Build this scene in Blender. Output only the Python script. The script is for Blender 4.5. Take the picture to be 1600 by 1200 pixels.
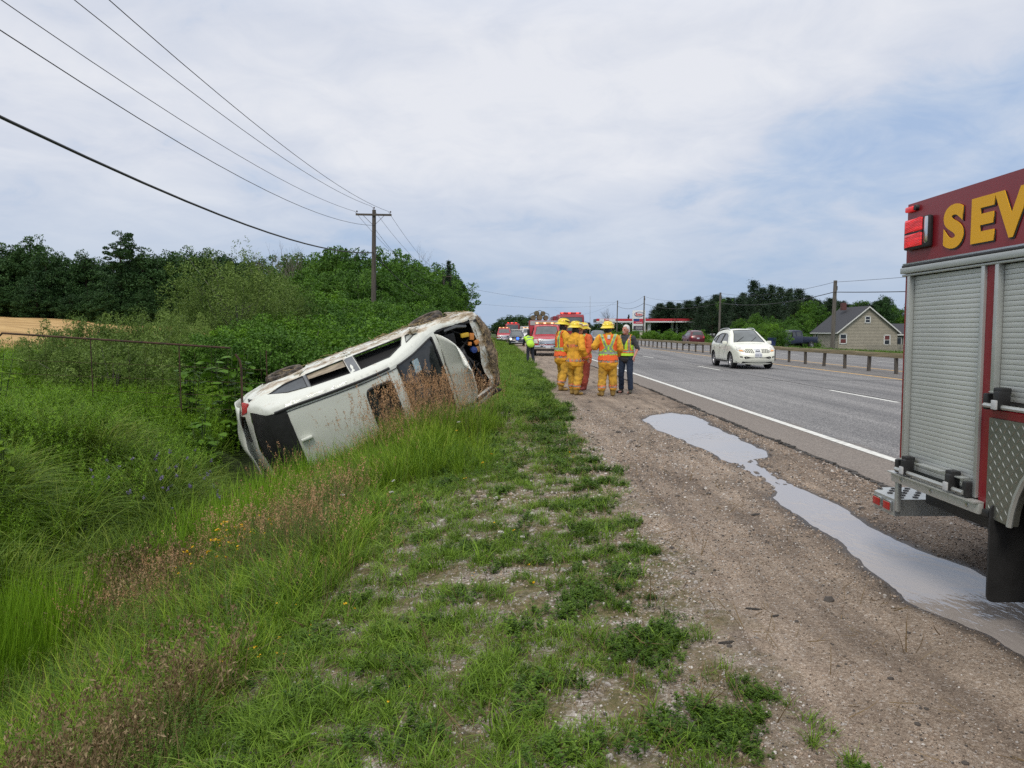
import bpy, bmesh, math, random
import numpy as np
from mathutils import Vector, Matrix, noise as mnoise
from mathutils.geometry import delaunay_2d_cdt
R = math.radians; PI = math.pi
scene = bpy.context.scene
for _o in list(bpy.data.objects): bpy.data.objects.remove(_o)
COL = scene.collection
random.seed(7); RNG = np.random.default_rng(11)

# ------------------------------------------------------------ camera
cam_data = bpy.data.cameras.new("camera"); cam = bpy.data.objects.new("camera", cam_data); COL.objects.link(cam)
cam_data.sensor_width = 36; cam_data.lens = 27.0; cam_data.clip_start = 0.05; cam_data.clip_end = 6000
cam.location = (0, 0, 1.6); cam.rotation_euler = (R(90 - 3.91), 0, R(-0.29))
scene.camera = cam

# ------------------------------------------------------------ sky (overcast cloud deck over a Nishita sky)
SUN_EL, SUN_AZ = R(52), R(200)
world = bpy.data.worlds.new("World"); scene.world = world; world.use_nodes = True
def build_sky():
    nt = world.node_tree; nt.nodes.clear(); N = nt.nodes.new; L = nt.links.new
    out = N('ShaderNodeOutputWorld'); sky = N('ShaderNodeTexSky'); sky.sky_type = 'NISHITA'; sky.sun_disc = False
    sky.sun_elevation = SUN_EL; sky.sun_rotation = SUN_AZ
    bg1 = N('ShaderNodeBackground'); bg1.inputs[1].default_value = 0.09; L(sky.outputs[0], bg1.inputs[0])
    tc = N('ShaderNodeTexCoord'); sep = N('ShaderNodeSeparateXYZ'); L(tc.outputs['Generated'], sep.inputs[0])
    def math_(op, a, b=None, c=None, clamp=False):
        m = N('ShaderNodeMath'); m.operation = op; m.use_clamp = clamp
        for i, v in enumerate((a, b, c)):
            if v is None: continue
            if isinstance(v, (int, float)): m.inputs[i].default_value = v
            else: L(v, m.inputs[i])
        return m.outputs[0]
    zc = math_('MAXIMUM', sep.outputs[2], 0.0)
    den = math_('ADD', zc, 0.24)
    cx = math_('DIVIDE', sep.outputs[0], den); cy = math_('DIVIDE', sep.outputs[1], den)
    comb = N('ShaderNodeCombineXYZ'); L(cx, comb.inputs[0]); L(cy, comb.inputs[1])
    def noise_(scale, detail, rough, dist, off):
        mp = N('ShaderNodeMapping'); mp.inputs['Location'].default_value = off; L(comb.outputs[0], mp.inputs[0])
        n = N('ShaderNodeTexNoise'); n.inputs['Scale'].default_value = scale; n.inputs['Detail'].default_value = detail
        n.inputs['Roughness'].default_value = rough; n.inputs['Distortion'].default_value = dist; L(mp.outputs[0], n.inputs[0])
        return n.outputs[0]
    n1 = noise_(1.0, 7, .52, .4, (3.1, .4, 0)); n2 = noise_(4.2, 8, .6, .5, (1, 7, 0)); n3 = noise_(.45, 2, .5, 0, (5, 1.6, 0))
    s = math_('ADD', math_('MULTIPLY', n1, .55), math_('MULTIPLY', n2, .30)); s = math_('ADD', s, math_('MULTIPLY', n3, .3))
    cr = N('ShaderNodeValToRGB'); L(s, cr.inputs[0]); e = cr.color_ramp.elements
    e[0].position = .42; e[0].color = (.39, .51, .72, 1)
    e[1].position = .68; e[1].color = (.80, .815, .865, 1)
    m = e.new(.49); m.color = (.51, .60, .755, 1)
    m = e.new(.555); m.color = (.655, .695, .79, 1)
    # toward the horizon the deck thins to an even blue grey
    hr = N('ShaderNodeValToRGB'); L(sep.outputs[2], hr.inputs[0]); h = hr.color_ramp.elements
    h[0].position = 0.0; h[0].color = (.9, .9, .9, 1); h[1].position = .2; h[1].color = (0, 0, 0, 1)
    hm = N('ShaderNodeMix'); hm.data_type = 'RGBA'; L(hr.outputs[0], hm.inputs[0]); L(cr.outputs[0], hm.inputs[6]); hm.inputs[7].default_value = (.34, .46, .65, 1)
    up = N('ShaderNodeMapRange'); L(sep.outputs[2], up.inputs[0]); up.inputs[1].default_value = .35; up.inputs[2].default_value = 1; up.inputs[3].default_value = 1.0; up.inputs[4].default_value = 1.75
    wz = N('ShaderNodeMapRange'); L(sep.outputs[2], wz.inputs[0]); wz.inputs[1].default_value = .42; wz.inputs[2].default_value = .95; wz.inputs[3].default_value = 0; wz.inputs[4].default_value = .75
    wh = N('ShaderNodeMix'); wh.data_type = 'RGBA'; L(wz.outputs[0], wh.inputs[0]); L(hm.outputs[2], wh.inputs[6]); wh.inputs[7].default_value = (.80, .79, .77, 1)
    bg2 = N('ShaderNodeBackground'); L(wh.outputs[2], bg2.inputs[0]); L(up.outputs[0], bg2.inputs[1])
    mx = N('ShaderNodeMixShader'); mx.inputs[0].default_value = .93; L(bg1.outputs[0], mx.inputs[1]); L(bg2.outputs[0], mx.inputs[2])
    L(mx.outputs[0], out.inputs[0])
build_sky()
sun_d = bpy.data.lights.new("sun", 'SUN'); sun_d.energy = 1.5; sun_d.angle = R(16); sun_d.color = (1, .93, .82)
sun = bpy.data.objects.new("sun", sun_d); COL.objects.link(sun)
_sd = Vector((math.sin(SUN_AZ) * math.cos(SUN_EL), math.cos(SUN_AZ) * math.cos(SUN_EL), math.sin(SUN_EL)))
sun.rotation_euler = _sd.to_track_quat('Z', 'Y').to_euler()
vs = scene.view_settings; vs.view_transform = 'Standard'; vs.look = 'None'; vs.exposure = 0.06; vs.gamma = 1; vs.use_curve_mapping = False
cy_ = scene.cycles; cy_.use_denoising = False; cy_.max_bounces = 5; cy_.diffuse_bounces = 3; cy_.glossy_bounces = 2; cy_.transmission_bounces = 3; cy_.transparent_max_bounces = 4; cy_.caustics_reflective = False; cy_.caustics_refractive = False

# ------------------------------------------------------------ materials
MATS = {}
def mat(name, col, rough=.7, metal=0., var=0., vscale=3., bump=0., bscale=40., emit=0., coat=0., spec=.5, col2=None, ramp=(.35, .65), detail=5, trans=0., coords='Object', stretch=None, infl=None):
    if name in MATS: return MATS[name]
    m = bpy.data.materials.new(name); m.use_nodes = True; nt = m.node_tree; N = nt.nodes.new; L = nt.links.new
    b = nt.nodes['Principled BSDF']; b.inputs['Roughness'].default_value = rough; b.inputs['Metallic'].default_value = metal
    b.inputs['Specular IOR Level'].default_value = spec; b.inputs['Coat Weight'].default_value = coat; b.inputs['Coat Roughness'].default_value = .08
    c = (*col, 1); b.inputs['Base Color'].default_value = c
    tc = N('ShaderNodeTexCoord'); src = tc.outputs[coords]
    if stretch:
        mp = N('ShaderNodeMapping'); mp.inputs['Scale'].default_value = stretch; L(src, mp.inputs[0]); src = mp.outputs[0]
    if var or col2:
        n = N('ShaderNodeTexNoise'); n.inputs['Scale'].default_value = vscale; n.inputs['Detail'].default_value = detail; n.inputs['Roughness'].default_value = .6; L(src, n.inputs[0])
        r = N('ShaderNodeValToRGB'); L(n.outputs[0], r.inputs[0]); e = r.color_ramp.elements
        e[0].position, e[1].position = ramp
        if col2: e[0].color = c; e[1].color = (*col2, 1)
        else:
            e[0].color = (*[max(0, x * (1 - var)) for x in col], 1); e[1].color = (*[min(1, x * (1 + var)) for x in col], 1)
        L(r.outputs[0], b.inputs['Base Color'])
    if bump:
        n = N('ShaderNodeTexNoise'); n.inputs['Scale'].default_value = bscale; n.inputs['Detail'].default_value = 4; L(src, n.inputs[0])
        bp = N('ShaderNodeBump'); bp.inputs['Strength'].default_value = bump; bp.inputs['Distance'].default_value = .01; L(n.outputs[0], bp.inputs['Height']); L(bp.outputs[0], b.inputs['Normal'])
    if emit:
        b.inputs['Emission Color'].default_value = c; b.inputs['Emission Strength'].default_value = emit
    MATS[name] = m; return m

def leafmat(name, cols, rough=.55, scale=.5, transl=.35, spec=.2):
    transl *= .6
    """foliage: colour from the per-face 'var' attribute, the instance's own random and slow patches in space"""
    if name in MATS: return MATS[name]
    m = bpy.data.materials.new(name); m.use_nodes = True; nt = m.node_tree; N = nt.nodes.new; L = nt.links.new
    b = nt.nodes['Principled BSDF']; b.inputs['Roughness'].default_value = rough; b.inputs['Specular IOR Level'].default_value = spec
    at = N('ShaderNodeAttribute'); at.attribute_name = 'var'; oi = N('ShaderNodeObjectInfo'); ge = N('ShaderNodeNewGeometry')
    n = N('ShaderNodeTexNoise'); n.inputs['Scale'].default_value = scale; n.inputs['Detail'].default_value = 3; L(ge.outputs['Position'], n.inputs[0])
    a = N('ShaderNodeMath'); a.operation = 'MULTIPLY_ADD'; L(at.outputs['Fac'], a.inputs[0]); a.inputs[1].default_value = .55
    a2 = N('ShaderNodeMath'); a2.operation = 'MULTIPLY_ADD'; L(oi.outputs['Random'], a2.inputs[0]); a2.inputs[1].default_value = .22
    a3 = N('ShaderNodeMath'); a3.operation = 'MULTIPLY_ADD'; L(n.outputs[0], a3.inputs[0]); a3.inputs[1].default_value = .7; a3.inputs[2].default_value = -.24
    L(a3.outputs[0], a2.inputs[2]); L(a2.outputs[0], a.inputs[2])
    r = N('ShaderNodeValToRGB'); L(a.outputs[0], r.inputs[0]); e = r.color_ramp.elements
    e[0].position = 0; e[0].color = (*cols[0], 1); e[1].position = 1; e[1].color = (*cols[-1], 1)
    for i in range(1, len(cols) - 1): k = e.new(i / (len(cols) - 1)); k.color = (*cols[i], 1)
    L(r.outputs[0], b.inputs['Base Color'])
    if transl:
        t = N('ShaderNodeBsdfTranslucent'); L(r.outputs[0], t.inputs[0]); mx = N('ShaderNodeMixShader'); mx.inputs[0].default_value = transl
        L(b.outputs[0], mx.inputs[1]); L(t.outputs[0], mx.inputs[2]); L(mx.outputs[0], nt.nodes['Material Output'].inputs[0])
    MATS[name] = m; return m

# ------------------------------------------------------------ object helpers
def tag(o, label=None, cat=None, group=None, kind=None):
    if label: o['label'] = label
    if cat: o['category'] = cat
    if group: o['group'] = group
    if kind: o['kind'] = kind
    return o
def empty(name, loc=(0, 0, 0), rz=0., label=None, cat=None, group=None):
    o = bpy.data.objects.new(name, None); COL.objects.link(o); o.location = loc; o.rotation_euler = (0, 0, rz); o.empty_display_size = .2
    return tag(o, label, cat, group)
def link(name, me, parent=None, loc=None, rot=None, label=None, cat=None, group=None, kind=None):
    o = bpy.data.objects.new(name, me); COL.objects.link(o)
    if parent: o.parent = parent
    if loc is not None: o.location = loc
    if rot is not None: o.rotation_euler = rot
    return tag(o, label, cat, group, kind)
def kids(o): return [c for c in bpy.data.objects if c.parent == o]
def copy_tree(o, parent=None, loc=None, rz=None, scale=None, label=None, group=None, rot=None):
    c = o.copy(); COL.objects.link(c); c.parent = parent
    if loc is not None: c.location = loc
    if rz is not None: c.rotation_euler = (0, 0, rz)
    if rot is not None: c.rotation_euler = rot
    if scale is not None: c.scale = scale
    if label: c['label'] = label
    if group: c['group'] = group
    for ch in list(o.children): copy_tree(ch, c)
    return c

class MB:
    """collects shapes and links them as one mesh object"""
    def __init__(s): s.v = []; s.f = []; s.sm = []
    def add(s, vs, fs, smooth=False):
        o = len(s.v); s.v += [tuple(v) for v in vs]; s.f += [tuple(i + o for i in f) for f in fs]; s.sm += [smooth] * len(fs); return s
    def box(s, c, d, rz=0., rot=None, bev=0.):
        hx, hy, hz = d[0] / 2, d[1] / 2, d[2] / 2
        M = rot if rot is not None else Matrix.Rotation(rz, 3, 'Z')
        if bev <= 0:
            vs = [Vector(c) + M @ Vector((x * hx, y * hy, z * hz)) for x in (-1, 1) for y in (-1, 1) for z in (-1, 1)]
            return s.add(vs, [(0, 1, 3, 2), (4, 6, 7, 5), (0, 4, 5, 1), (2, 3, 7, 6), (0, 2, 6, 4), (1, 5, 7, 3)])
        b = min(bev, hx * .95, hy * .95, hz * .95); bm = bmesh.new(); bmesh.ops.create_cube(bm, size=1)
        for v in bm.verts: v.co = Vector((v.co.x * 2 * hx, v.co.y * 2 * hy, v.co.z * 2 * hz))
        bmesh.ops.bevel(bm, geom=list(bm.edges), offset=b, segments=2, affect='EDGES', profile=.6)
        bm.verts.index_update(); vs = [Vector(c) + M @ v.co for v in bm.verts]; fs = [[v.index for v in f.verts] for f in bm.faces]; bm.free()
        return s.add(vs, fs, True)
    def tube(s, pts, r, n=8, cap=True, smooth=True, sx=1.):
        pts = [Vector(p) for p in pts]; rs = r if isinstance(r, (list, tuple)) else [r] * len(pts)
        vs = []; fs = []; prev = None
        for i, p in enumerate(pts):
            d = (pts[min(i + 1, len(pts) - 1)] - pts[max(i - 1, 0)]); d = d.normalized() if d.length > 1e-9 else Vector((0, 0, 1))
            if prev is None:
                a = Vector((0, 0, 1)) if abs(d.z) < .9 else Vector((1, 0, 0)); u = d.cross(a).normalized()
            else:
                u = (prev - d * prev.dot(d)); u = u.normalized() if u.length > 1e-6 else d.orthogonal().normalized()
            prev = u; w = d.cross(u)
            for k in range(n):
                t = 2 * PI * k / n; vs.append(p + (u * math.cos(t) * sx + w * math.sin(t)) * rs[i])
        for i in range(len(pts) - 1):
            for k in range(n):
                a, b = i * n + k, i * n + (k + 1) % n; fs.append((a, b, b + n, a + n))
        if cap: fs.append(tuple(range(n))[::-1]); fs.append(tuple(range((len(pts) - 1) * n, len(pts) * n)))
        return s.add(vs, fs, smooth)
    def lathe(s, prof, c=(0, 0, 0), axis='Z', n=24, smooth=True):
        """prof: (radius, height) pairs; closed if first==last"""
        vs = []; fs = []
        for r_, h in prof:
            for k in range(n):
                t = 2 * PI * k / n; x, y = r_ * math.cos(t), r_ * math.sin(t)
                p = {'Z': (x, y, h), 'Y': (x, h, y), 'X': (h, x, y)}[axis]; vs.append((c[0] + p[0], c[1] + p[1], c[2] + p[2]))
        for i in range(len(prof) - 1):
            for k in range(n):
                a, b = i * n + k, i * n + (k + 1) % n; fs.append((a, b, b + n, a + n))
        return s.add(vs, fs, smooth)
    def prism(s, poly, y0, y1, axis='Y'):
        """polygon in the plane across axis, extruded along it"""
        n = len(poly); g = {'Y': lambda a, b, h: (a, h, b), 'X': lambda a, b, h: (h, a, b), 'Z': lambda a, b, h: (a, b, h)}[axis]
        vs = [g(a, b, y0) for a, b in poly] + [g(a, b, y1) for a, b in poly]
        return s.add(vs, [tuple(range(n))[::-1], tuple(range(n, 2 * n))] + [(i, (i + 1) % n, n + (i + 1) % n, n + i) for i in range(n)])
    def xf(s, M):
        s.v = [tuple(M @ Vector(v)) for v in s.v]; return s
    def mesh(s, name, m, sharp=35):
        me = bpy.data.meshes.new(name); me.from_pydata(s.v, [], s.f); me.materials.append(m)
        me.polygons.foreach_set('use_smooth', s.sm)
        bm = bmesh.new(); bm.from_mesh(me); bmesh.ops.recalc_face_normals(bm, faces=bm.faces); bm.to_mesh(me); bm.free()
        if any(s.sm): me.set_sharp_from_angle(angle=R(sharp))
        return me
    def build(s, name, m, parent=None, loc=None, rot=None, sharp=35, **kw):
        return link(name, s.mesh(name, m, sharp), parent, loc, rot, **kw)

def quads_mesh(name, V, m, var=None, nper=4, faces_per=None, smooth=False):
    """V: (n, nper, 3) polygons; fast foreach build; var one value per polygon"""
    n = V.shape[0]; me = bpy.data.meshes.new(name); me.vertices.add(n * nper); me.vertices.foreach_set('co', V.reshape(-1).astype(np.float32))
    me.loops.add(n * nper); me.loops.foreach_set('vertex_index', np.arange(n * nper, dtype=np.int32))
    me.polygons.add(n); me.polygons.foreach_set('loop_start', np.arange(0, n * nper, nper, dtype=np.int32)); me.polygons.foreach_set('loop_total', np.full(n, nper, dtype=np.int32))
    me.materials.append(m)
    if var is not None:
        a = me.attributes.new('var', 'FLOAT', 'FACE'); a.data.foreach_set('value', var.astype(np.float32))
    me.update(); me.validate(); return me

def grid_mesh(name, P, m, smooth=True):
    """P: (a, b, 3)"""
    a, b = P.shape[:2]; me = bpy.data.meshes.new(name); me.vertices.add(a * b); me.vertices.foreach_set('co', P.reshape(-1).astype(np.float32))
    i = np.arange(a * b).reshape(a, b); q = np.stack([i[:-1, :-1], i[:-1, 1:], i[1:, 1:], i[1:, :-1]], -1).reshape(-1, 4)
    n = len(q); me.loops.add(n * 4); me.loops.foreach_set('vertex_index', q.reshape(-1).astype(np.int32))
    me.polygons.add(n); me.polygons.foreach_set('loop_start', np.arange(0, n * 4, 4, dtype=np.int32)); me.polygons.foreach_set('loop_total', np.full(n, 4, dtype=np.int32))
    me.polygons.foreach_set('use_smooth', [smooth] * n); me.materials.append(m); me.update(); me.validate(); return me

def pip(poly, x, y):
    """vectorised point in polygon"""
    x = np.asarray(x, float); y = np.asarray(y, float); ins = np.zeros(x.shape, bool); n = len(poly)
    for i in range(n):
        x0, y0 = poly[i]; x1, y1 = poly[(i + 1) % n]
        if y0 == y1: continue
        c = ((y0 > y) != (y1 > y)) & (x < (x1 - x0) * (y - y0) / (y1 - y0) + x0); ins ^= c
    return ins
def pdist(poly, x, y, closed=True):
    x = np.asarray(x, float); y = np.asarray(y, float); d = np.full(x.shape, 1e9); n = len(poly)
    for i in range(n if closed else n - 1):
        x0, y0 = poly[i]; x1, y1 = poly[(i + 1) % n]; dx, dy = x1 - x0, y1 - y0; l = dx * dx + dy * dy + 1e-12
        t = np.clip(((x - x0) * dx + (y - y0) * dy) / l, 0, 1); d = np.minimum(d, np.hypot(x - x0 - t * dx, y - y0 - t * dy))
    return d
def cdt(poly, holes=(), step=.08, extra=()):
    """triangles over a 2D polygon with holes and an inner grid"""
    pts = []; edges = []
    for lp in [poly, *holes]:
        o = len(pts); pts += [Vector(p) for p in lp]; edges += [(o + i, o + (i + 1) % len(lp)) for i in range(len(lp))]
    xs = [p[0] for p in poly]; ys = [p[1] for p in poly]
    gx, gy = np.meshgrid(np.arange(min(xs) + step / 2, max(xs), step), np.arange(min(ys) + step / 2, max(ys), step)); gx = gx.ravel(); gy = gy.ravel()
    if len(extra): gx = np.concatenate([gx, [e[0] for e in extra]]); gy = np.concatenate([gy, [e[1] for e in extra]])
    ok = pip(poly, gx, gy) & (pdist(poly, gx, gy) > step * .12)
    for h in holes: ok &= ~pip(h, gx, gy) & (pdist(h, gx, gy) > step * .3)
    pts += [Vector((a, b)) for a, b in zip(gx[ok], gy[ok])]
    V, E, F, *_ = delaunay_2d_cdt(pts, edges, [], 0, 1e-5)
    V = [(v.x, v.y) for v in V]; cx = np.array([sum(V[i][0] for i in f) / len(f) for f in F]); cy = np.array([sum(V[i][1] for i in f) / len(f) for f in F])
    ok = pip(poly, cx, cy)
    for h in holes: ok &= ~pip(h, cx, cy)
    return V, [tuple(f) for f, k in zip(F, ok) if k]
def fbm(x, y, s, seed=0, oct=4):
    """cheap value noise by summed rotated sines, vectorised"""
    r = np.random.default_rng(seed); t = np.zeros(np.shape(x)); a = 1.; tot = 0
    for o in range(oct):
        for k in range(3):
            th = r.uniform(0, 2 * PI); ph = r.uniform(0, 2 * PI); f = s * 2 ** o * r.uniform(.7, 1.4)
            t = t + a * np.sin((np.cos(th) * x + np.sin(th) * y) * f + ph + 1.3 * np.sin(f * .6 * (np.sin(th) * x - np.cos(th) * y) + ph * 2))
        tot += a * 1.7; a *= .55
    return t / tot
def text_mesh(name, s, size, m, extrude=.002, offset=0., xscale=1.):
    cu = bpy.data.curves.new(name, 'FONT'); cu.body = s; cu.size = size; cu.extrude = extrude; cu.offset = offset; cu.align_x = 'LEFT'
    o = bpy.data.objects.new(name, cu); COL.objects.link(o); dg = bpy.context.evaluated_depsgraph_get(); me = bpy.data.meshes.new_from_object(o.evaluated_get(dg))
    bpy.data.objects.remove(o); me.materials.clear(); me.materials.append(m)
    for v in me.vertices: v.co.x *= xscale
    return me

# ============================================================ terrain
PUD = [[(2.49, 14.0), (2.77, 14.78), (3.27, 15.29), (3.52, 14.78), (3.6, 14.14), (3.48, 13.02), (3.52, 12.07), (3.49, 11.15), (3.47, 10.19), (3.34, 9.81), (3.17, 9.7), (2.75, 9.36), (2.69, 10.44), (2.61, 11.54), (2.44, 12.53)],
       [(2.58, 7.37), (2.95, 8.01), (3.02, 7.72), (3.09, 7.29), (3.06, 6.76), (3.0, 6.12), (3.05, 5.6), (3.15, 5.0), (3.25, 3.8), (3.1, 2.6), (2.75, 2.2), (2.62, 2.9), (2.57, 3.72), (2.57, 3.96), (2.5, 4.15), (2.42, 4.45), (2.45, 4.94), (2.5, 5.54), (2.57, 6.18), (2.56, 7.13)]]
PLINK = [(2.76, 9.5), (3.1, 9.8), (3.05, 8.76), (3.0, 8.0), (2.93, 7.8), (2.75, 7.7), (2.80, 8.42), (2.76, 8.9)]
WATER_Z = -.018
def verge_edge(y): return 1.12 + .12 * np.sin(y * .9) + .08 * np.sin(y * 2.3 + 1) + .05 * np.sin(y * 5.1) - .012 * np.clip(y - 40, 0, 80)
def H(x, y):
    x = np.asarray(x, float); y = np.asarray(y, float)
    z = np.interp(x, [-1500, -200, -75, -9, -7.2, -5.4, -4.4, -3.7, -3.2, -1.1, .2, 1.0, 3.85, 4.05, 26, 28, 31, 42, 70, 1500],
                  [14, 6.5, 4.0, -.02, -.12, -.75, -1.18, -1.24, -1.1, -.2, -.03, 0, 0, -.05, -.05, -.1, -.3, -.95, -.95, -.95])
    fill = np.clip((y - 45) / 60, 0, 1); z = np.where((x < -.5) & (x > -9), z * (1 - .8 * fill), z)
    z = np.where(x > 28, z * (1 - .75 * np.clip((y - 120) / 80, 0, 1)), z)
    z = z + fbm(x, y, .35, 3) * np.interp(x, [-60, -10, -2, 1, 1.3, 26, 30], [.25, .10, .05, .02, 0, 0, .05]) * np.clip(y / 6, .4, 1)
    z = z + np.where((x < -3.9) & (x > -9) & (y < 18), 1, 0) * np.clip((-3.9 - x) / .8, 0, 1) * np.clip((x + 9) / 1.5, 0, 1) * .20 * np.clip(fbm(x, y, 1.7, 44) + .1, 0, 1)
    sh = np.clip((x + 1.5) / 1.5, 0, 1) * np.clip((4.3 - x) / .3, 0, 1)
    z = z + sh * (.007 * fbm(x, y, 6, 5) + .006 * fbm(x, y, 1.3, 8))
    near = (x > 1.5) & (x < 4) & (y > 1) & (y < 17)
    if near.any():
        xx = x[near]; yy = y[near]; wob = .035 * fbm(xx, yy, 5, 9) + .02 * fbm(xx, yy, 16, 10)
        sd = np.full(xx.shape, 9.)
        for p in PUD:
            d = pdist(p, xx, yy); sd = np.minimum(sd, np.where(pip(p, xx, yy), -d, d))
        sd = sd + wob; prof = WATER_Z + np.clip(sd * .10, -.03, .2)
        d = pdist(PLINK, xx, yy); s2 = np.where(pip(PLINK, xx, yy), -d, d) + wob; prof = np.minimum(prof, WATER_Z + .0045 + np.clip(s2 * .12 + .013 * fbm(xx * 1.3, yy * .6, 24, 4), -.007, .2))
        zz = z[near]; zz = np.minimum(zz, prof); z = z.copy(); z[near] = zz
    return z

def ground_material():
    m = bpy.data.materials.new("ground_soil"); m.use_nodes = True; nt = m.node_tree; N = nt.nodes.new; L = nt.links.new; b = nt.nodes['Principled BSDF']
    b.inputs['Specular IOR Level'].default_value = .25
    ge = N('ShaderNodeNewGeometry'); sep = N('ShaderNodeSeparateXYZ'); L(ge.outputs['Position'], sep.inputs[0]); pos = ge.outputs['Position']
    def noi(scale, det=5, ro=.6, vec=pos):
        n = N('ShaderNodeTexNoise'); n.inputs['Scale'].default_value = scale; n.inputs['Detail'].default_value = det; n.inputs['Roughness'].default_value = ro; L(vec, n.inputs[0]); return n.outputs[0]
    def ramp(src, *st):
        r = N('ShaderNodeValToRGB'); L(src, r.inputs[0]); e = r.color_ramp.elements; e[0].position, e[0].color = st[0][0], (*st[0][1], 1); e[1].position, e[1].color = st[-1][0], (*st[-1][1], 1)
        for p, c in st[1:-1]: k = e.new(p); k.color = (*c, 1)
        return r.outputs[0]
    def mix(f, a, c, mode='MIX'):
        x = N('ShaderNodeMix'); x.data_type = 'RGBA'; x.blend_type = mode
        if isinstance(f, float): x.inputs[0].default_value = f
        else: L(f, x.inputs[0])
        L(a, x.inputs[6]); L(c, x.inputs[7]); return x.outputs[2]
    def mrange(src, a, b_, c=0., d=1.):
        x = N('ShaderNodeMapRange'); L(src, x.inputs[0]); x.inputs[1].default_value = a; x.inputs[2].default_value = b_; x.inputs[3].default_value = c; x.inputs[4].default_value = d; return x.outputs[0]
    def add(a, c, op='ADD'):
        x = N('ShaderNodeMath'); x.operation = op
        for i, v in enumerate((a, c)):
            if isinstance(v, (int, float)): x.inputs[i].default_value = v
            else: L(v, x.inputs[i])
        return x.outputs[0]
    # gravel shoulder: brown sandy grit with stone flecks
    v1 = N('ShaderNodeTexVoronoi'); v1.inputs['Scale'].default_value = 85; L(pos, v1.inputs[0])
    v2 = N('ShaderNodeTexVoronoi'); v2.inputs['Scale'].default_value = 230; L(pos, v2.inputs[0])
    vc = N('ShaderNodeSeparateColor'); L(v1.outputs['Color'], vc.inputs[0]); vc2 = N('ShaderNodeSeparateColor'); L(v2.outputs['Color'], vc2.inputs[0])
    grit = ramp(vc.outputs[0], (.0, (.13, .095, .07)), (.35, (.25, .19, .14)), (.7, (.34, .265, .20)), (.93, (.42, .355, .29)), (1., (.60, .55, .50)))
    grit2 = ramp(vc2.outputs[1], (.0, (.12, .09, .068)), (.5, (.28, .21, .155)), (1., (.46, .38, .31)))
    g = mix(.5, grit, grit2)
    patch = ramp(noi(.9, 5), (.3, (.78, .80, .82)), (.55, (1.10, 1.14, 1.17)), (.75, (1.27, 1.30, 1.33)))
    g = mix(1., g, patch, 'MULTIPLY')
    streak = N('ShaderNodeMapping'); streak.inputs['Scale'].default_value = (3.2, .35, 1); L(pos, streak.inputs[0])
    g = mix(1., g, ramp(noi(1.2, 5, .6, streak.outputs[0]), (.36, (.62, .60, .59)), (.6, (1.08, 1.06, 1.04))), 'MULTIPLY')
    # dark damp rim toward the asphalt and the water
    wet = add(mrange(sep.outputs[2], WATER_Z + .001, WATER_Z + .016), mrange(noi(3, 4), .3, .7, -.2, .2))
    wetc = ramp(wet, (.0, (.26, .25, .24)), (1., (1, 1, 1)))
    shoulder_x = mrange(sep.outputs[0], 1.6, 2.3); near_y = mrange(sep.outputs[1], 18, 16)
    g = mix(add(shoulder_x, near_y, 'MULTIPLY'), g, mix(1., g, wetc, 'MULTIPLY'))
    dk = add(mrange(sep.outputs[0], 3.1, 3.8), mrange(noi(1.6, 4), .35, .65, .3, 1), 'MULTIPLY'); g = mix(dk, g, mix(1., g, ramp(noi(30), (.3, (.52, .49, .47)), (.7, (.72, .69, .67))), 'MULTIPLY'))
    # grey gravel and thatch of the verge
    vg = ramp(vc.outputs[1], (0., (.13, .105, .085)), (.5, (.30, .25, .20)), (.85, (.42, .38, .34)), (1., (.60, .57, .53)))
    thatch = ramp(noi(22, 6, .7), (.3, (.05, .055, .018)), (.5, (.13, .115, .05)), (.7, (.24, .19, .11)))
    vmix = mix(ramp(noi(4.5, 7, .72), (.40, (0, 0, 0)), (.54, (1, 1, 1))), vg, thatch)
    edge = add(sep.outputs[0], mrange(noi(1.4, 5), .25, .75, -.55, .55))
    base = mix(mrange(edge, .75, 1.35), vmix, g)
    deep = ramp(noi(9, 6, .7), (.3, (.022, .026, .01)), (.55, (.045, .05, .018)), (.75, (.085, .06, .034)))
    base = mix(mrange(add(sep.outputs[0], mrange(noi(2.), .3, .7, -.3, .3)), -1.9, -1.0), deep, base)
    meadow = ramp(noi(1.3, 6, .7), (.3, (.03, .055, .012)), (.7, (.07, .11, .025)))
    base = mix(mrange(sep.outputs[0], -4.5, -5.5), base, meadow)
    wheat = ramp(noi(.6, 7, .75), (.3, (.37, .235, .09)), (.55, (.50, .33, .14)), (.75, (.58, .41, .19)))
    wl = N('ShaderNodeMapping'); wl.inputs['Scale'].default_value = (.02, .5, .1); L(pos, wl.inputs[0]); wheat = mix(1., wheat, ramp(noi(1.0, 3, .5, wl.outputs[0]), (.42, (.78, .74, .7)), (.58, (1.05, 1.05, 1.05))), 'MULTIPLY')
    wm = add(mrange(sep.outputs[0], -17.5, -19), mrange(sep.outputs[1], 26, 28), 'MULTIPLY'); base = mix(wm, base, wheat)
    far = add(mrange(sep.outputs[0], 26.3, 27.5), 0); base = mix(far, base, ramp(noi(1.1, 6, .7), (.3, (.04, .07, .018)), (.7, (.085, .12, .035))))
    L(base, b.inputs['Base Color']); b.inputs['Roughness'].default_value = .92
    rr = add(mrange(wet, 0., .8, .35, .92), 0); L(mix(add(shoulder_x, near_y, 'MULTIPLY'), ramp(rr, (0, (.9, .9, .9)), (1, (.9, .9, .9))), ramp(rr, (0, (0, 0, 0)), (1, (1, 1, 1)))), b.inputs['Roughness'])
    bp = N('ShaderNodeBump'); bp.inputs['Strength'].default_value = .9; bp.inputs['Distance'].default_value = .012
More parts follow.
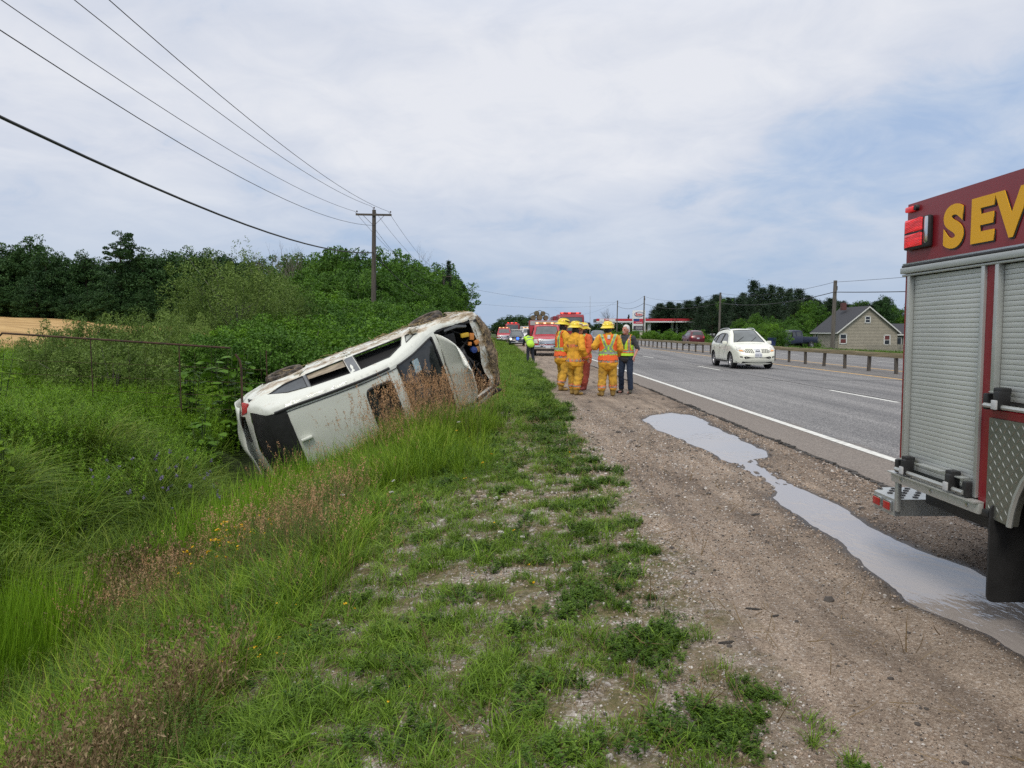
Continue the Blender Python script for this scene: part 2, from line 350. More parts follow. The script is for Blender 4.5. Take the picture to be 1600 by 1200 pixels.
    hsum = add(add(add(vc.outputs[0], .5, 'MULTIPLY'), add(vc2.outputs[1], .3, 'MULTIPLY')), add(noi(14, 6), .8, 'MULTIPLY')); L(hsum, bp.inputs['Height']); L(bp.outputs[0], b.inputs['Normal'])
    return m
def axis(*segs):
    out = []
    for a, b, n in segs: out += list(np.linspace(a, b, n, endpoint=False))
    out.append(segs[-1][1]); return np.array(out)
gx = axis((-1500, -300, 6), (-300, -90, 14), (-90, -20, 40), (-20, -6, 45), (-6, 1, 90), (1, 2.2, 30), (2.2, 3.8, 64), (3.8, 4.1, 8), (4.1, 26, 12), (26, 60, 24), (60, 300, 12), (300, 1500, 6))
gy = np.concatenate([np.linspace(-120, 1.5, 14, endpoint=False), 1.5 * np.exp(np.linspace(0, math.log(50 / 1.5), 330, endpoint=False)), 50 * np.exp(np.linspace(0, math.log(1800 / 50), 60))])
GX, GY = np.meshgrid(gx, gy); GZ = H(GX, GY)
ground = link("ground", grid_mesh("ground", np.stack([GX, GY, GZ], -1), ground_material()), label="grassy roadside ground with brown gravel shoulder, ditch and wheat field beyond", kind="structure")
def Hs(x, y): return float(H(np.array([x]), np.array([y]))[0])

# ------------------------------------------------------------ water
wm = bpy.data.materials.new("muddy_water"); wm.use_nodes = True
def _water():
    nt = wm.node_tree; N = nt.nodes.new; L = nt.links.new; b = nt.nodes['Principled BSDF']; b.inputs['Base Color'].default_value = (.33, .295, .27, 1); b.inputs['Roughness'].default_value = .06; b.inputs['IOR'].default_value = 1.6
    ge = N('ShaderNodeNewGeometry'); mp = N('ShaderNodeMapping'); mp.inputs['Scale'].default_value = (1, .45, 1); mp.inputs['Rotation'].default_value = (0, 0, .5); L(ge.outputs['Position'], mp.inputs[0])
    n = N('ShaderNodeTexNoise'); n.inputs['Scale'].default_value = 15; n.inputs['Detail'].default_value = 2.5; n.inputs['Distortion'].default_value = .8; L(mp.outputs[0], n.inputs[0])
    n2 = N('ShaderNodeTexNoise'); n2.inputs['Scale'].default_value = 1.1; L(ge.outputs['Position'], n2.inputs[0])
    r = N('ShaderNodeValToRGB'); L(n2.outputs[0], r.inputs[0]); r.color_ramp.elements[0].position = .42; r.color_ramp.elements[1].position = .6; r.color_ramp.elements[0].color = (.12, .12, .12, 1)
    m_ = N('ShaderNodeMath'); m_.operation = 'MULTIPLY'; L(n.outputs[0], m_.inputs[0]); L(r.outputs[0], m_.inputs[1])
    bp = N('ShaderNodeBump'); bp.inputs['Strength'].default_value = .55; bp.inputs['Distance'].default_value = .012; L(m_.outputs[0], bp.inputs['Height']); L(bp.outputs[0], b.inputs['Normal'])
_water()
V, F = cdt([(1.9, 1.9), (3.8, 1.9), (3.8, 16), (1.9, 16)], step=.5)
pw = MB().add([(a, b, WATER_Z) for a, b in V], F); pw.build("puddle_water", wm, label="grey rainwater lying in the wheel rut of the gravel shoulder", kind="structure")

# ------------------------------------------------------------ road
def asphalt():
    m = bpy.data.materials.new("old_asphalt"); m.use_nodes = True; nt = m.node_tree; N = nt.nodes.new; L = nt.links.new; b = nt.nodes['Principled BSDF']
    ge = N('ShaderNodeNewGeometry'); sep = N('ShaderNodeSeparateXYZ'); L(ge.outputs['Position'], sep.inputs[0]); pos = ge.outputs['Position']
    v = N('ShaderNodeTexVoronoi'); v.inputs['Scale'].default_value = 70; L(pos, v.inputs[0]); sc = N('ShaderNodeSeparateColor'); L(v.outputs['Color'], sc.inputs[0])
    r = N('ShaderNodeValToRGB'); L(sc.outputs[0], r.inputs[0]); e = r.color_ramp.elements; e[0].color = (.08, .08, .082, 1); e[1].color = (.37, .36, .35, 1); k = e.new(.55); k.color = (.19, .188, .19, 1)
    mp = N('ShaderNodeMapping'); mp.inputs['Scale'].default_value = (1.6, .07, 1); L(pos, mp.inputs[0]); n = N('ShaderNodeTexNoise'); n.inputs['Scale'].default_value = 1; n.inputs['Detail'].default_value = 5; L(mp.outputs[0], n.inputs[0])
    r2 = N('ShaderNodeValToRGB'); L(n.outputs[0], r2.inputs[0]); r2.color_ramp.elements[0].position = .35; r2.color_ramp.elements[0].color = (.68, .68, .69, 1); r2.color_ramp.elements[1].position = .65; r2.color_ramp.elements[1].color = (1.1, 1.09, 1.08, 1)
    mx = N('ShaderNodeMix'); mx.data_type = 'RGBA'; mx.blend_type = 'MULTIPLY'; mx.inputs[0].default_value = 1; L(r.outputs[0], mx.inputs[6]); L(r2.outputs[0], mx.inputs[7])
    # dust on the strip outside the edge line
    ns = N('ShaderNodeTexNoise'); ns.inputs['Scale'].default_value = 2.5; ns.inputs['Detail'].default_value = 6; L(pos, ns.inputs[0])
    ad = N('ShaderNodeMath'); ad.operation = 'MULTIPLY_ADD'; L(ns.outputs[0], ad.inputs[0]); ad.inputs[1].default_value = .5; L(sep.outputs[0], ad.inputs[2])
    mr = N('ShaderNodeMapRange'); L(ad.outputs[0], mr.inputs[0]); mr.inputs[1].default_value = 4.95; mr.inputs[2].default_value = 5.25; mr.inputs[3].default_value = .72; mr.inputs[4].default_value = 0
    r3 = N('ShaderNodeValToRGB'); L(sc.outputs[1], r3.inputs[0]); r3.color_ramp.elements[0].color = (.13, .105, .085, 1); r3.color_ramp.elements[1].color = (.27, .225, .185, 1)
    m2 = N('ShaderNodeMix'); m2.data_type = 'RGBA'; L(mr.outputs[0], m2.inputs[0]); L(mx.outputs[2], m2.inputs[6]); L(r3.outputs[0], m2.inputs[7])
    mr2 = N('ShaderNodeMapRange'); L(sep.outputs[0], mr2.inputs[0]); mr2.inputs[1].default_value = 13.2; mr2.inputs[2].default_value = 13.6; mr3 = N('ShaderNodeMapRange'); L(sep.outputs[0], mr3.inputs[0]); mr3.inputs[1].default_value = 15.9; mr3.inputs[2].default_value = 15.4
    mm = N('ShaderNodeMath'); mm.operation = 'MULTIPLY'; L(mr2.outputs[0], mm.inputs[0]); L(mr3.outputs[0], mm.inputs[1]); mm2 = N('ShaderNodeMath'); mm2.operation = 'MULTIPLY'; L(mm.outputs[0], mm2.inputs[0]); mm2.inputs[1].default_value = .45
    m3 = N('ShaderNodeMix'); m3.data_type = 'RGBA'; L(mm2.outputs[0], m3.inputs[0]); L(m2.outputs[2], m3.inputs[6]); m3.inputs[7].default_value = (.12, .105, .09, 1)
    L(m3.outputs[2], b.inputs['Base Color']); b.inputs['Roughness'].default_value = .85; b.inputs['Specular IOR Level'].default_value = .3
    bp = N('ShaderNodeBump'); bp.inputs['Strength'].default_value = .4; bp.inputs['Distance'].default_value = .006; L(sc.outputs[0], bp.inputs['Height']); L(bp.outputs[0], b.inputs['Normal'])
    return m
ry = np.concatenate([np.linspace(-120, 2, 10, endpoint=False), 2 * np.exp(np.linspace(0, math.log(60 / 2), 500, endpoint=False)), np.linspace(60, 1400, 60)])
re = 3.98 + .035 * fbm(ry, ry * 0, 2.2, 21) + .02 * fbm(ry, ry * 0, 11, 22)
rows = []
for x in ['lip0', 'lip', .12, .5, 1, 5, 12, 20]:
    if x == 'lip0': xx = re - .012; zz = re * 0 - .055
    elif x == 'lip': xx = re; zz = re * 0 - .004
    else: xx = re + x if x < .3 else np.full_like(re, 4 + x + (0 if x < 19 else 1.6)); zz = re * 0
    rows.append(np.stack([xx, ry, zz], -1))
rows.append(np.stack([np.full_like(re, 25.65), ry, re * 0 - .07], -1))
MA = asphalt()
link("road", grid_mesh("road", np.stack(rows, 0), MA, False), label="grey four lane highway asphalt with worn surface", kind="structure")
M_white = mat("road_paint_white", (.62, .62, .58), .7, var=.22, vscale=9, coords='Object')
M_yel = mat("road_paint_yellow", (.60, .36, .10), .7, var=.25, vscale=6)
M_crk = mat("crack_tar", (.035, .033, .032), .8, var=.3, vscale=20)
def strip(name, x0, x1, y0, y1, m, z=.004, n=None, wob=.0, seed=1):
    n = n or max(2, int((y1 - y0) / 2)); ys = np.linspace(y0, y1, n); w = wob * fbm(ys, ys * 0, 1.5, seed)
    P = np.stack([np.stack([x0 + w, ys, ys * 0 + z], -1), np.stack([x1 + w * .8 + wob * .5 * fbm(ys, ys * 0, 7, seed + 1), ys, ys * 0 + z], -1)], 0)
    return grid_mesh(name, P, m, False)
link("edge_line", strip("edge_line", 4.74, 4.88, -60, 900, M_white, n=600, wob=.006), label="solid white edge line beside the gravel shoulder", kind="structure")
link("edge_line", strip("edge_line", 23.9, 24.04, -60, 900, M_white), label="solid white edge line on the far side", kind="structure")
link("median_line", strip("median_line", 13.05, 13.19, -60, 900, M_yel), label="yellow line on the near side of the guardrail", kind="structure")
link("median_line", strip("median_line", 15.75, 15.89, -60, 900, M_yel), label="yellow line on the far side of the guardrail", kind="structure")
for k in range(-2, 30):
    y0 = 17.2 + 14.6 * k
    link("lane_dash", strip("lane_dash", 8.74, 8.86, y0, y0 + 3.7, M_white, n=3), label="white lane dash of the near carriageway", kind="structure")
    link("lane_dash", strip("lane_dash", 19.85, 19.97, y0 + 6, y0 + 9.7, M_white, n=3), label="white lane dash of the far carriageway", kind="structure")
link("tar_seam", strip("tar_seam", 8.94, 8.995, 5, 160, M_crk, z=.003, n=500, wob=.03, seed=4), label="dark seam along the lane joint", kind="structure")
link("tar_seam", strip("tar_seam", 22.55, 22.61, 5, 120, M_crk, z=.003, n=300, wob=.04, seed=9), label="dark seam along the far lane", kind="structure")
for k, (yy, a) in enumerate([(24.5, .15), (33, -.1), (44, .05), (58, .1), (75, -.1)]):
    xs = np.linspace(4.9, 12.9, 60); w = .12 * fbm(xs, xs * 0, 1.6, 40 + k)
    P = np.stack([np.stack([xs, yy + a * xs * .3 + w, xs * 0 + .003], -1), np.stack([xs, yy + a * xs * .3 + w + .06, xs * 0 + .003], -1)], 0)
    link("tar_seam", grid_mesh("tar_seam", P, M_crk, False), label="thin crack running across the near lanes", kind="structure")
# crumbled dark joint at the pavement edge
cb = MB(); rr = random.Random(3)
y = 3.
while y < 45:
    x = float(np.interp(y, ry, re)) - .02; s = rr.uniform(.02, .055); z = Hs(x - .03, y)
    cb.box((x - rr.uniform(0, .06), y, -.014 + rr.uniform(-.01, .01)), (s, s * rr.uniform(1, 2.4), s * .6), rr.uniform(0, 3)); y += rr.uniform(.02, .05) * max(1, y / 8)
cb.build("asphalt_crumbs", mat("asphalt_crumb", (.055, .05, .045), .9, var=.4, vscale=8), label="dark broken asphalt crumbs along the pavement edge", kind="stuff")

# ============================================================ vehicle bodies
M_tyre = mat("tyre_rubber", (.022, .022, .022), .85, var=.2, vscale=14)
M_rim = mat("rim_alloy", (.45, .45, .46), .35, .8)
M_glass = mat("car_glass", (.03, .037, .042), .06, spec=.8)
M_glassg = mat("windscreen_glass", (.09, .105, .11), .12, spec=.8, var=.25, vscale=2)
M_black = mat("black_plastic", (.018, .018, .019), .5, var=.2, vscale=9)
M_chrome = mat("chrome", (.62, .63, .64), .18, .95)
M_lamp = mat("headlamp_lens", (.55, .54, .5), .12, spec=.8, var=.3, vscale=22)
M_redlens = mat("red_lens", (.42, .02, .02), .2, spec=.7, var=.25, vscale=40)
M_plate = mat("plate_white", (.62, .64, .68), .5)
M_ink = mat("plate_ink", (.03, .05, .16), .6)
def paint(name, col, **k): return mat(name, col, k.pop('rough', .32), coat=k.pop('coat', .6), var=k.pop('var', .05), vscale=k.pop('vscale', 2.), **k)

class Shell:
    def __init__(s, outline, W, belt, tumble=.32, taper=.16, x0=.62, rnd=.09, croof=.035, cend=.10, smooth=2, under=.02):
        P = [tuple(p) for p in outline]
        for _ in range(smooth):
            Q = [P[0]]
            for a, b in zip(P[:-1], P[1:]): Q += [(a[0] * .78 + b[0] * .22, a[1] * .78 + b[1] * .22), (a[0] * .22 + b[0] * .78, a[1] * .22 + b[1] * .78)]
            P = Q + [P[-1]]
        P = np.array(P); keep = [0]
        for i in range(1, len(P)):
            if np.hypot(*(P[i] - P[keep[-1]])) > .012: keep.append(i)
        s.P = P[keep]; s.W = W; s.belt = belt; s.tumble = tumble; s.taper = taper; s.x0 = x0; s.rnd = rnd; s.croof = croof; s.cend = cend; s.under = under
        s.xm = abs(s.P[:, 0]).max(); t = np.gradient(s.P, axis=0); t /= np.linalg.norm(t, axis=1)[:, None] + 1e-9
        s.n = np.stack([-t[:, 1], t[:, 0]], 1)  # rear->roof->front: outward is left of travel
        s.c = s.croof + (s.cend - s.croof) * np.clip(abs(s.n[:, 0]) * 1.3 - .3, 0, 1) ** 1.5
    def base(s, x, z):
        w = s.W / 2 - s.under * np.clip(np.abs(z - s.belt * .62) / .4, 0, 2) ** 2
        w = w - np.clip(z - s.belt, 0, 9) * s.tumble - np.clip((np.abs(x) - s.x0 * s.xm) / ((1 - s.x0) * s.xm), 0, 1.2) ** 2 * s.taper
        return w
    def side_y(s, x, z):
        x = np.asarray(x, float); z = np.asarray(z, float)
        d = pdist([tuple(p) for p in s.P], x, z, closed=False); k = np.clip(d / s.rnd, 0, 1)
        return s.base(x, z) - s.rnd * (1 - np.sqrt(1 - (1 - k) ** 2))
    def rib(s, i, q, off=0.):
        i = np.asarray(i, float); q = np.asarray(q, float); ii = np.arange(len(s.P))
        px = np.interp(i, ii, s.P[:, 0]); pz = np.interp(i, ii, s.P[:, 1]); nx = np.interp(i, ii, s.n[:, 0]); nz = np.interp(i, ii, s.n[:, 1])
        yb = s.base(px, pz) - s.rnd; c = np.interp(i, ii, s.c) * (1 - q * q) + off
        return np.stack([px + nx * c, yb * q, pz + nz * c], -1)
    def idx(s, x, z): return int(np.argmin(np.hypot(s.P[:, 0] - x, s.P[:, 1] - z)))
    def ribmesh(s, mb, i0, i1, q0=-1, q1=1, nq=13, off=0., holes=()):
        ii = np.arange(i0, i1 + 1); qq = np.linspace(q0, q1, nq); I, Q = np.meshgrid(ii, qq, indexing='ij'); P = s.rib(I, Q, off); a, b = I.shape
        fs = []
        for u in range(a - 1):
            for v in range(b - 1):
                im = ii[u] + .5; qm = (qq[v] + qq[v + 1]) / 2
                if any(h[0] <= im <= h[1] and h[2] <= qm <= h[3] for h in holes): continue
                fs.append((u * b + v, u * b + v + 1, (u + 1) * b + v + 1, (u + 1) * b + v))
        mb.add(P.reshape(-1, 3), fs, True)
    def side(s, mb, poly, holes=(), sgn=1, off=0., step=.09, rings=True):
        ex = []
        if rings:
            for k in (.25, .6, 1.):
                for i in range(0, len(s.P)): ex.append((s.P[i, 0] - s.n[i, 0] * s.rnd * k, s.P[i, 1] - s.n[i, 1] * s.rnd * k))
        V, F = cdt(poly, holes, step, ex); x = np.array([v[0] for v in V]); z = np.array([v[1] for v in V]); y = s.side_y(x, z) + off
        mb.add(np.stack([x, y * sgn, z], -1), F, True)
    def endx(s, z, front=True):
        h = s.P[:, 0] > 0 if front else s.P[:, 0] < 0; P = s.P[h]; o = np.argsort(P[:, 1]); m = (P[o][:, 1] < z + .3)
        return float(np.interp(z, P[o][:, 1], P[o][:, 0]))
    def endmap(s, y, z, off, front=True):
        x = s.endx(z, front); sg = 1 if front else -1; yb = float(s.base(np.array(x), np.array(z))) - s.rnd; q = max(-1.3, min(1.3, y / yb)); c = s.cend * (1 - q * q)
        return (x + sg * (c + off), y, z)
    def endpatch(s, mb, poly, off=.008, front=True, step=.07, thick=.02):
        V, F = cdt(poly, (), step); n = len(V); top = [s.endmap(a, b, off, front) for a, b in V]; mb.add(top, F)
        m = len(poly); bot = [s.endmap(a, b, off - thick, front) for a, b in poly]; t2 = [s.endmap(a, b, off, front) for a, b in poly]
        mb.add(t2 + bot, [(i, (i + 1) % m, m + (i + 1) % m, m + i) for i in range(m)])

def wheel(parent, x, y, r, w=.22, spokes=5, rim=None, loc=None, tilt=0.):
    o = 'wheel'; t = MB().lathe([(r * .66, -w / 2), (r * .93, -w / 2), (r, -w * .32), (r, w * .32), (r * .93, w / 2), (r * .66, w / 2), (r * .6, w * .3), (r * .6, -w * .3), (r * .66, -w / 2)], axis='Y', n=28)
    wo = t.build('wheel', M_tyre, parent, loc=(x, y, r) if loc is None else loc, rot=(0, 0, tilt)); sg = 1 if y > 0 else -1
    m = MB().lathe([(r * .66, sg * w * .42), (r * .62, sg * w * .46), (r * .58, sg * w * .36), (r * .56, sg * w * .05)], axis='Y', n=28)
    m.lathe([(0.001, sg * w * .42), (r * .13, sg * w * .42), (r * .16, sg * w * .3)], axis='Y', n=12)
    for k in range(spokes):
        a = 2 * PI * k / spokes + .3; c, s_ = math.cos(a), math.sin(a)
        m.prism([(c * r * .1 - s_ * r * .07, s_ * r * .1 + c * r * .07), (c * r * .1 + s_ * r * .07, s_ * r * .1 - c * r * .07), (c * r * .6 + s_ * r * .1, s_ * r * .6 - c * r * .1), (c * r * .6 - s_ * r * .1, s_ * r * .6 + c * r * .1)], sg * w * .26, sg * w * .38)
    m.build('rim', rim or M_rim, wo)
    MB().lathe([(.001, sg * w * .08), (r * .58, sg * w * .08)], axis='Y', n=20).build('brake_disc', M_black, wo)
    return wo

def side_poly(sh, zb, wx, wr, ra, seg=12, xf=None, xr=None):
    """outline with wheel arches cut from the sill"""
    P = [tuple(p) for p in sh.P]; pts = list(P)  # rear bottom ... front bottom
    for cx in sorted(wx, reverse=True):
        a0 = math.asin(max(-1, min(1, (zb - wr) / ra))); pts.append((cx + ra * math.cos(a0), zb))
        for k in range(1, seg): a = a0 + (PI - 2 * a0) * k / seg; pts.append((cx + ra * math.cos(a), wr + ra * math.sin(a)))
        pts.append((cx - ra * math.cos(a0), zb))
    return pts

def rrect(x0, z0, x1, z1, r=.03, n=3):
    out = []
    for cx, cz, a in ((x1 - r, z1 - r, 0), (x0 + r, z1 - r, 90), (x0 + r, z0 + r, 180), (x1 - r, z0 + r, 270)):
        for k in range(n + 1): t = R(a + 90 * k / n); out.append((cx + r * math.cos(t), cz + r * math.sin(t)))
    return out
def plate(sh, parent, z, y=0., front=True, w=.30, h=.15, off=.03, glyphs=7):
    x, yy, zz = sh.endmap(y, z, off, front); sg = 1 if front else -1
    p = MB().box((x, y, z), (.012, w, h), bev=.004).build('licence_plate', M_plate, parent); g = MB(); rr = random.Random(5)
    for k in range(glyphs):
        if k == 4: continue
        gy = y - w * .4 + w * .8 * k / (glyphs - 1)
        g.box((x + sg * .0075, gy, z), (.003, w * .03, h * .42)); g.box((x + sg * .0075, gy + w * .03, z + rr.choice((-1, 0, 1)) * h * .17), (.003, w * .05, h * .08))
    g.build('plate_lettering', M_ink, p, kind='stuff')

def make_suv(root, pm, sh, wx, wr, zb=.28, windows=(), ws=None, rw=None, glass=None, trim=None, spokes=5, detail=True, rails=True, wheel_w=.22, seams=(), cut=None, ra=None):
    """ws / rw: (x,z)->(x,z) spans of windscreen and back glass on the outline"""
    glass = glass or M_glass; trim = trim or M_black; b = MB(); holes = []
    for sp in (ws, rw):
        if sp: i0, i1 = sorted((sh.idx(*sp[0]), sh.idx(*sp[1]))); holes.append((i0, i1, -.9, .9))
    if cut: i0, i1 = sorted((sh.idx(*cut[0]), sh.idx(*cut[1]))); holes.append((i0, i1, -.93, .93))
    ra = ra or wr * 1.14; poly = side_poly(sh, zb, wx, wr, ra)
    n = len(sh.P) - 1; qs = [-1, -.9, -.6, -.3, 0, .3, .6, .9, 1]
    ii = np.arange(0, n + 1); qq = np.array([-1, -.97, -.9, -.7, -.45, -.2, 0, .2, .45, .7, .9, .97, 1]); I, Q = np.meshgrid(ii, qq, indexing='ij'); P = sh.rib(I, Q); fs = []
    for u in range(n):
        for v in range(len(qq) - 1):
            im = u + .5; qm = (qq[v] + qq[v + 1]) / 2
            if any(h[0] <= im <= h[1] and h[2] <= qm <= h[3] for h in holes): continue
            k = len(qq); fs.append((u * k + v, u * k + v + 1, (u + 1) * k + v + 1, (u + 1) * k + v))
    b.add(P.reshape(-1, 3), fs, True)
    wpolys = [w[0] for w in windows]
    for sg in (1, -1): sh.side(b, poly, wpolys, sg)
    body = b.build('body', pm, root, sharp=50)
    for sp, nm in ((ws, 'windshield'), (rw, 'rear_window')):
        if sp:
            i0, i1 = sorted((sh.idx(*sp[0]), sh.idx(*sp[1]))); g = MB(); sh.ribmesh(g, i0, i1, -.9, .9, 11, off=-.008); g.build(nm, glass if nm == 'rear_window' else (M_glassg if glass is M_glass else glass), root)
            f = MB()
            for q in (-.9, .9): f.tube([sh.rib(i, q, -.002) for i in range(i0, i1 + 1)], .012, 5)
            for i in (i0, i1): f.tube([sh.rib(i, q, -.002) for q in np.linspace(-.9, .9, 9)], .012, 5)
            f.build('window_seal', M_black, root)
    for wp, m, offv in windows:
        for sg in (1, -1):
            if m is not None: g = MB(); sh.side(g, wp, (), sg, off=-.014, step=.15, rings=False); g.build('side_window', m, root)
            f = MB(); q = wp + [wp[0]]; x = np.array([a for a, _ in q]); z = np.array([c for _, c in q]); y = sh.side_y(x, z); f.tube([(a, sg * c, d) for a, c, d in zip(x, y - .002, z)], .011, 5, cap=False); f.build('window_seal', M_black, root)
    # dark wheel wells and floor
    u = MB(); xm = sh.xm * .93; wy = sh.W / 2 - .26
    u.box((0, 0, zb + .06), (2 * xm * .96, sh.W * .78, .10))
    for cx in wx:
        for sg in (1, -1):
            pr = [(cx + ra * 1.02 * math.cos(a), wr + ra * 1.02 * math.sin(a)) for a in np.linspace(-.3, PI + .3, 14)]
            vs = [(a, sg * yy_, c) for yy_ in (wy - .02, sh.W / 2 - .03 - sh.rnd * .3) for a, c in pr]; u.add(vs, [(i, i + 1, 15 + i - 1 + 0, 14 + i) for i in range(13)])
            u.add([(a, sg * (wy - .02), c) for a, c in pr], [tuple(range(14))])
    u.build('underbody', M_black, root)
    for cx in wx:
        for sg in (1, -1): wheel(root, cx, sg * (sh.W / 2 - wheel_w / 2 - .035), wr, wheel_w, spokes)
    for (xa, za, xb, zb_) in seams:
        for sg in (1, -1):
            t = np.linspace(0, 1, 14); x = xa + (xb - xa) * t; z = za + (zb_ - za) * t; y = sh.side_y(x, z) + .001
            MB().tube([(a, sg * c, d) for a, c, d in zip(x, y, z)], .005, 4).build('panel_gap', M_black, root)
    if rails:
        for sg in (1, -1):
            xs = np.linspace(rails[0], rails[1], 12); pts = []
            for k, x in enumerate(xs):
                i = np.where((sh.P[:, 1] > sh.belt) )[0]; zz = float(np.interp(x, sh.P[i][:, 0], sh.P[i][:, 1])); yb = float(sh.base(np.array(x), np.array(zz))) - sh.rnd * .5
                pts.append((x, sg * yb, zz + (.055 if 0 < k < 11 else .0)))
            MB().tube(pts, .018, 6).build('roof_rail', M_chrome if rails[2:] else M_black, root)
    return body
def mirrors(sh, root, x, z, m, size=.11, sgs=(1, -1)):
    for sg in sgs:
        y = float(sh.side_y(np.array([x]), np.array([z]))[0]); o = MB().box((x, sg * (y + .12), z + .03), (.10, .2, .15), bev=.04); o.tube([(x, sg * (y - .01), z - .02), (x, sg * (y + .06), z)], .025, 6)
        mo = o.build('side_mirror', m, root); MB().box((x - .052, sg * (y + .12), z + .03), (.004, .16, .11)).build('mirror_glass', M_glass, mo)
def sidebit(sh, root, name, m, poly, sg, off=.006, step=.12, thick=.02):
    V, F = cdt(poly, (), step); x = np.array([v[0] for v in V]); z = np.array([v[1] for v in V]); y = sh.side_y(x, z) + off
    b = MB().add(np.stack([x, y * sg, z], -1), F, False); n = len(poly); px = np.array([p[0] for p in poly]); pz = np.array([p[1] for p in poly]); y2 = sh.side_y(px, pz)
    b.add([(a, sg * (c + off), d) for a, c, d in zip(px, y2, pz)] + [(a, sg * (c + off - thick), d) for a, c, d in zip(px, y2, pz)], [(i, (i + 1) % n, n + (i + 1) % n, n + i) for i in range(n)])
    return b.build(name, m, root)
def endbit(sh, root, name, m, poly, off=.008, front=True, step=.1, thick=.02, mirror=False):
    out = []
    for sg in ((1, -1) if mirror else (1,)):
        b = MB(); sh.endpatch(b, [(a * sg, c) for a, c in poly], off, front, step, thick); out.append(b.build(name, m, root))
    return out

# ---------------------------------------------------------------- white SUV driving toward the camera
def white_suv():
    root = empty('white_suv', (10.55, 34.75, 0), R(-90), 'white SUV driving toward the camera in the second lane', 'car')
    pm = paint('pearl_white_paint', (.80, .81, .70), var=.03)
    out = [(-2.2, .30), (-2.3, .42), (-2.33, .75), (-2.26, 1.0), (-2.12, 1.2), (-1.85, 1.5), (-1.6, 1.6), (-1.0, 1.68), (-.3, 1.70), (.15, 1.66), (.42, 1.58), (.9, 1.28), (1.2, 1.09), (1.6, 1.02), (2.0, .90), (2.2, .76), (2.3, .58), (2.31, .42), (2.22, .24)]
    sh = Shell(out, 1.82, 1.02, tumble=.36, taper=.2, x0=.6, cend=.14)
    fw = [(-.28, 1.07), (.86, 1.05), (.80, 1.11), (.36, 1.42), (.1, 1.50), (-.25, 1.525)]
    rw_ = [(-1.18, 1.10), (-.36, 1.075), (-.33, 1.525), (-.8, 1.52), (-1.12, 1.46)]
    qw = [(-1.72, 1.20), (-1.26, 1.12), (-1.2, 1.44), (-1.45, 1.38)]
    make_suv(root, pm, sh, (1.36, -1.33), .355, .27, [(fw, M_glass, 0), (rw_, M_glass, 0), (qw, M_glass, 0)], ws=((.28, 1.62), (1.14, 1.12)), rw=((-2.16, 1.14), (-1.82, 1.51)), rails=(-1.5, .15, 1),
             seams=((.95, .95, 1.0, .42), (-.32, 1.05, -.32, .40), (-1.22, 1.02, -.98, .55), (1.0, .40, -.95, .38)))
    for sg in (1, -1): sidebit(sh, root, 'sill_trim', M_black, [(-.92, .27), (.93, .27), (.93, .35), (-.92, .35)], sg); 
    endbit(sh, root, 'headlight', M_lamp, [(.50, .80), (.62, .93), (.80, .99), (.815, .84), (.72, .76), (.58, .74)], off=.012, mirror=True)
    endbit(sh, root, 'turn_lamp', mat('amber_lens', (.75, .34, .10), .2), [(.56, .755), (.73, .77), (.74, .82), (.62, .82)], off=.02, mirror=True)
    g = MB()
    for sg in (1, -1):
        for r_ in range(4):
            for c_ in range(5):
                y0 = .16 + c_ * .075 + r_ * .012; z0 = .70 + r_ * .045
                if y0 > .5 - r_ * .02 + .04: continue
                sh.endpatch(g, [(sg * y0, z0), (sg * (y0 + .05), z0), (sg * (y0 + .05), z0 + .026), (sg * y0, z0 + .026)], .006, True, .2, .01)
    g.build('grille', M_black, root, kind='stuff')
    endbit(sh, root, 'grille_frame', M_chrome, [(-.13, .66), (.13, .66), (.15, .86), (-.15, .86)], off=.010)
    x, y, z = sh.endmap(0, .77, .02); bdg = MB().lathe([(.062, -.008), (.078, -.008), (.078, .012), (.062, .012), (.062, -.008)], (x, 0, z), 'X', 18); bdg.box((x + .008, 0, z), (.016, .19, .03)); bdg.build('badge', M_chrome, root)
    endbit(sh, root, 'lower_grille', M_black, [(-.52, .44), (.52, .44), (.58, .52), (.5, .55), (-.5, .55), (-.58, .52)], off=.008)
    endbit(sh, root, 'bumper_bar', pm, [(-.50, .475), (.50, .475), (.50, .495), (-.50, .495)], off=.02)
    endbit(sh, root, 'bumper_lip', M_black, [(-.66, .25), (.66, .25), (.62, .33), (-.62, .33)], off=.012)
    endbit(sh, root, 'fog_lamp', M_black, [(.62, .49), (.72, .50), (.73, .56), (.63, .55)], off=.01, mirror=True)
    plate(sh, root, .60); mirrors(sh, root, .80, 1.08, pm)
    for sg in (1, -1):
        for xx in (-.2, -1.12): y = float(sh.side_y(np.array([xx]), np.array([.93]))[0]); MB().box((xx, sg * (y + .02), .93), (.18, .03, .035), bev=.01).build('door_handle', pm, root)
    for sg in (1, -1): p0 = sh.rib(sh.idx(1.14, 1.12), .1 if sg > 0 else -.75, .01); p1 = sh.rib(sh.idx(.8, 1.34), .6 if sg > 0 else -.25, .008); MB().tube([p0, p1], .009, 4).build('wiper', M_black, root)
white_suv()

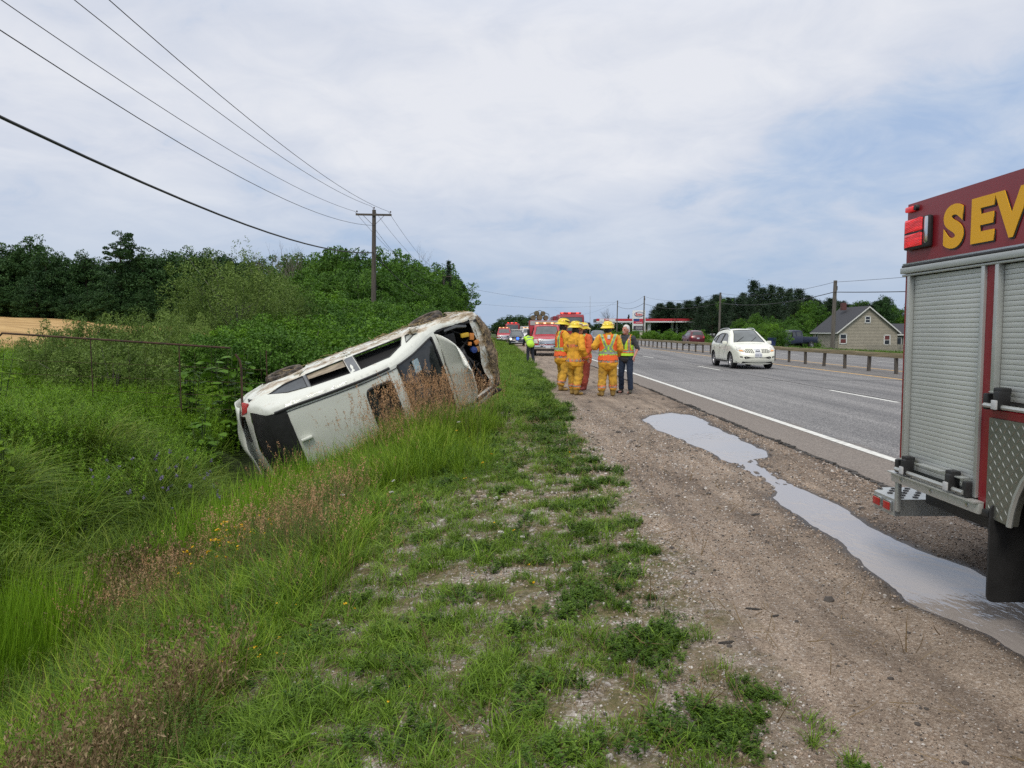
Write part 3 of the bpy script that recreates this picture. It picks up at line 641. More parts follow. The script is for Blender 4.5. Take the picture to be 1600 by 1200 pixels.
def generic_car(name, loc, rz, label, cat, pm, kind='suv', lights=True, glass=None, group=None):
    root = empty(name, loc, rz, label, cat, group)
    if kind == 'suv':
        out = [(-2.2, .30), (-2.32, .45), (-2.33, .85), (-2.2, 1.1), (-1.95, 1.5), (-1.75, 1.62), (-1.0, 1.70), (-.2, 1.72), (.3, 1.64), (.8, 1.34), (1.15, 1.10), (1.7, 1.02), (2.1, .88), (2.28, .6), (2.22, .28)]; W = 1.85; belt = 1.02
        wn = [([(-1.8, 1.18), (.85, 1.06), (.35, 1.45), (-.2, 1.54), (-1.5, 1.48)], glass or M_glass, 0)]; ws = ((.3, 1.64), (1.1, 1.13)); rw = ((-2.15, 1.17), (-1.86, 1.54))
    else:
        out = [(-2.3, .32), (-2.4, .5), (-2.4, .85), (-2.2, .98), (-1.75, 1.04), (-1.2, 1.30), (-.8, 1.41), (-.1, 1.45), (.4, 1.38), (.85, 1.15), (1.15, .98), (1.7, .93), (2.2, .80), (2.38, .6), (2.3, .28)]; W = 1.84; belt = .93
        wn = [([(-1.35, 1.0), (.85, .97), (.4, 1.22), (-.1, 1.31), (-.75, 1.28)], glass or M_glass, 0)]; ws = ((.42, 1.37), (1.1, 1.01)); rw = ((-1.7, 1.07), (-.95, 1.36))
    sh = Shell(out, W, belt, cend=.12); make_suv(root, pm, sh, (1.38, -1.36), .34, .27, wn, ws=ws, rw=rw, rails=(-1.4, .1) if kind == 'suv' else False, seams=((.95, belt, 1.0, .42), (-.2, belt, -.2, .4)))
    hz = belt - .24
    endbit(sh, root, 'headlight', M_lamp, [(.50, hz), (.78, hz + .04), (.78, hz + .15), (.55, hz + .11)], off=.012, mirror=True)
    endbit(sh, root, 'grille', M_black, [(-.42, hz - .06), (.42, hz - .06), (.46, hz + .09), (-.46, hz + .09)], off=.008)
    endbit(sh, root, 'lower_grille', M_black, [(-.5, .36), (.5, .36), (.55, .46), (-.55, .46)], off=.008)
    endbit(sh, root, 'taillight', M_redlens, [(.55, belt - .18), (.80, belt - .16), (.78, belt + .05), (.62, belt + .02)], off=.012, front=False, mirror=True)
    plate(sh, root, .50); plate(sh, root, .82, front=False); mirrors(sh, root, .80, belt + .06, pm)
    return root, sh
generic_car('grey_car', (11.1, 95, 0), R(-90), 'dark grey car with headlights on coming down the near lanes behind the firefighters', 'car', paint('dark_grey_paint', (.05, .058, .07)), 'suv')
M_hl = mat("lit_headlamp", (1, .95, .8), .3, emit=2.2)
_r, _s = generic_car('maroon_suv', (21.9, 91, 0), R(90), 'dark red SUV driving away beyond the guardrail', 'car', paint('maroon_paint', (.10, .007, .018), coat=.3), 'suv')
# ---------------------------------------------------------------- police car with blue light
def police():
    root, sh = generic_car('police_car', (.95, 86, -.02), R(-90), 'dark police car with a blue flashing light parked on the far shoulder', 'car', paint('police_dark_paint', (.018, .022, .035)), 'suv')
    MB().box((-.1, 0, 1.80), (.3, 1.15, .10), bev=.03).build('light_bar', mat('white_light_bar', (.7, .68, .62), .4), root)
    MB().lathe([(.001, .06), (.11, .04), (.14, -.02), (.001, -.03)], (2.36, .10, .86), 'X', 14).build('blue_light', mat('lit_blue', (.03, .12, 1), .3, emit=3), root)
    MB().lathe([(.001, .05), (.09, .03), (.11, -.02), (.001, -.03)], (2.28, -.66, .80), 'X', 14).build('headlight', M_hl, root)
    MB().box((2.40, 0, .42), (.05, 1.3, .08), bev=.02).build('push_bar', M_chrome, root)
    MB().box((1.4, 0, 1.075), (1.0, 1.1, .012)).build('bonnet_panel', mat('white_panel', (.6, .6, .62), .4), root)
police()
MB().lathe([(.001, .05), (.08, .03), (.1, -.02), (.001, -.03)], (2.25, .62, .84), 'X', 12).build('headlight', M_hl, bpy.data.objects['grey_car'])

# ---------------------------------------------------------------- red crew cab rescue truck
M_red = paint('fire_red_paint', (.42, .02, .035), coat=.3); M_red2 = paint('dark_fire_red_paint', (.24, .010, .018), rough=.4, coat=.2)
M_litred = mat('lit_red', (1, .06, .04), .3, emit=2.6); M_litwarm = mat('lit_warm', (1, .5, .3), .3, emit=2.0)
M_alu = mat('brushed_aluminium', (.50, .52, .50), .42, .55, var=.08, vscale=3)
M_cream = mat('cream_paint', (.55, .52, .44), .5, var=.1)
def rescue_pickup(name, loc, rz, label, box=True, red=None, W=2.05, bar=True):
    red = red or M_red; root = empty(name, loc, rz, label, 'fire truck')
    out = [(-1.2, .62), (-1.25, 1.2), (-1.22, 1.9), (-1.1, 2.03), (-.3, 2.08), (.35, 2.03), (.62, 1.92), (1.08, 1.42), (1.2, 1.33), (1.9, 1.26), (2.3, 1.18), (2.42, 1.05), (2.45, .70), (2.40, .58)]
    sh = Shell(out, W, 1.3, tumble=.2, taper=.08, x0=.7, rnd=.08, cend=.08)
    wn = [([(-.1, 1.38), (.95, 1.36), (.52, 1.84), (-.1, 1.9)], M_glass, 0), ([(-1.05, 1.4), (-.22, 1.38), (-.22, 1.9), (-1.0, 1.88)], M_glass, 0)]
    make_suv(root, red, sh, (1.62,), .42, .55, wn, ws=((.58, 1.93), (1.12, 1.39)), rails=False, seams=((1.0, 1.3, 1.0, .66), (-.15, 1.3, -.15, .66)), wheel_w=.26)
    endbit(sh, root, 'grille', M_chrome, [(-.62, .74), (.62, .74), (.64, 1.14), (-.64, 1.14)], off=.02)
    for z in (.80, .92, 1.04): endbit(sh, root, 'grille_slot', M_black, [(-.56, z - .035), (.56, z - .035), (.56, z + .03), (-.56, z + .03)], off=.027)
    endbit(sh, root, 'headlight', M_lamp, [(.66, .82), (.92, .84), (.93, 1.08), (.68, 1.12)], off=.02, mirror=True)
    MB().box((2.62, 0, .58), (.22, W * .98, .26), bev=.05).build('bumper', M_chrome, root)
    for sg in (1, -1): MB().box((2.735, sg * .42, .63), (.01, .16, .07)).build('bumper_slot', M_black, root)
    MB().box((2.745, 0, .60), (.012, .32, .16), bev=.003).build('licence_plate', M_plate, root)
    MB().box((2.60, 0, .40), (.1, W * .8, .12), bev=.03).build('air_dam', M_black, root)
    for sg in (1, -1):
        o = MB().box((.92, sg * (W / 2 + .20), 1.55), (.10, .18, .40), bev=.03); o.tube([(.9, sg * (W / 2 - .05), 1.45), (.92, sg * (W / 2 + .2), 1.45)], .02, 6); o.build('side_mirror', M_black, root)
    for x in (-2.6,):
        for sg in (1, -1): wheel(root, x, sg * (W / 2 - .13), .42, .26, 5)
    if bar:
        lb = MB().box((-.05, 0, 2.17), (.34, 1.5, .12), bev=.03).build('light_bar', mat('amber_bar', (.55, .30, .08), .3), root)
        for y in (-.62, -.1, .4): MB().box((.13, y, 2.17), (.02, .16, .07), bev=.005).build('flashing_light', M_litwarm, lb)
    if box:
        MB().box((-2.7, 0, 1.5), (2.7, 2.2, 1.75), bev=.05).build('equipment_body', red, root); MB().box((-1.33, 0, 2.2), (.03, 2.1, .3)).build('body_front_trim', M_alu, root)
    else: MB().box((-2.45, 0, 1.0), (2.4, W * .96, .62), bev=.02).build('truck_bed', red, root); MB().box((-2.45, 0, 1.32), (2.1, W * .84, .02)).build('bed_liner', M_black, root)
    MB().box((-1.6, 0, .72), (5.5, 1.0, .2)).build('chassis', M_black, root)
    return root
rt = rescue_pickup('rescue_truck', (2.6, 52.6, 0), R(-90), 'red crew cab rescue truck with chrome grille parked on the shoulder')
cg = empty('roof_cargo', (2.25, 55.4, 2.375), R(-90), 'olive tarpaulin rolls strapped on the roof of the rescue truck', 'cargo')
_m = mat('olive_canvas', (.13, .12, .07), .9, var=.3, vscale=3, bump=.5, bscale=12)
for k, (x, y, z, r_) in enumerate([(0, -.45, .20, .2), (.05, .0, .22, .22), (0, .45, .19, .19), (.0, -.2, .52, .19), (-.05, .25, .50, .18)]): MB().tube([(x - .7, y, z), (x - .3, y + .03, z + .02), (x + .3, y - .02, z), (x + .7, y, z)], [r_ * .9, r_, r_, r_ * .85], 12).build('canvas_roll', _m, cg)
MB().tube([(.3, -.72, .0), (.3, -.68, .45), (.3, 0, .74), (.3, .66, .45), (.3, .7, .0)], .02, 4).build('strap', M_black, cg)
rescue_pickup('red_pickup', (-.55, 108, -.02), R(-90), 'red pickup with flashing lights parked farthest back on the left shoulder', False)
# ---------------------------------------------------------------- big fire engine behind
def engine(name, loc, rz, label, h=3.0, L=7.5):
    root = empty(name, loc, rz, label, 'fire truck'); red = M_red2
    out = [(-1.8, .55), (-1.85, 1.5), (-1.8, h - .15), (-1.6, h - .02), (.8, h - .02), (1.12, h - .12), (1.24, h - .8), (1.30, 1.5), (1.32, .9), (1.28, .5)]
    sh = Shell(out, 2.35, 1.5, tumble=.03, taper=.06, x0=.7, rnd=.07, cend=.06, smooth=1)
    wn = [([(.1, 1.45), (.95, 1.45), (.92, 2.35), (.1, 2.35)], M_glass, 0), ([(-1.4, 1.5), (-.2, 1.5), (-.2, 2.3), (-1.4, 2.3)], M_glass, 0)]
    make_suv(root, red, sh, (.2,), .5, .52, wn, ws=((1.14, h - .3), (1.29, 1.55)), rails=False, wheel_w=.3)
    endbit(sh, root, 'headlight', M_lamp, [(.72, .95), (1.0, .95), (1.0, 1.25), (.72, 1.25)], off=.02, mirror=True); endbit(sh, root, 'grille', M_alu, [(-.55, .8), (.55, .8), (.55, 1.3), (-.55, 1.3)], off=.02)
    MB().box((1.6, 0, .6), (.5, 2.4, .35), bev=.04).build('bumper', M_chrome, root)
    MB().box((-4.6, 0, (h + .55) / 2), (5.4, 2.4, h - .75), bev=.04).build('equipment_body', red, root)
    for sg in (1, -1):
        for k in range(3): MB().box((-2.9 - k * 1.6, sg * 1.205, 1.6), (1.3, .02, 1.3)).build('roller_shutter', M_alu, root)
        wheel(root, -5.0, sg * 1.05, .5, .3, 5)
        o = MB().box((1.45, sg * 1.42, 2.1), (.1, .2, .45), bev=.03); o.tube([(1.2, sg * 1.1, 2.4), (1.45, sg * 1.42, 2.3)], .02, 6); o.build('side_mirror', M_black, root)
    lb = MB().box((.6, 0, h + .08), (.4, 1.7, .14), bev=.03).build('light_bar', M_redlens, root)
    for y in (-.7, -.1, .55): MB().box((.81, y, h + .08), (.02, .18, .09), bev=.01).build('flashing_light', M_litred, lb)
    ld = MB()
    for sg in (1, -1): ld.box((-3.8, sg * .3, h + .18), (5.6, .05, .1))
    for k in range(14): ld.tube([(-6.4 + k * .4, -.3, h + .18), (-6.4 + k * .4, .3, h + .18)], .02, 5)
    ld.build('ladder', M_alu, root)
    return root
engine('fire_engine', (5.05, 63, 0), R(-90), 'tall dark red fire engine with ladder parked behind the firefighters')
engine('fire_engine', (.7, 124, 0), R(-90), 'distant red fire engine behind the police car', 2.9)
_w = rescue_pickup('white_service_truck', (2.9, 112, 0), R(-90), 'white box truck parked farthest back in the line', True, red=paint('fleet_white', (.7, .7, .7)), W=2.0); _w['category'] = 'truck'
rescue_pickup('blue_pickup', (31.5, 86, Hs(31.5, 86)), R(-150), 'dark blue pickup parked beside the tan house', False, bar=False, red=paint('navy_paint', (.012, .016, .05), coat=.2), W=1.9)['category'] = 'pickup'
rescue_pickup('white_pickup', (69, 253, -.3), R(15), 'white pickup parked by the brown shop building', False, bar=False, red=MATS['fleet_white'], W=1.9)['category'] = 'pickup'

# ============================================================ the crashed SUV lying on its side
def crumple(o, amp, sc, mask=None, seed=0.):
    for v in o.data.vertices:
        k = amp * (mask(v.co) if mask else 1)
        if k: v.co += Vector(mnoise.noise_vector(v.co * sc + Vector((seed, 0, 0)))) * k
M_wreck = None
def wreck_paint():
    m = bpy.data.materials.new("muddy_white_paint"); m.use_nodes = True; nt = m.node_tree; N = nt.nodes.new; L = nt.links.new; b = nt.nodes['Principled BSDF']
    tc = N('ShaderNodeTexCoord'); mp = N('ShaderNodeMapping'); mp.inputs['Scale'].default_value = (.8, 3, 1.6); L(tc.outputs['Object'], mp.inputs[0])
    n = N('ShaderNodeTexNoise'); n.inputs['Scale'].default_value = 3; n.inputs['Detail'].default_value = 9; n.inputs['Roughness'].default_value = .72; L(mp.outputs[0], n.inputs[0])
    sep = N('ShaderNodeSeparateXYZ'); L(tc.outputs['Object'], sep.inputs[0])
    mr = N('ShaderNodeMapRange'); L(sep.outputs[1], mr.inputs[0]); mr.inputs[1].default_value = .80; mr.inputs[2].default_value = .93; mr.inputs[3].default_value = -.05; mr.inputs[4].default_value = .11
    mz = N('ShaderNodeMapRange'); L(sep.outputs[0], mz.inputs[0]); mz.inputs[1].default_value = 1.2; mz.inputs[2].default_value = 2.2; mz.inputs[3].default_value = 0; mz.inputs[4].default_value = .16
    ad = N('ShaderNodeMath'); L(n.outputs[0], ad.inputs[0]); L(mr.outputs[0], ad.inputs[1]); a2 = N('ShaderNodeMath'); L(ad.outputs[0], a2.inputs[0]); L(mz.outputs[0], a2.inputs[1])
    r = N('ShaderNodeValToRGB'); L(a2.outputs[0], r.inputs[0]); e = r.color_ramp.elements
    e[0].position = .56; e[0].color = (.66, .68, .62, 1); e[1].position = .78; e[1].color = (.16, .11, .06, 1); k = e.new(.615); k.color = (.55, .51, .42, 1); k = e.new(.69); k.color = (.33, .26, .17, 1)
    L(r.outputs[0], b.inputs['Base Color']); b.inputs['Roughness'].default_value = .42; b.inputs['Coat Weight'].default_value = .25
    return m
def wreck():
    root = empty('overturned_suv', (-2.73, 15.17, .49), 0, 'wrecked white SUV lying on its side with its nose torn open in the ditch', 'car'); root.rotation_euler = (R(96.7), R(-20.6), R(18.3))
    pm = wreck_paint(); mtyre = mat('muddy_tyre', (.035, .03, .026), .95, col2=(.20, .155, .105), vscale=9, ramp=(.45, .68), bump=.8, bscale=30); mud = mat('mud_caked_plastic', (.055, .042, .03), .95, col2=(.30, .22, .135), vscale=7, ramp=(.4, .62), bump=.8, bscale=30, stretch=(1, 3, 1)); grey = mat('grey_trim', (.13, .14, .15), .6, var=.2, vscale=4)
    inner = mat('dark_interior', (.012, .012, .013), .9); mudglass = mat('muddy_glass', (.16, .13, .09), .5, col2=(.34, .28, .20), vscale=5, stretch=(1, 1, 4))
    out = [(-2.2, .30), (-2.33, .45), (-2.36, .75), (-2.30, 1.0), (-2.16, 1.22), (-1.96, 1.54), (-1.76, 1.66), (-1.0, 1.725), (-.3, 1.74), (.15, 1.71), (.42, 1.63), (.9, 1.36), (1.3, 1.10), (1.6, 1.05), (2.0, .96), (2.25, .82), (2.36, .6), (2.33, .35), (2.2, .25)]
    sh = Shell(out, 1.9, 1.02, tumble=.27, taper=.18, x0=.6, rnd=.085, cend=.12)
    wins = {'quarter': [(-1.84, 1.16), (-1.48, 1.10), (-1.16, 1.08), (-1.16, 1.42), (-1.5, 1.36)], 'rear': [(-1.10, 1.07), (-.40, 1.05), (-.40, 1.52), (-1.10, 1.44)], 'front': [(-.2, 1.05), (.75, 1.04), (.64, 1.28), (.35, 1.47), (-.2, 1.53)], 'tri': [(.82, 1.04), (1.12, 1.03), (.76, 1.25)]}
    iws = sorted((sh.idx(.44, 1.62), sh.idx(1.26, 1.12))); irw = sorted((sh.idx(-2.2, 1.16), sh.idx(-1.80, 1.63))); isr = sorted((sh.idx(-.30, 1.74), sh.idx(.2, 1.70))); ihd = sorted((sh.idx(1.34, 1.09), sh.idx(2.12, .9)))
    ibp = (0, sh.idx(-2.36, .86)); ifr = (sh.idx(2.25, .82), len(sh.P) - 1)
    b = MB(); ra = .42; poly = side_poly(sh, .28, (1.42, -1.42), .36, ra); n = len(sh.P) - 1
    qq = np.array([-1, -.97, -.93, -.88, -.75, -.62, -.4, -.2, 0, .2, .4, .62, .75, .88, .93, .97, 1])
    I, Q = np.meshgrid(np.arange(n + 1), qq, indexing='ij'); P = sh.rib(I, Q); fs = []; k = len(qq)
    holes = [(iws[0], iws[1], -.93, .93), (irw[0], irw[1], -.97, .97), (isr[0], isr[1], -.62, .62), (ihd[0], ihd[1], -.97, .97), (ibp[0], ibp[1], -.97, 1), (ibp[1] - 1, sh.idx(-2.30, 1.02), .25, .90), (ifr[0], ifr[1], -1, 1)]
    for u in range(n):
        for v in range(k - 1):
            im = u + .5; qm = (qq[v] + qq[v + 1]) / 2
            if any(h[0] <= im <= h[1] and h[2] <= qm <= h[3] for h in holes): continue
            fs.append((u * k + v, u * k + v + 1, (u + 1) * k + v + 1, (u + 1) * k + v))
    b.add(P.reshape(-1, 3), fs, True)
    for sg in (1, -1): sh.side(b, poly, list(wins.values()), sg, step=.07)
    body = b.build('body', pm, root, sharp=50)
    fm = lambda c: max(0, min(1, (c.x - .9) / 1.0)) + max(0, min(.7, (-c.x - 1.7) / .5)) + .25
    crumple(body, .05, 2.6, fm, 3); crumple(body, .02, 8, fm, 9)
    # dark cabin behind the openings
    g = MB(); sh.ribmesh(g, sh.idx(-2.16, 1.2), sh.idx(1.3, 1.1), -.96, .96, 9, off=-.10); 
    for sg in (1, -1): sh.side(g, [(-1.95, .6), (-1.95, 1.2), (-1.5, 1.5), (-1, 1.6), (.2, 1.58), (.9, 1.2), (1.1, 1.0), (1.1, .6)], (), sg, off=-.16, rings=False)
    g.box((-.3, 0, .66), (3.0, 1.6, .1)); g.build('cabin_lining', inner, root)
    for x0 in (.05, -.95):
        s_ = MB()
        for sg in (1, -1): s_.box((x0, sg * .38, .85), (.5, .5, .2), bev=.06); s_.box((x0 - .3, sg * .38, 1.15), (.16, .48, .62), bev=.06)
        s_.build('seat', mat('seat_cloth', (.03, .03, .032), .9), root)
    MB().tube([(.55 + .1 * math.sin(t), .38 + .18 * math.cos(t), 1.02 + .16 * math.sin(t)) for t in np.linspace(0, 2 * PI, 20)], .016, 6, cap=False).build('steering_wheel', M_black, root)
    # glass
    g = MB(); sh.ribmesh(g, iws[0], iws[1], -.93, .93, 11, off=-.006); ws = g.build('windshield', mat('cracked_glass', (.014, .018, .02), .10, spec=.7, bump=.25, bscale=9, var=.5, vscale=14), root); crumple(ws, .03, 5)
    f = MB()
    for q in (-.93, .93): f.tube([sh.rib(i, q, .003) for i in range(iws[0], iws[1] + 1)], .02, 6)
    for i in iws: f.tube([sh.rib(i, q, .003) for q in np.linspace(-.93, .93, 11)], .022, 6)
    f.build('windshield_frame', M_black, root)
    MB().box(tuple(sh.rib(iws[0] + 3, .62, .012)), (.16, .24, .01), rot=Matrix.Rotation(R(32), 3, 'Y')).build('blue_reflection_patch', mat('painted_reflection_blue', (.34, .44, .48), .4, var=.25, vscale=16), root)  # pale blue panel standing in for a reflection on the windshield glass
    g = MB(); sh.ribmesh(g, irw[0], irw[1], -.97, .97, 9, off=-.008); g.build('rear_window', M_black, root)
    g = MB(); sh.ribmesh(g, irw[1] - 2, sh.idx(-1.66, 1.685), -.96, .96, 11, off=.018); g.build('rear_spoiler', M_black, root)
    for sg in (1, -1):
        for nm, m, off in (('quarter', mat('grey_glass', (.07, .08, .09), .25, var=.3, vscale=4), -.012), ('tri', mat('pale_corner_glass', (.30, .32, .30), .4, var=.2), -.012)):
            g = MB(); sh.side(g, wins[nm], (), sg, off=off, step=.15, rings=False); g.build('side_window', m, root)
        g = MB(); sh.side(g, [(-1.10, 1.07), (-.40, 1.05), (-.40, 1.24), (-1.10, 1.20)], (), sg, off=-.02, step=.15, rings=False); g.build('side_window', mudglass, root, label='muddy half lowered rear door window')
        sidebit(sh, root, 'door_pillar', grey, [(-.385, 1.05), (-.22, 1.05), (-.22, 1.53), (-.385, 1.52)], sg, off=.004); sidebit(sh, root, 'door_pillar', grey, [(-1.16, 1.08), (-1.105, 1.07), (-1.105, 1.44), (-1.16, 1.43)], sg, off=.004)
        for wn_ in wins.values(): q = wn_ + [wn_[0]]; x = np.array([a for a, _ in q]); z = np.array([c for _, c in q]); y = sh.side_y(x, z); MB().tube([(a, sg * c, d) for a, c, d in zip(x, y - .002, z)], .013, 5, cap=False).build('window_seal', M_black, root)
    # sunroof
    i0, i1 = isr; corners = [(i0, .62), (i1, .62), (i1, -.62), (i0, -.62)]; pts = []
    for a in range(40):
        t = 2 * PI * a / 40; c, s_ = math.cos(t), math.sin(t); e = .28
        pts.append(sh.rib((i0 + i1) / 2 + (i1 - i0) * .54 * math.copysign(abs(c) ** e, c), .66 * math.copysign(abs(s_) ** e, s_), .004))
    MB().tube(pts + [pts[0]], .03, 6, cap=False).build('sunroof_frame', M_black, root)
    g = MB(); sh.ribmesh(g, i0, i0 + max(1, (i1 - i0) // 3), -.6, .6, 7, off=-.02); g.build('sunroof_glass', M_glass, root)
    for sg in (1, -1): MB().tube([sh.rib(i, sg * 1.0, .012) for i in range(irw[1], iws[0] - 1)], .026, 6).build('roof_rail', M_black, root)
    for sg in (1, -1): MB().tube([sh.rib(i, sg * .90, .004) for i in range(irw[1], iws[0] + 1)], .008, 5).build('roof_joint', M_black, root)
    fx = sh.rib(sh.idx(-1.42, 1.69), 0, 0); MB().box((fx[0], 0, fx[2] + .035), (.20, .045, .075), bev=.02).build('antenna_fin', paint('white_fin_paint', (.72, .74, .68)), root)
    for xx in (-1.62,): MB().tube([sh.rib(sh.idx(xx, 1.68), q, .004) for q in np.linspace(-.85, .85, 9)], .005, 4).build('roof_joint', M_black, root)
    # torn rear bumper
    bp = MB(); ii = np.arange(0, ibp[1] + 1); qn = np.linspace(-1, 1, 15); I, Q = np.meshgrid(ii, qn, indexing='ij'); P = sh.rib(I, Q, .02); kk = 15
    bp.add(P.reshape(-1, 3), [(u * kk + v, u * kk + v + 1, (u + 1) * kk + v + 1, (u + 1) * kk + v) for u in range(len(ii) - 1) for v in range(kk - 1)], True)
    bo = bp.build('rear_bumper', pm, root, loc=(-.17, .05, .10), rot=(0, R(9), R(-3))); crumple(bo, .07, 2.3)
    md = bo.modifiers.new('thickness', 'SOLIDIFY'); md.thickness = .012
    MB().box((-2.12, 0, .72), (.10, 1.66, .62)).build('dark_gap_box', M_black, root)  # black box added so the hole behind the torn bumper reads dark
    for sg in (1, -1): endbit(sh, root, 'taillight', M_redlens, [(sg * .58, .90), (sg * .82, .92), (sg * .80, 1.12), (sg * .66, 1.08)], off=.02, front=False)
    # front end: mud ring, engine bay, buckled bonnet
    fr = MB(); ii = np.arange(ifr[0] - 1, ifr[1] + 1); qn = np.linspace(-1, 1, 21); I, Q = np.meshgrid(ii, qn, indexing='ij'); P = sh.rib(I, Q, .07); kk = 21
    fr.add(P.reshape(-1, 3), [(u * kk + v, u * kk + v + 1, (u + 1) * kk + v + 1, (u + 1) * kk + v) for u in range(len(ii) - 1) for v in range(kk - 1)], True)
    fo = fr.build('front_bumper', mud, root); crumple(fo, .11, 2.2, None, 5); crumple(fo, .035, 9); md = fo.modifiers.new('thickness', 'SOLIDIFY'); md.thickness = .02
    for sg in (1, -1):
        t = MB().tube([(1.30 + x, sg * (.80 - .14 * (x / 1.0) ** 2), 1.05 - .06 * x - .14 * x * x) for x in np.linspace(0, 1.0, 9)], .035, 6); o = t.build('bay_edge', M_black, root); crumple(o, .03, 4)
    st = MB().tube([(1.35, -.70, .98), (1.8, -.74, .95), (2.1, -.66, .88), (2.22, -.45, .84)], [.04, .045, .04, .025], 6); o = st.build('bent_strut', mat('scuffed_white_metal', (.5, .5, .47), .6, var=.5, vscale=20), root); crumple(o, .05, 5)
    st = MB().tube([(1.55, .74, 1.02), (1.8, .74, 1.0), (2.0, .66, .95)], [.03, .04, .03], 6); st.build('bent_strut', grey, root)
    by = MB(); by.add([(1.25, -.82, .42), (2.2, -.72, .42), (2.2, .72, .42), (1.25, .82, .42)], [(0, 1, 2, 3)]); by.add([(1.27, -.8, .42), (1.27, .8, .42), (1.27, .8, 1.07), (1.27, -.8, 1.07)], [(0, 1, 2, 3)])
    for sg in (1, -1): by.add([(1.25, sg * .80, .42), (2.2, sg * .70, .42), (2.2, sg * .70, .84), (1.25, sg * .80, 1.02)], [(0, 1, 2, 3)])
    by.add([(2.19, -.7, .42), (2.19, .7, .42), (2.19, .7, .82), (2.19, -.7, .82)], [(0, 1, 2, 3)]); by.build('engine_bay', inner, root)
    MB().box((1.66, -.05, .68), (.46, .62, .40), rz=.1, bev=.05).build('engine_block', mat('engine_metal', (.06, .06, .06), .6, var=.6, vscale=10), root)
    MB().box((1.68, -.1, .90), (.40, .46, .07), rz=.1, bev=.03).build('engine_cover', M_black, root)
    MB().box((1.60, .52, .78), (.30, .22, .24), rz=-.1, bev=.02).build('battery', M_black, root)
    MB().box((2.13, 0, .66), (.05, 1.15, .42)).build('radiator', mat('radiator_fins', (.035, .035, .037), .7, var=.4, vscale=60), root)
    for (c, d, mm, nm) in [((1.93, .50, .93), (.16, .08, .10), mat('yellow_plastic', (.62, .40, .04), .45), 'yellow_cap'), ((2.06, .42, .90), (.09, .13, .09), mat('orange_plastic', (.62, .24, .06), .5), 'orange_fitting'), ((2.12, .28, .90), (.10, .09, .08), MATS.get('orange_plastic'), 'orange_fitting'), ((1.98, .30, .90), (.07, .07, .08), MATS.get('orange_plastic'), 'orange_fitting'), ((2.12, .14, .88), (.08, .12, .08), mat('tan_fitting_plastic', (.45, .27, .13), .5), 'orange_fitting')]:
        MB().box(c, d, rz=random.uniform(-.5, .5), bev=.015).build(nm, mm or MATS['orange_plastic'], root)
    MB().lathe([(.001, .06), (.06, .05), (.065, -.05), (.001, -.06)], (2.02, .16, .90), 'Z', 14).build('blue_reservoir', mat('blue_plastic', (.03, .06, .22), .4), root)
    h = MB(); rr = random.Random(8)
    for k_ in range(16):
        a = Vector((rr.uniform(1.35, 2.1), rr.uniform(-.65, .65), rr.uniform(.7, .95))); c = Vector((rr.uniform(1.35, 2.15), rr.uniform(-.65, .65), rr.uniform(.65, .95))); m_ = (a + c) / 2 + Vector((rr.uniform(-.1, .1), rr.uniform(-.2, .2), rr.uniform(.0, .12))); h.tube([a, a.lerp(m_, .6), m_, m_.lerp(c, .5), c], rr.choice([.008, .012, .02]), 6)
    h.build('hoses', mat('hose_rubber', (.03, .03, .032), .6), root)
    hd = MB(); nl, nq = 15, 17; vs = []
    for i in range(nl):
        l = i / (nl - 1); d1 = min(l, .55) * .80; d2 = max(0, l - .55) * .78; x = 1.36 + d1 * math.cos(R(50)) + d2 * math.cos(R(98)); z = 1.10 + d1 * math.sin(R(50)) + d2 * math.sin(R(98))
        for j in range(nq):
            q = -1 + 2 * j / (nq - 1); w = .76 - .16 * max(0, l - .35) ** 1.5 - .06 * l; w = w if q < 0 else w - .50 * l ** 1.3; cut = 1 - .22 * l * abs(q) ** 4; vs.append((1.36 + (x - 1.36) * cut + .06 * l * (1 - q * q), q * w, 1.10 + (z - 1.10) * cut - .05 * (q > .0) * math.sin(l * PI) * (1 - abs(q))))
    hd.add(vs, [(i * nq + j, i * nq + j + 1, (i + 1) * nq + j + 1, (i + 1) * nq + j) for i in range(nl - 1) for j in range(nq - 1)], True)
    ho = hd.build('bonnet', pm, root, sharp=40); crumple(ho, .07, 2.1, lambda c: max(0, c.x - 1.4) * 1.6, 2); md = ho.modifiers.new('thickness', 'SOLIDIFY'); md.thickness = .018
    # underside bits hanging down by the grass
    o = MB().box((2.05, -.86, .55), (.55, .06, .45), bev=.02).build('wheel_liner', M_black, root); crumple(o, .12, 3)
    MB().box((0, 0, .30), (4.2, 1.45, .16)).build('underbody', M_black, root)
    for cx in (1.42, -1.42):
        for sg in (1, -1):
            u = MB(); pr = [(cx + ra * math.cos(a), .36 + ra * math.sin(a)) for a in np.linspace(-.2, PI + .2, 12)]; u.add([(a, sg * yy_, c) for yy_ in (.6, .93) for a, c in pr], [(i, i + 1, 13 + i, 12 + i) for i in range(11)]); u.build('wheel_arch', M_black, root)
            w = wheel(root, cx, sg * .86, .36, .23, 5, loc=(cx, sg * .87, .37), rim=mtyre); w.rotation_euler = (0, 0, .12 if cx > 0 else 0); w.data.materials[0] = mtyre
    mr = MB().box((.98, .98, 1.10), (.12, .12, .16), bev=.04); mr.box((.93, .92, 1.06), (.1, .1, .06), bev=.02); o = mr.build('side_mirror', pm, root); crumple(o, .03, 6)
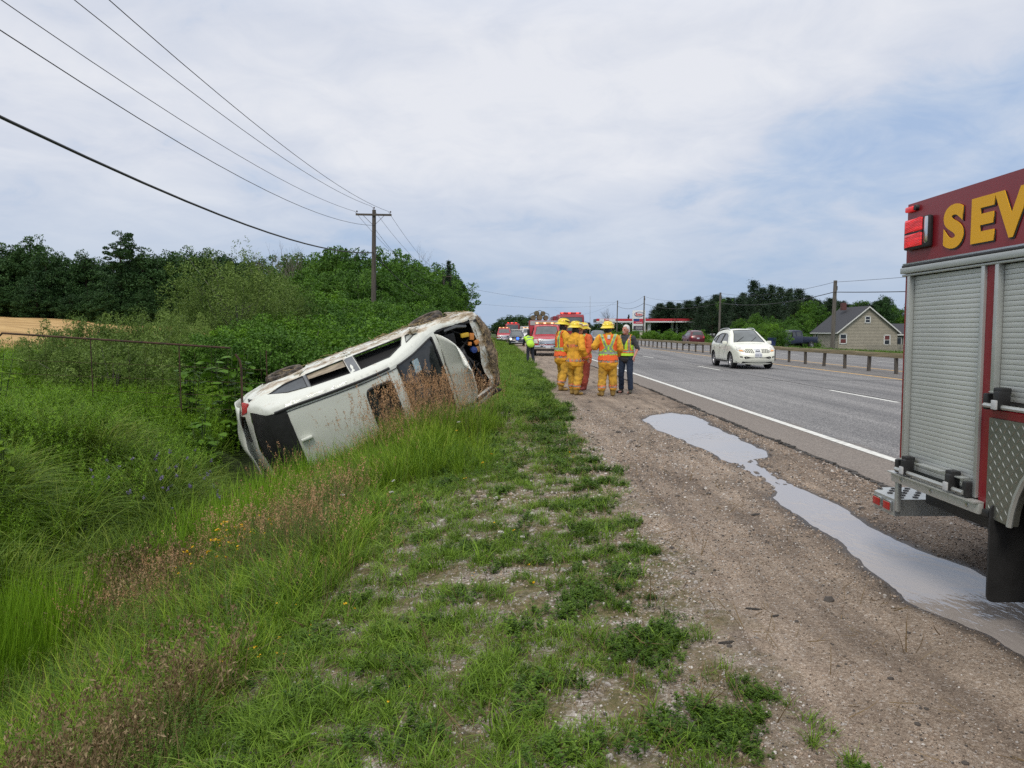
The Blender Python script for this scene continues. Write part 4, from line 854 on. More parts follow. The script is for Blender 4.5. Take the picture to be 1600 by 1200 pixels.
    for sg in (1, -1):
        for xx in (-.3, -1.2): y = float(sh.side_y(np.array([xx]), np.array([.92]))[0]); MB().box((xx, sg * (y + .02), .92), (.18, .03, .035), bev=.01).build('door_handle', pm, root)
        for (xa, za, xb, zb_) in [(1.12, 1.0, 1.10, .45), (-.30, 1.0, -.30, .42), (-1.2, 1.02, -1.0, .75), (1.1, .40, -.98, .36)]:
            t = np.linspace(0, 1, 14); x = xa + (xb - xa) * t; z = za + (zb_ - za) * t; y = sh.side_y(x, z) + .004; MB().tube([(a, sg * c, d) for a, c, d in zip(x, y, z)], .006, 4).build('panel_gap', M_black, root)
    # straw stuck to the flank and nose
    s_ = MB(); rr = random.Random(2)
    for k_ in range(170):
        x = rr.triangular(-2.1, 2.3, 2.0); z = rr.uniform(.3, 1.0); y = float(sh.side_y(np.array([x]), np.array([z]))[0]) + .012
        p = Vector((x, y, z)); d = Vector((rr.uniform(-1, 1), 0, rr.uniform(-.5, .5))).normalized() * rr.uniform(.04, .13); s_.tube([p - d, p + Vector((0, rr.uniform(0, .03), 0)), p + d + Vector((0, rr.uniform(-.03, .05), 0))], rr.uniform(.002, .005), 3, cap=False)
    for k_ in range(260):
        q = rr.uniform(-1, 1); i = rr.uniform(ifr[0] - 3, ifr[1]); p = Vector(sh.rib(i, q, .04)); d = Vector((rr.uniform(-.3, .3), rr.uniform(-1, 1), rr.uniform(-.4, .4))).normalized() * rr.uniform(.04, .14); s_.tube([p - d, p + Vector((rr.uniform(0, .04), 0, 0)), p + d], rr.uniform(.002, .006), 3, cap=False)
    s_.build('straw', mat('dry_straw', (.33, .25, .13), .9, var=.4, vscale=6), root, kind='stuff')
wreck()

# ============================================================ near fire truck (right edge of the frame)
def near_truck():
    root = empty('fire_rescue_truck', (2.66, 5.16, 0), 0, 'dark red fire rescue truck with aluminium roller shutters at the right edge of the frame', 'fire truck')
    red = M_red2; alu = M_alu; W = 2.42; Lb = 4.3
    slat_m = mat('shutter_aluminium', (.60, .62, .59), .42, .35, var=.05, vscale=2)
    # red carcass: built round the compartments so each shutter sits in its own recess
    b = MB(); yb = lambda s0, s1: ((-s0 - s1) / 2, abs(s1 - s0))
    def slab(s0, s1, z0, z1, d=.06): y, l = yb(s0, s1); b.box((d / 2, y, (z0 + z1) / 2), (d, l, z1 - z0))
    slab(0, Lb, 2.04, 2.44); slab(0, .05, .64, 2.04); slab(.88, .97, .58, 2.04); slab(.97, 2.75, 1.13, 1.17); slab(2.75, 2.85, .58, 2.04); slab(2.85, Lb, 1.97, 2.04); slab(3.9, Lb, .58, 1.97)
    b.box((W / 2 + .03, -Lb / 2, 2.43), (W - .06, Lb, .02)); b.box((W / 2 + .03, -.01, 1.52), (W - .06, .02, 1.8)); b.box((W - .01, -Lb / 2, 1.5), (.02, Lb - .04, 1.85)); b.box((W / 2 + .06, -Lb + .01, 1.5), (W - .12, .02, 1.8))
    b.build('body', red, root)
    MB().box((.6, -Lb / 2, 1.3), (1.0, Lb - .1, 1.3)).build('compartment_lining', M_black, root)
    MB().box((-.004, -Lb / 2 + .01, 2.032), (.03, Lb + .03, .016), bev=.006).build('rubber_strip', M_black, root); MB().box((-.004, -Lb / 2 + .01, 2.046), (.02, Lb + .02, .010)).build('chrome_strip', M_chrome, root)
    MB().box((-.010, -Lb / 2 + .01, 2.003), (.036, Lb + .03, .040), bev=.006).build('drip_rail', alu, root); MB().box((-.004, -Lb / 2 + .01, 1.972), (.026, Lb + .02, .014), bev=.004).build('drip_rail', alu, root)
    slat_me = {}
    def shutter(s0, s1, z0, z1):
        for s_ in (s0 + .016, s1 - .016): o = MB().box((.008, -s_, (z0 + z1) / 2), (.05, .032, z1 - z0), bev=.004).build('shutter_frame', alu, root)
        w = s1 - s0 - .07; key = round(w, 3)
        if key not in slat_me: slat_me[key] = MB().box((0, 0, 0), (.010, w, .0266), bev=.0012).mesh('slat', slat_m)
        door = MB().box((.036, -(s0 + s1) / 2, (z0 + z1) / 2), (.012, w + .02, z1 - z0)).build('roller_shutter', mat('shutter_shadow_gap', (.09, .095, .09), .6), root)
        n = int((z1 - z0 - .01) / .0283)
        for k in range(n): link('slat', slat_me[key], door, loc=(.022, -(s0 + s1) / 2, z1 - .018 - k * .0283))
        return o
    shutter(.05, .88, .66, 1.965); shutter(.97, 2.75, 1.20, 1.965); shutter(2.85, 3.9, .66, 1.965)
    def latch_bar(s0, s1, z, lat):
        t = MB().tube([(-.055, -s0, z), (-.055, -s1, z)], .013, 8); bo = t.build('lift_bar', alu, root)
        for s_ in (s0, s1): MB().box((-.02, -s_ , z + .02), (.07, .04, .09), bev=.01).build('bar_bracket', M_black, bo)
        for s_ in lat:
            MB().box((-.045, -s_, z + .035), (.07, .05, .10), bev=.012).build('latch', M_black, bo); MB().box((-.03, -s_ + .02, z + .085), (.06, .07, .035), bev=.01).build('latch', M_black, bo)
            MB().box((-.085, -s_, z + .012), (.012, .042, .05), bev=.004).build('latch_tag', mat('latch_tag_grey', (.55, .56, .57), .4), bo)
        for a, c in zip([s0] + lat, lat + [s1]):
            MB().box((-.028, -(a + c) / 2, z + .075), (.05, abs(c - a) * .55, .006)).build('lip_plate', alu, bo)
    latch_bar(.06, .83, .68, [.19, .70]); latch_bar(.99, 2.6, 1.20, [1.12, 2.2])
    tr = MB().box((-.022, -.455, .612), (.03, .98, .062), bev=.004); tr.box((-.036, -.455, .647), (.06, .98, .008)); to = tr.build('trim_rail', mat('sill_aluminium', (.55, .56, .53), .4, .4), root)
    for s_ in (.10, .46, .84): MB().lathe([(.001, -.006), (.012, -.004), (.013, .004)], (-.040, -s_, .612), 'X', 10).build('bolt', M_chrome, to)
    # chequer plate with the wheel arch cut out
    cw, rz_, ra = 1.78, .50, .60; arch = [(-cw + ra * math.cos(a), rz_ + ra * math.sin(a)) for a in np.linspace(.12, PI - .12, 20)]
    poly = [(-.97, .58), (-.97, 1.128), (-2.75, 1.128), (-2.75, .58)] + arch[::-1]; V, F = cdt(poly, step=.2)
    dp = MB().add([(-.012, a, c) for a, c in V], F); n = len(poly); dp.add([(-.012, a, c) for a, c in poly] + [(.03, a, c) for a, c in poly], [(i, (i + 1) % n, n + (i + 1) % n, n + i) for i in range(n)])
    do = dp.build('chequer_plate', mat('chequer_metal', (.25, .255, .22), .42, .7, var=.12, vscale=3), root); tm = MB(); r_ = 0
    ys = np.arange(-1.0, -2.74, -.036)
    for i, y in enumerate(ys):
        for j, z in enumerate(np.arange(.60, 1.12, .036)):
            if math.hypot(y + cw, z - rz_) < ra + .03: continue
            a = R(50) if (i + j) % 2 else R(-50); c, s_ = math.cos(a) * .019, math.sin(a) * .019; p, q = math.sin(a) * .0036, -math.cos(a) * .0036
            tm.add([(-.0122, y - c, z - s_), (-.0122, y + p, z + q), (-.0122, y + c, z + s_), (-.0122, y - p, z - q), (-.0158, y, z)], [(0, 1, 4), (1, 2, 4), (2, 3, 4), (3, 0, 4)])
    tm.build('tread_marks', mat('chequer_tread_metal', (.42, .42, .37), .35, .8), do, kind='stuff')
    MB().tube([(-.018, a, c) for a, c in arch], .016, 6).build('arch_trim', alu, root)
    MB().box((-.004, -.99, .60), (.05, .06, .04), bev=.01).build('hinge_block', M_black, root)
    # mud flap, wheels, chassis
    fl = MB(); pr = rrect(-.03, .115, .56, .66, .035, 4); fl.prism([(a, c) for a, c in pr], -1.03, -1.045, 'Y')
    for x in np.arange(0.0, .54, .018): fl.box((x, -1.027, .39), (.007, .008, .5))
    fl.build('mud_flap', mat('mud_flap_rubber', (.018, .018, .018), .7, var=.25, vscale=12), root)
    for sx in (.16, .46, W - .46, W - .16): w = MB().lathe([(.28, -.12), (.45, -.13), (.49, -.09), (.49, .09), (.45, .13), (.28, .12), (.28, -.12)], axis='X', n=36); wo = w.build('wheel', M_tyre, root, loc=(sx, -cw, .49)); MB().lathe([(.28, -.1), (.2, -.02), (.08, -.05), (.001, -.05)], axis='X', n=24).build('rim', alu, wo)
    MB().box((W / 2, -2.6, .52), (1.0, 6.5, .2)).build('chassis', M_black, root); MB().box((W / 2, -.42, .54), (W - .30, .70, .18)).build('underbody_dark_box', M_black, root)  # second box is a black filler added for the dark space under the body
    # tailboard
    tb = MB().prism([(-.02, 0.005), (-.02, .30), (.10, .42), (W - .1, .42), (W, .30), (W, .005)], .34, .455, 'Z').build('tailboard', alu, root)
    g = MB()
    for i in range(24):
        for j in range(5): g.lathe([(.016, .4555), (.022, .461), (.010, .461)], (.05 + i * .1 + (j % 2) * .05, .06 + j * .075, 0), 'Z', 8, smooth=False)
    g.build('grip_studs', mat('grip_dark', (.04, .04, .04), .6), tb, kind='stuff')
    for a, c in ((.03, .135), (.17, .285)): lo = MB().box((-.028, (a + c) / 2, .40), (.018, c - a, .075), bev=.008).build('reflector_frame', M_chrome, tb); MB().box((-.039, (a + c) / 2, .40), (.008, c - a - .022, .052), bev=.003).build('red_reflector', M_redlens, lo)
    MB().box((-.012, -.02, .50), (.03, .045, .24), bev=.008).build('corner_post', alu, root)
    # warning lamp and marker
    lm = MB().box((-.018, -.170, 2.232), (.036, .30, .20), bev=.022).build('lamp_housing', M_black, root); MB().box((-.020, -.290, 2.240), (.040, .05, .175), bev=.02).build('chrome_bezel', M_chrome, lm)
    lens = mat('lit_red_lens', (.85, .03, .035), .25, emit=.30, spec=.7, var=.8, vscale=34, stretch=(1, .25, 3.5))
    for z in (2.285, 2.19):
        o = MB().box((-.038, -.150, z), (.012, .205, .082), bev=.006).build('red_lens', lens, lm); rb = MB()
        for k in range(7): rb.box((-.0455, -.150, z - .032 + k * .0105), (.004, .19, .004), rot=Matrix.Rotation(R(-6), 3, 'X'))
        rb.build('lens_ribs', lens, o)
    MB().box((-.038, -.150, 2.237), (.006, .21, .012)).build('lens_divider', M_black, lm)
    MB().box((-.014, -.055, 2.400), (.028, .09, .036), bev=.01).build('marker_lamp', lens, root); MB().lathe([(.001, -.02), (.018, -.018), (.02, .006)], (-.004, -.125, 2.402), 'X', 12).build('marker_bolt', M_black, root)
    # lettering
    gold = mat('gold_lettering', (.86, .44, .02), .5, spec=.3); M3 = Matrix(((0, 0, -1), (-1, 0, 0), (0, 1, 0))).to_4x4()
    for ch, s_, xs in (('S', .446, 1.30), ('E', .712, 1.30), ('V', .958, 1.20)):
        for m_, dx, dy, dz, nm, off in ((M_black, -.0025, -.009, -.008, 'letter_shadow', .017), (gold, -.0065, 0, 0, 'letter', .017)):
            me = text_mesh(nm, ch, .325, m_, .0018, off, xs); o = link(nm, me, root); o.matrix_local = Matrix.Translation((dx, -s_ + dy, 2.115 + dz)) @ M3
    # cab (out of frame) so the truck is whole
    c = MB().prism([(-4.35, .5), (-4.35, 2.3), (-5.6, 2.3), (-5.95, 1.5), (-6.9, 1.35), (-7.0, .6)], 0.05, W - .05, 'X'); c.build('cab', red, root)
    for sx in (.04, W - .04): MB().prism([(-4.6, 1.5), (-4.6, 2.15), (-5.5, 2.15), (-5.75, 1.5)], sx - .02, sx + .02, 'X').build('cab_window', M_glass, root); MB().lathe([(.28, -.12), (.49, -.09), (.49, .09), (.28, .12), (.28, -.12)], (sx + (.15 if sx < 1 else -.15), 0, 0), axis='X', n=30).build('wheel', M_tyre, root, loc=(0, -6.1, .49))
near_truck()

# ============================================================ guardrail in the median
def guardrail():
    root = empty('guardrail', (14.65, 20, 0), 0, 'weathered wooden box beam guardrail on short posts in the median', 'guardrail')
    wood = mat('weathered_beam', (.17, .145, .085), .85, col2=(.34, .27, .16), vscale=2.2, ramp=(.35, .65), stretch=(1, .35, 6), bump=.2); post = mat('post_wood', (.07, .06, .05), .9, col2=(.14, .12, .10), vscale=4, stretch=(3, 3, .6))
    rr = random.Random(4); pm = MB().box((0, 0, .30), (.11, .12, .62), bev=.008).mesh('post', post); bms = [MB().box((0, 0, 0), (.11, 4.42, .185), bev=.012).mesh('beam', wood) for _ in range(1)]
    for k in range(100): link('post', pm, root, loc=(0, k * 2.22, 0), rot=(rr.uniform(-.03, .03) + (.09 if k == 7 else 0), rr.uniform(-.03, .03), rr.uniform(-.1, .1)))
    for k in range(50): link('beam', bms[0], root, loc=(-.02, 1.11 + k * 4.44, .695 + rr.uniform(-.008, .008)), rot=(rr.uniform(-.002, .002), rr.uniform(-.02, .02), 0))
guardrail()

# ============================================================ utility poles and wires
M_pole = mat('pole_wood', (.055, .048, .04), .9, col2=(.12, .105, .09), vscale=3, stretch=(6, 6, .4), bump=.3)
M_polel = mat('pole_wood_grey', (.08, .07, .06), .9, col2=(.17, .155, .135), vscale=3, stretch=(6, 6, .4))
M_wire = mat('wire_black', (.02, .02, .022), .6)
def crossarm_pole(x, y, top, label, lean=0.):
    z0 = Hs(x, y); root = empty('utility_pole', (x, y, z0 - .3), 0, label, 'utility pole', 'crossarm poles along the left side of the road'); root.rotation_euler = (0, lean, 0); h = top - z0 + .3
    MB().tube([(0, 0, 0), (0, 0, h * .5), (0, 0, h)], [.19, .165, .13], 12).build('pole', M_pole, root)
    MB().box((0, -.16, h - .35), (2.45, .11, .13)).build('crossarm', M_pole, root)
    for sg in (1, -1): MB().tube([(sg * .72, -.16, h - .40), (0, -.13, h - 1.1)], .015, 5).build('brace', M_wire, root)
    for xx, zz in ((-1.15, h - .285), (1.15, h - .285), (0, h)): MB().lathe([(.015, 0), (.015, .1), (.055, .11), (.06, .16), (.03, .2), (.001, .21)], (xx, -.16 if xx else 0, zz), 'Z', 10).build('insulator', mat('insulator_brown', (.06, .04, .03), .3), root)
    return root
crossarm_pole(-9.4, 53.6, 9.95, 'tall wooden pole with crossarm standing among the roadside shrubs', R(1.0))
crossarm_pole(-9.4, -6, 9.95, 'wooden crossarm pole behind the viewer')
crossarm_pole(-9.4, 113, 9.95, 'crossarm pole in front of the spruce at the end of the wood')
crossarm_pole(-9.4, 172, 9.95, 'distant crossarm pole against the sky right of the spruce')
crossarm_pole(-13.6, 228, 11, 'farthest small crossarm pole left of the other distant pole')
def span(a, b, sag, n=24): a = Vector(a); b = Vector(b); return [a.lerp(b, t) - Vector((0, 0, 4 * sag * t * (1 - t))) for t in np.linspace(0, 1, n)]
def wire(pts, sags, r, label, cat='power line'):
    P = []
    for (a, b), s in zip(zip(pts[:-1], pts[1:]), sags): P += span(a, b, s)[(1 if P else 0):]
    MB().tube(P, r, 5).build('power_line', M_wire, label=label, cat=cat)
PY = [-6, 53.6, 113, 172, 231]
wire([(-10.55, y, 9.85) for y in PY], [1.45, 1.3, 1.2, 1.2], .011, 'thin wire on the left end of the crossarms')
wire([(-8.25, y, 9.85) for y in PY], [1.5, 1.3, 1.2, 1.2], .011, 'thin wire on the right end of the crossarms')
wire([(-9.4, y, 10.2) for y in PY], [1.5, 1.3, 1.2, 1.2], .011, 'thin wire over the very top of the poles')
wire([(-9.35, y, 8.9) for y in PY], [1.95, 1.6, 1.5, 1.5], .012, 'lower thin wire fixed under the crossarms')
wire([(-9.3, y, 7.05) for y in PY], [1.7, 1.6, 1.6, 1.6], .034, 'thick black cable hanging lowest on the poles', 'cable')
def plain_pole(x, y, top, label, r=.15):
    z0 = Hs(x, y); root = empty('service_pole', (x, y, z0 - .3), 0, label, 'utility pole', 'plain poles on the far side of the road'); root.rotation_euler = (0, R(.9), 0)
    MB().tube([(0, 0, 0), (0, 0, (top - z0 + .3))], [r, r * .78], 10).build('pole', M_polel, root); MB().tube([(r, 0, top - z0 - .2), (r, 0, top - z0 - .6)], .03, 5).build('bracket', M_wire, root)
RP = [(29.8, 70.5, 6.25), (31, 113, 7.3), (29, 165, 9.2), (29.5, 209, 10.0)]
for (x, y, t), lb in zip(RP, ('thick wooden pole in front of the tan house', 'wooden pole against the pines right of the gas station', 'slim pole just right of the gas station price sign', 'slim pole left of the gas station price sign')): plain_pole(x, y, t, lb, .2 if y < 80 else .17)
wire([(48, 30, 8.0), (29.8, 70.5, 6.1), (31, 113, 7.2), (29, 165, 9.1), (29.5, 209, 9.8), (20, 330, 11)], [.6, .7, 1., 1., 3], .016, 'thin wire running between the tops of the far side poles')
wire([(36, 36, 4.6), (29.8, 70.5, 5.2), (31, 113, 5.8), (29, 165, 7.6), (29.5, 209, 8.6)], [.35, .7, 1, 1], .035, 'thick sagging cable passing behind the red truck in front of the house trees', 'cable')
wire([(-9.3, 113, 8.6), (29.5, 209, 9.6)], [1.2], .014, 'thin wire crossing high over the road')
wire([(-9.3, 172, 8.0), (29.5, 209, 9.0)], [1.0], .014, 'second wire crossing over the road farther off')
_r = empty('radio_mast', (28.5, 268, -.3), 0, 'thin pale radio mast rising behind the parked fire engines', 'mast'); MB().tube([(0, 0, 0), (0, 0, 14.2)], [.10, .06], 6).build('mast_tube', mat('galvanised', (.4, .42, .45), .5), _r)

# ============================================================ tan house
def house():
    root = empty('tan_house', (43.0, 100, -1.0), R(0), 'small tan clapboard house with dark shingle roof and gable end behind the guardrail', 'house')
    side = mat('tan_siding', (.33, .30, .24), .8, var=.10, vscale=1.5); shing = mat('dark_shingles', (.045, .047, .055), .9, var=.3, vscale=14); trim = mat('white_trim', (.66, .66, .64), .6)
    W, D, eh, rh = 7.7, 8.2, 2.62, 5.75; rz = 0
    # wall core and clapboards
    MB().prism([(0, 0), (W, 0), (W, eh), (W / 2, rh), (0, eh)], 0, D, 'Y').build('wall', side, root)
    bd = MB(); z = .1
    while z < rh - .2:
        half = W / 2 if z < eh else W / 2 * (rh - z) / (rh - eh); h = .19
        half2 = W / 2 if z + h < eh else W / 2 * max(0, (rh - z - h)) / (rh - eh)
        bd.add([(W / 2 - half, -.045, z), (W / 2 + half, -.045, z), (W / 2 + half2, -.006, z + h), (W / 2 - half2, -.006, z + h), (W / 2 - half, -.0, z), (W / 2 + half, -.0, z)], [(0, 1, 2, 3), (0, 4, 5, 1)])
        if z < eh - .2: bd.add([(-.045, 0, z), (-.045, D, z), (-.006, D, z + h), (-.006, 0, z + h), (0, 0, z), (0, D, z)], [(0, 3, 2, 1), (0, 1, 5, 4)])
        z += h
    bd.build('clapboard', side, root, kind='stuff')
    sl = math.atan2(rh - eh, W / 2); t = .12
    for sg in (-1, 1):
        x0 = W / 2; ex = W / 2 + sg * (W / 2 + .32); ez = eh - .32 * math.tan(sl)
        r_ = MB().prism([(x0, rh + .02), (ex, ez + .02), (ex, ez + t + .02), (x0, rh + t + .06)], -.32, D + .3, 'Y').build('roof', shing, root)
        MB().prism([(x0, rh - .06), (ex, ez - .08), (ex, ez + .10), (x0, rh + .12)], -.37, -.325, 'Y').build('bargeboard', trim, root)
        MB().box((ex + sg * .03, D / 2, ez + .02), (.06, D + .6, .14)).build('gutter', trim, root)
    c = MB().box((W * .36, D * .62, rh + .25), (.6, .6, 1.0)).build('chimney', mat('chimney_brick', (.12, .05, .045), .9, var=.2, vscale=8), root); MB().box((W * .36, D * .62, rh + .9), (.2, .2, .35)).build('chimney_pot', M_black, c)
    wg = mat('house_glass', (.03, .035, .045), .08); rb = mat('red_blind', (.13, .03, .03), .6)
    def win(x, z, w, h, blind=False):
        f = MB()
        for a in (-1, 1): f.box((x + a * w / 2, -.07, z), (.12, .06, h + .12)); f.box((x, -.07, z + a * h / 2), (w, .06, .12))
        f.box((x, -.06, z), (w, .04, .06)); fo = f.build('window', trim, root)
        MB().box((x, -.045, z), (w - .06, .02, h - .06)).build('pane', wg, fo)
        if blind: MB().box((x, -.058, z - h * .22 if blind == 2 else z + h * .22), (w - .14, .01, h * .40)).build('blind', rb, fo)
    win(3.75, 4.15, .66, .85); win(.62, 1.65, .85, 1.25, 2); win(6.35, 1.5, .75, 1.25, 1)
    for yy in (1.2, 6.8):
        f = MB()
        for a in (-1, 1): f.box((-.07, yy + a * .35, 1.65), (.06, .1, 1.3)); f.box((-.07, yy, 1.65 + a * .62), (.06, .7, .1))
        f.build('window_frame', trim, root)
    for yy in (1.2, 6.8): MB().box((-.05, yy, 1.65), (.02, .62, 1.16)).build('pane', wg, root)
    # side wing
    wg_ = MB().box((W + 2.6, 3.4, 1.1), (5.2, 4.0, 2.2)).build('wing', mat('wing_siding', (.10, .11, .10), .8), root)
    MB().prism([(1.1, 2.2), (3.4, 3.5), (5.7, 2.2), (5.7, 2.32), (3.4, 3.66), (1.1, 2.32)], W + .35, W + 5.6, 'X').build('wing_roof', shing, root); MB().box((W + 2.9, 1.06, 2.16), (5.2, .06, .16)).build('gutter', trim, root)
    for xx in (W + .9, W + 1.9): fo = MB().box((xx, 1.37, 1.3), (.75, .05, 1.0)).build('window', trim, root); MB().box((xx, 1.34, 1.3), (.6, .03, .86)).build('pane', wg, fo)
    fr = empty('picket_fence', (45.5, 97.0, -1.02), 0, 'low grey picket fence in front of the tan house', 'fence'); rr = random.Random(1); pk = MB().prism([(-.05, 0), (.05, 0), (.05, .95), (0, 1.05), (-.05, .95)], -.01, .01, 'Y').mesh('picket', mat('picket_wood', (.27, .25, .21), .9, var=.2))
    for k in range(44): link('picket', pk, fr, loc=(k * .17, 0, 0), rot=(0, rr.uniform(-.05, .05), 0))
    for z in (.3, .8): MB().box((3.7, .03, z), (7.6, .03, .08)).build('rail', MATS['picket_wood'], fr)
house()
# ============================================================ gas station
def station():
    redp = mat('canopy_red', (.50, .03, .045), .5); wh = mat('canopy_white', (.72, .73, .74), .5); dk = mat('canopy_under', (.10, .10, .11), .8)
    root = empty('gas_station_canopy', (29, 252, -.3), 0, 'long red and white canopy of the gas station on white columns', 'canopy')
    X0, X1, D, zb, zt = 0, 32, 10, 4.85, 6.1
    MB().box((16, 5, (zb + zt) / 2), (32, 10, zt - zb - .1)).build('canopy_deck', dk, root)
    MB().box((16, -.08, zt - .38), (32.2, .14, .76)).build('red_fascia', redp, root); MB().box((16, -.10, zb + .22), (32.2, .16, .40)).build('white_fascia', wh, root); MB().box((32.1, 5, zt - .38), (.14, 10, .76)).build('red_fascia', redp, root); MB().box((32.1, 5, zb + .22), (.15, 10, .40)).build('white_fascia', wh, root)
    lg = MB().box((3.5, -.20, zt - .45), (5.2, .10, .78)).build('logo_panel', wh, root); me = text_mesh('lettering', 'Esso', .95, mat('logo_red', (.6, .02, .03), .5), .02, .03); o = link('lettering', me, lg); o.matrix_local = Matrix.Translation((2.4, -.28, zt - .78)) @ Matrix.Rotation(R(90), 4, 'X')
    for x in (17.5, 25.8, 27.3): MB().box((x, 5 if x != 17.5 else 2, zb / 2), (.95 if x == 17.5 else .6, .8, zb)).build('column', wh, root)
    for x in (13.5, 20.5): MB().box((x, 3, .95), (1.2, .9, 1.9), bev=.08).build('fuel_pump', mat('pump_dark', (.08, .10, .16), .5), root)
    k = empty('tan_kiosk', (45, 268, -.35), 0, 'tan kiosk building under the gas station canopy', 'building'); MB().box((2.6, 2, 1.6), (5.4, 4, 3.2)).build('wall', mat('kiosk_tan', (.42, .33, .24), .8), k); MB().box((9.0, 2, 1.6), (5.2, 4, 3.2)).build('wall', MATS['kiosk_tan'], k); MB().box((5.6, 2.3, 3.3), (12.4, 5, .35)).build('roof', mat('kiosk_roof', (.08, .07, .06), .8), k)
    MB().box((5.7, -.0, 1.2), (1.1, .2, 2.4)).build('door', M_black, k)
    b = empty('brown_shop', (62, 258, -.4), 0, 'dark brown shop building right of the gas station canopy', 'building'); MB().box((4.5, 3, 2.4), (10.5, 6, 4.8)).build('wall', mat('shop_brown', (.085, .045, .035), .85, var=.2), b); MB().box((4.5, 3, 4.9), (11, 6.5, .25)).build('roof', M_black, b)
    w = MB().box((7.4, -.06, 1.6), (1.7, .1, 2.4)).build('window', wh, b); 
    for xx in (-1, 1):
        for zz in (-1, 1): MB().box((7.4 + xx * .4, -.13, 1.6 + zz * .56), (.62, .04, .95)).build('pane', M_glass, w)
    MB().lathe([(.001, -.1), (1.0, -.1), (1.0, .1), (.001, .1)], (3.6, -.25, 3.5), 'Y', 20).build('round_sign', mat('round_sign_grey', (.42, .42, .44), .6), b)
    s = empty('price_sign', (37.4, 232, -.3), 0, 'tall white gas station price sign with red and blue oval logo', 'sign')
    MB().box((2.0, 0, 4.6), (3.9, .4, 7.3), bev=.05).build('sign_board', wh, s)
    for x in (.15, 3.85): MB().box((x, 0, .6), (.22, .3, 1.4)).build('leg', wh, s)
    def pan(z, h, m, x=2.0, w=3.3): return MB().box((x, -.23, z), (w, .06, h)).build('sign_panel', m, s)
    bl = mat('sign_blue', (.03, .06, .22), .5); rd = mat('sign_red', (.55, .03, .07), .5); dk = mat('sign_dark', (.05, .04, .06), .5)
    E = [(2 + 1.45 * math.cos(t), 7.05 + .78 * math.sin(t)) for t in np.linspace(0, 2 * PI, 32, endpoint=False)]; E2 = [(2 + 1.28 * math.cos(t), 7.05 + .62 * math.sin(t)) for t in np.linspace(0, 2 * PI, 32, endpoint=False)]
    ov = MB().prism(E, -.22, -.27, 'Y').build('oval_ring', bl, s); MB().prism(E2, -.271, -.28, 'Y').build('oval_field', wh, ov); me = text_mesh('lettering', 'Esso', 1.15, MATS['logo_red'], .01, .03); o = link('lettering', me, ov); o.matrix_local = Matrix.Translation((.93, -.30, 6.68)) @ Matrix.Rotation(R(90), 4, 'X')
    pan(5.35, .75, bl, 1.25, 1.8); pan(5.35, .75, rd, 2.95, 1.5); pan(4.6, .62, rd); pan(2.95, 1.3, dk); pan(1.75, .7, bl, 1.2, 1.6)
    for z in (4.6, 2.7, 3.2): MB().box((2.0, -.27, z), (1.9, .02, .12)).build('print_line', wh, s)
station()
bx = empty('white_trailer', (64.5, 268, -.3), 0, 'white box trailer behind the dark red SUV', 'trailer'); MB().box((0, 0, 2.0), (5.0, 2.4, 2.9), bev=.05).build('cargo_box', mat('trailer_white', (.62, .64, .64), .5), bx); MB().box((0, 0, .5), (4.6, 2.0, .25)).build('frame', M_black, bx)
for sx in (-1, 1): wheel(bx, sx * 1.0, -1.1, .4, .25, 5)
bx.location = (58.5, 262, -.3)
eb = empty('cream_cabinet', (29.0, 166, -.25), 0, 'cream roadside cabinet beside the guardrail left of the dark red SUV', 'cabinet'); MB().box((0, 0, .8), (1.1, .8, 1.6), bev=.04).build('box', mat('cabinet_cream', (.62, .58, .48), .6), eb); MB().box((0, 0, 1.64), (1.2, .9, .1), bev=.02).build('lid', MATS['cabinet_cream'], eb)
mb_ = empty('blue_bin', (27.3, 79.5, -.15), 0, 'dark blue bin at the roadside behind the white SUV', 'bin'); MB().prism([(-.26, 0), (.26, 0), (.34, 1.0), (-.34, 1.0)], -.3, .3, 'Y').build('bin_body', mat('bin_blue', (.015, .03, .11), .5), mb_); MB().box((0, 0, 1.05), (.74, .68, .1), bev=.03).build('lid', MATS['bin_blue'], mb_)

# rusty pipe gate on the left
def gate():
    root = empty('pipe_gate', (-9.3, 14.0, 0), 0, 'rusty pipe farm gate with thin wire mesh at the left edge of the meadow', 'gate'); rust = mat('rusty_pipe', (.022, .014, .010), .9, col2=(.085, .042, .024), vscale=9)
    A = Vector((.12, 0, 1.57)); B = Vector((4.25, 0, 1.30)); zlo = .15
    MB().tube([(0, 0, 1.38), (.03, 0, 1.48), (.12, 0, 1.56), A, B], .018, 8).build('top_rail', rust, root)
    MB().tube([(0, 0, 1.38), (0, 0, zlo)], .022, 6).build('end_post', rust, root)
    for x in (1.72, 3.32, 4.9): z = 1.57 - .27 * (x - .12) / 4.13; MB().tube([(x, 0, z), (x + .01, 0, zlo)], .010, 6).build('upright', rust, root)
    for zz in (.35, .6, .85, 1.1): MB().tube([(0, 0, zz), (4.9, 0, zz - .2)], .003, 4).build('mesh_wire', rust, root)
    for x in np.arange(.3, 4.9, .3): z = 1.57 - .27 * (x - .12) / 4.13; MB().tube([(x, .0, z), (x, 0, .2)], .0025, 3).build('mesh_wire', rust, root)
    p = empty('gate_post', (-9.42, 13.9, -.1), 0, 'dark stub of a gate post at the left frame edge', 'post'); MB().tube([(0, 0, 0), (0, 0, 1.22)], .06, 8).build('post', rust, p); MB().box((-.12, 0, 1.62), (.06, .06, .10)).build('post_cap', rust, p)
    h = empty('bent_pipe', (-4.72, 13.6, .1), 0, 'bent rusty pipe end sticking up among the big leaved weeds', 'pipe'); MB().tube([(0, 0, -.2), (0, 0, .85), (-.03, 0, 1.0), (-.1, 0, 1.1)], .02, 6).build('pipe', rust, h)
gate()

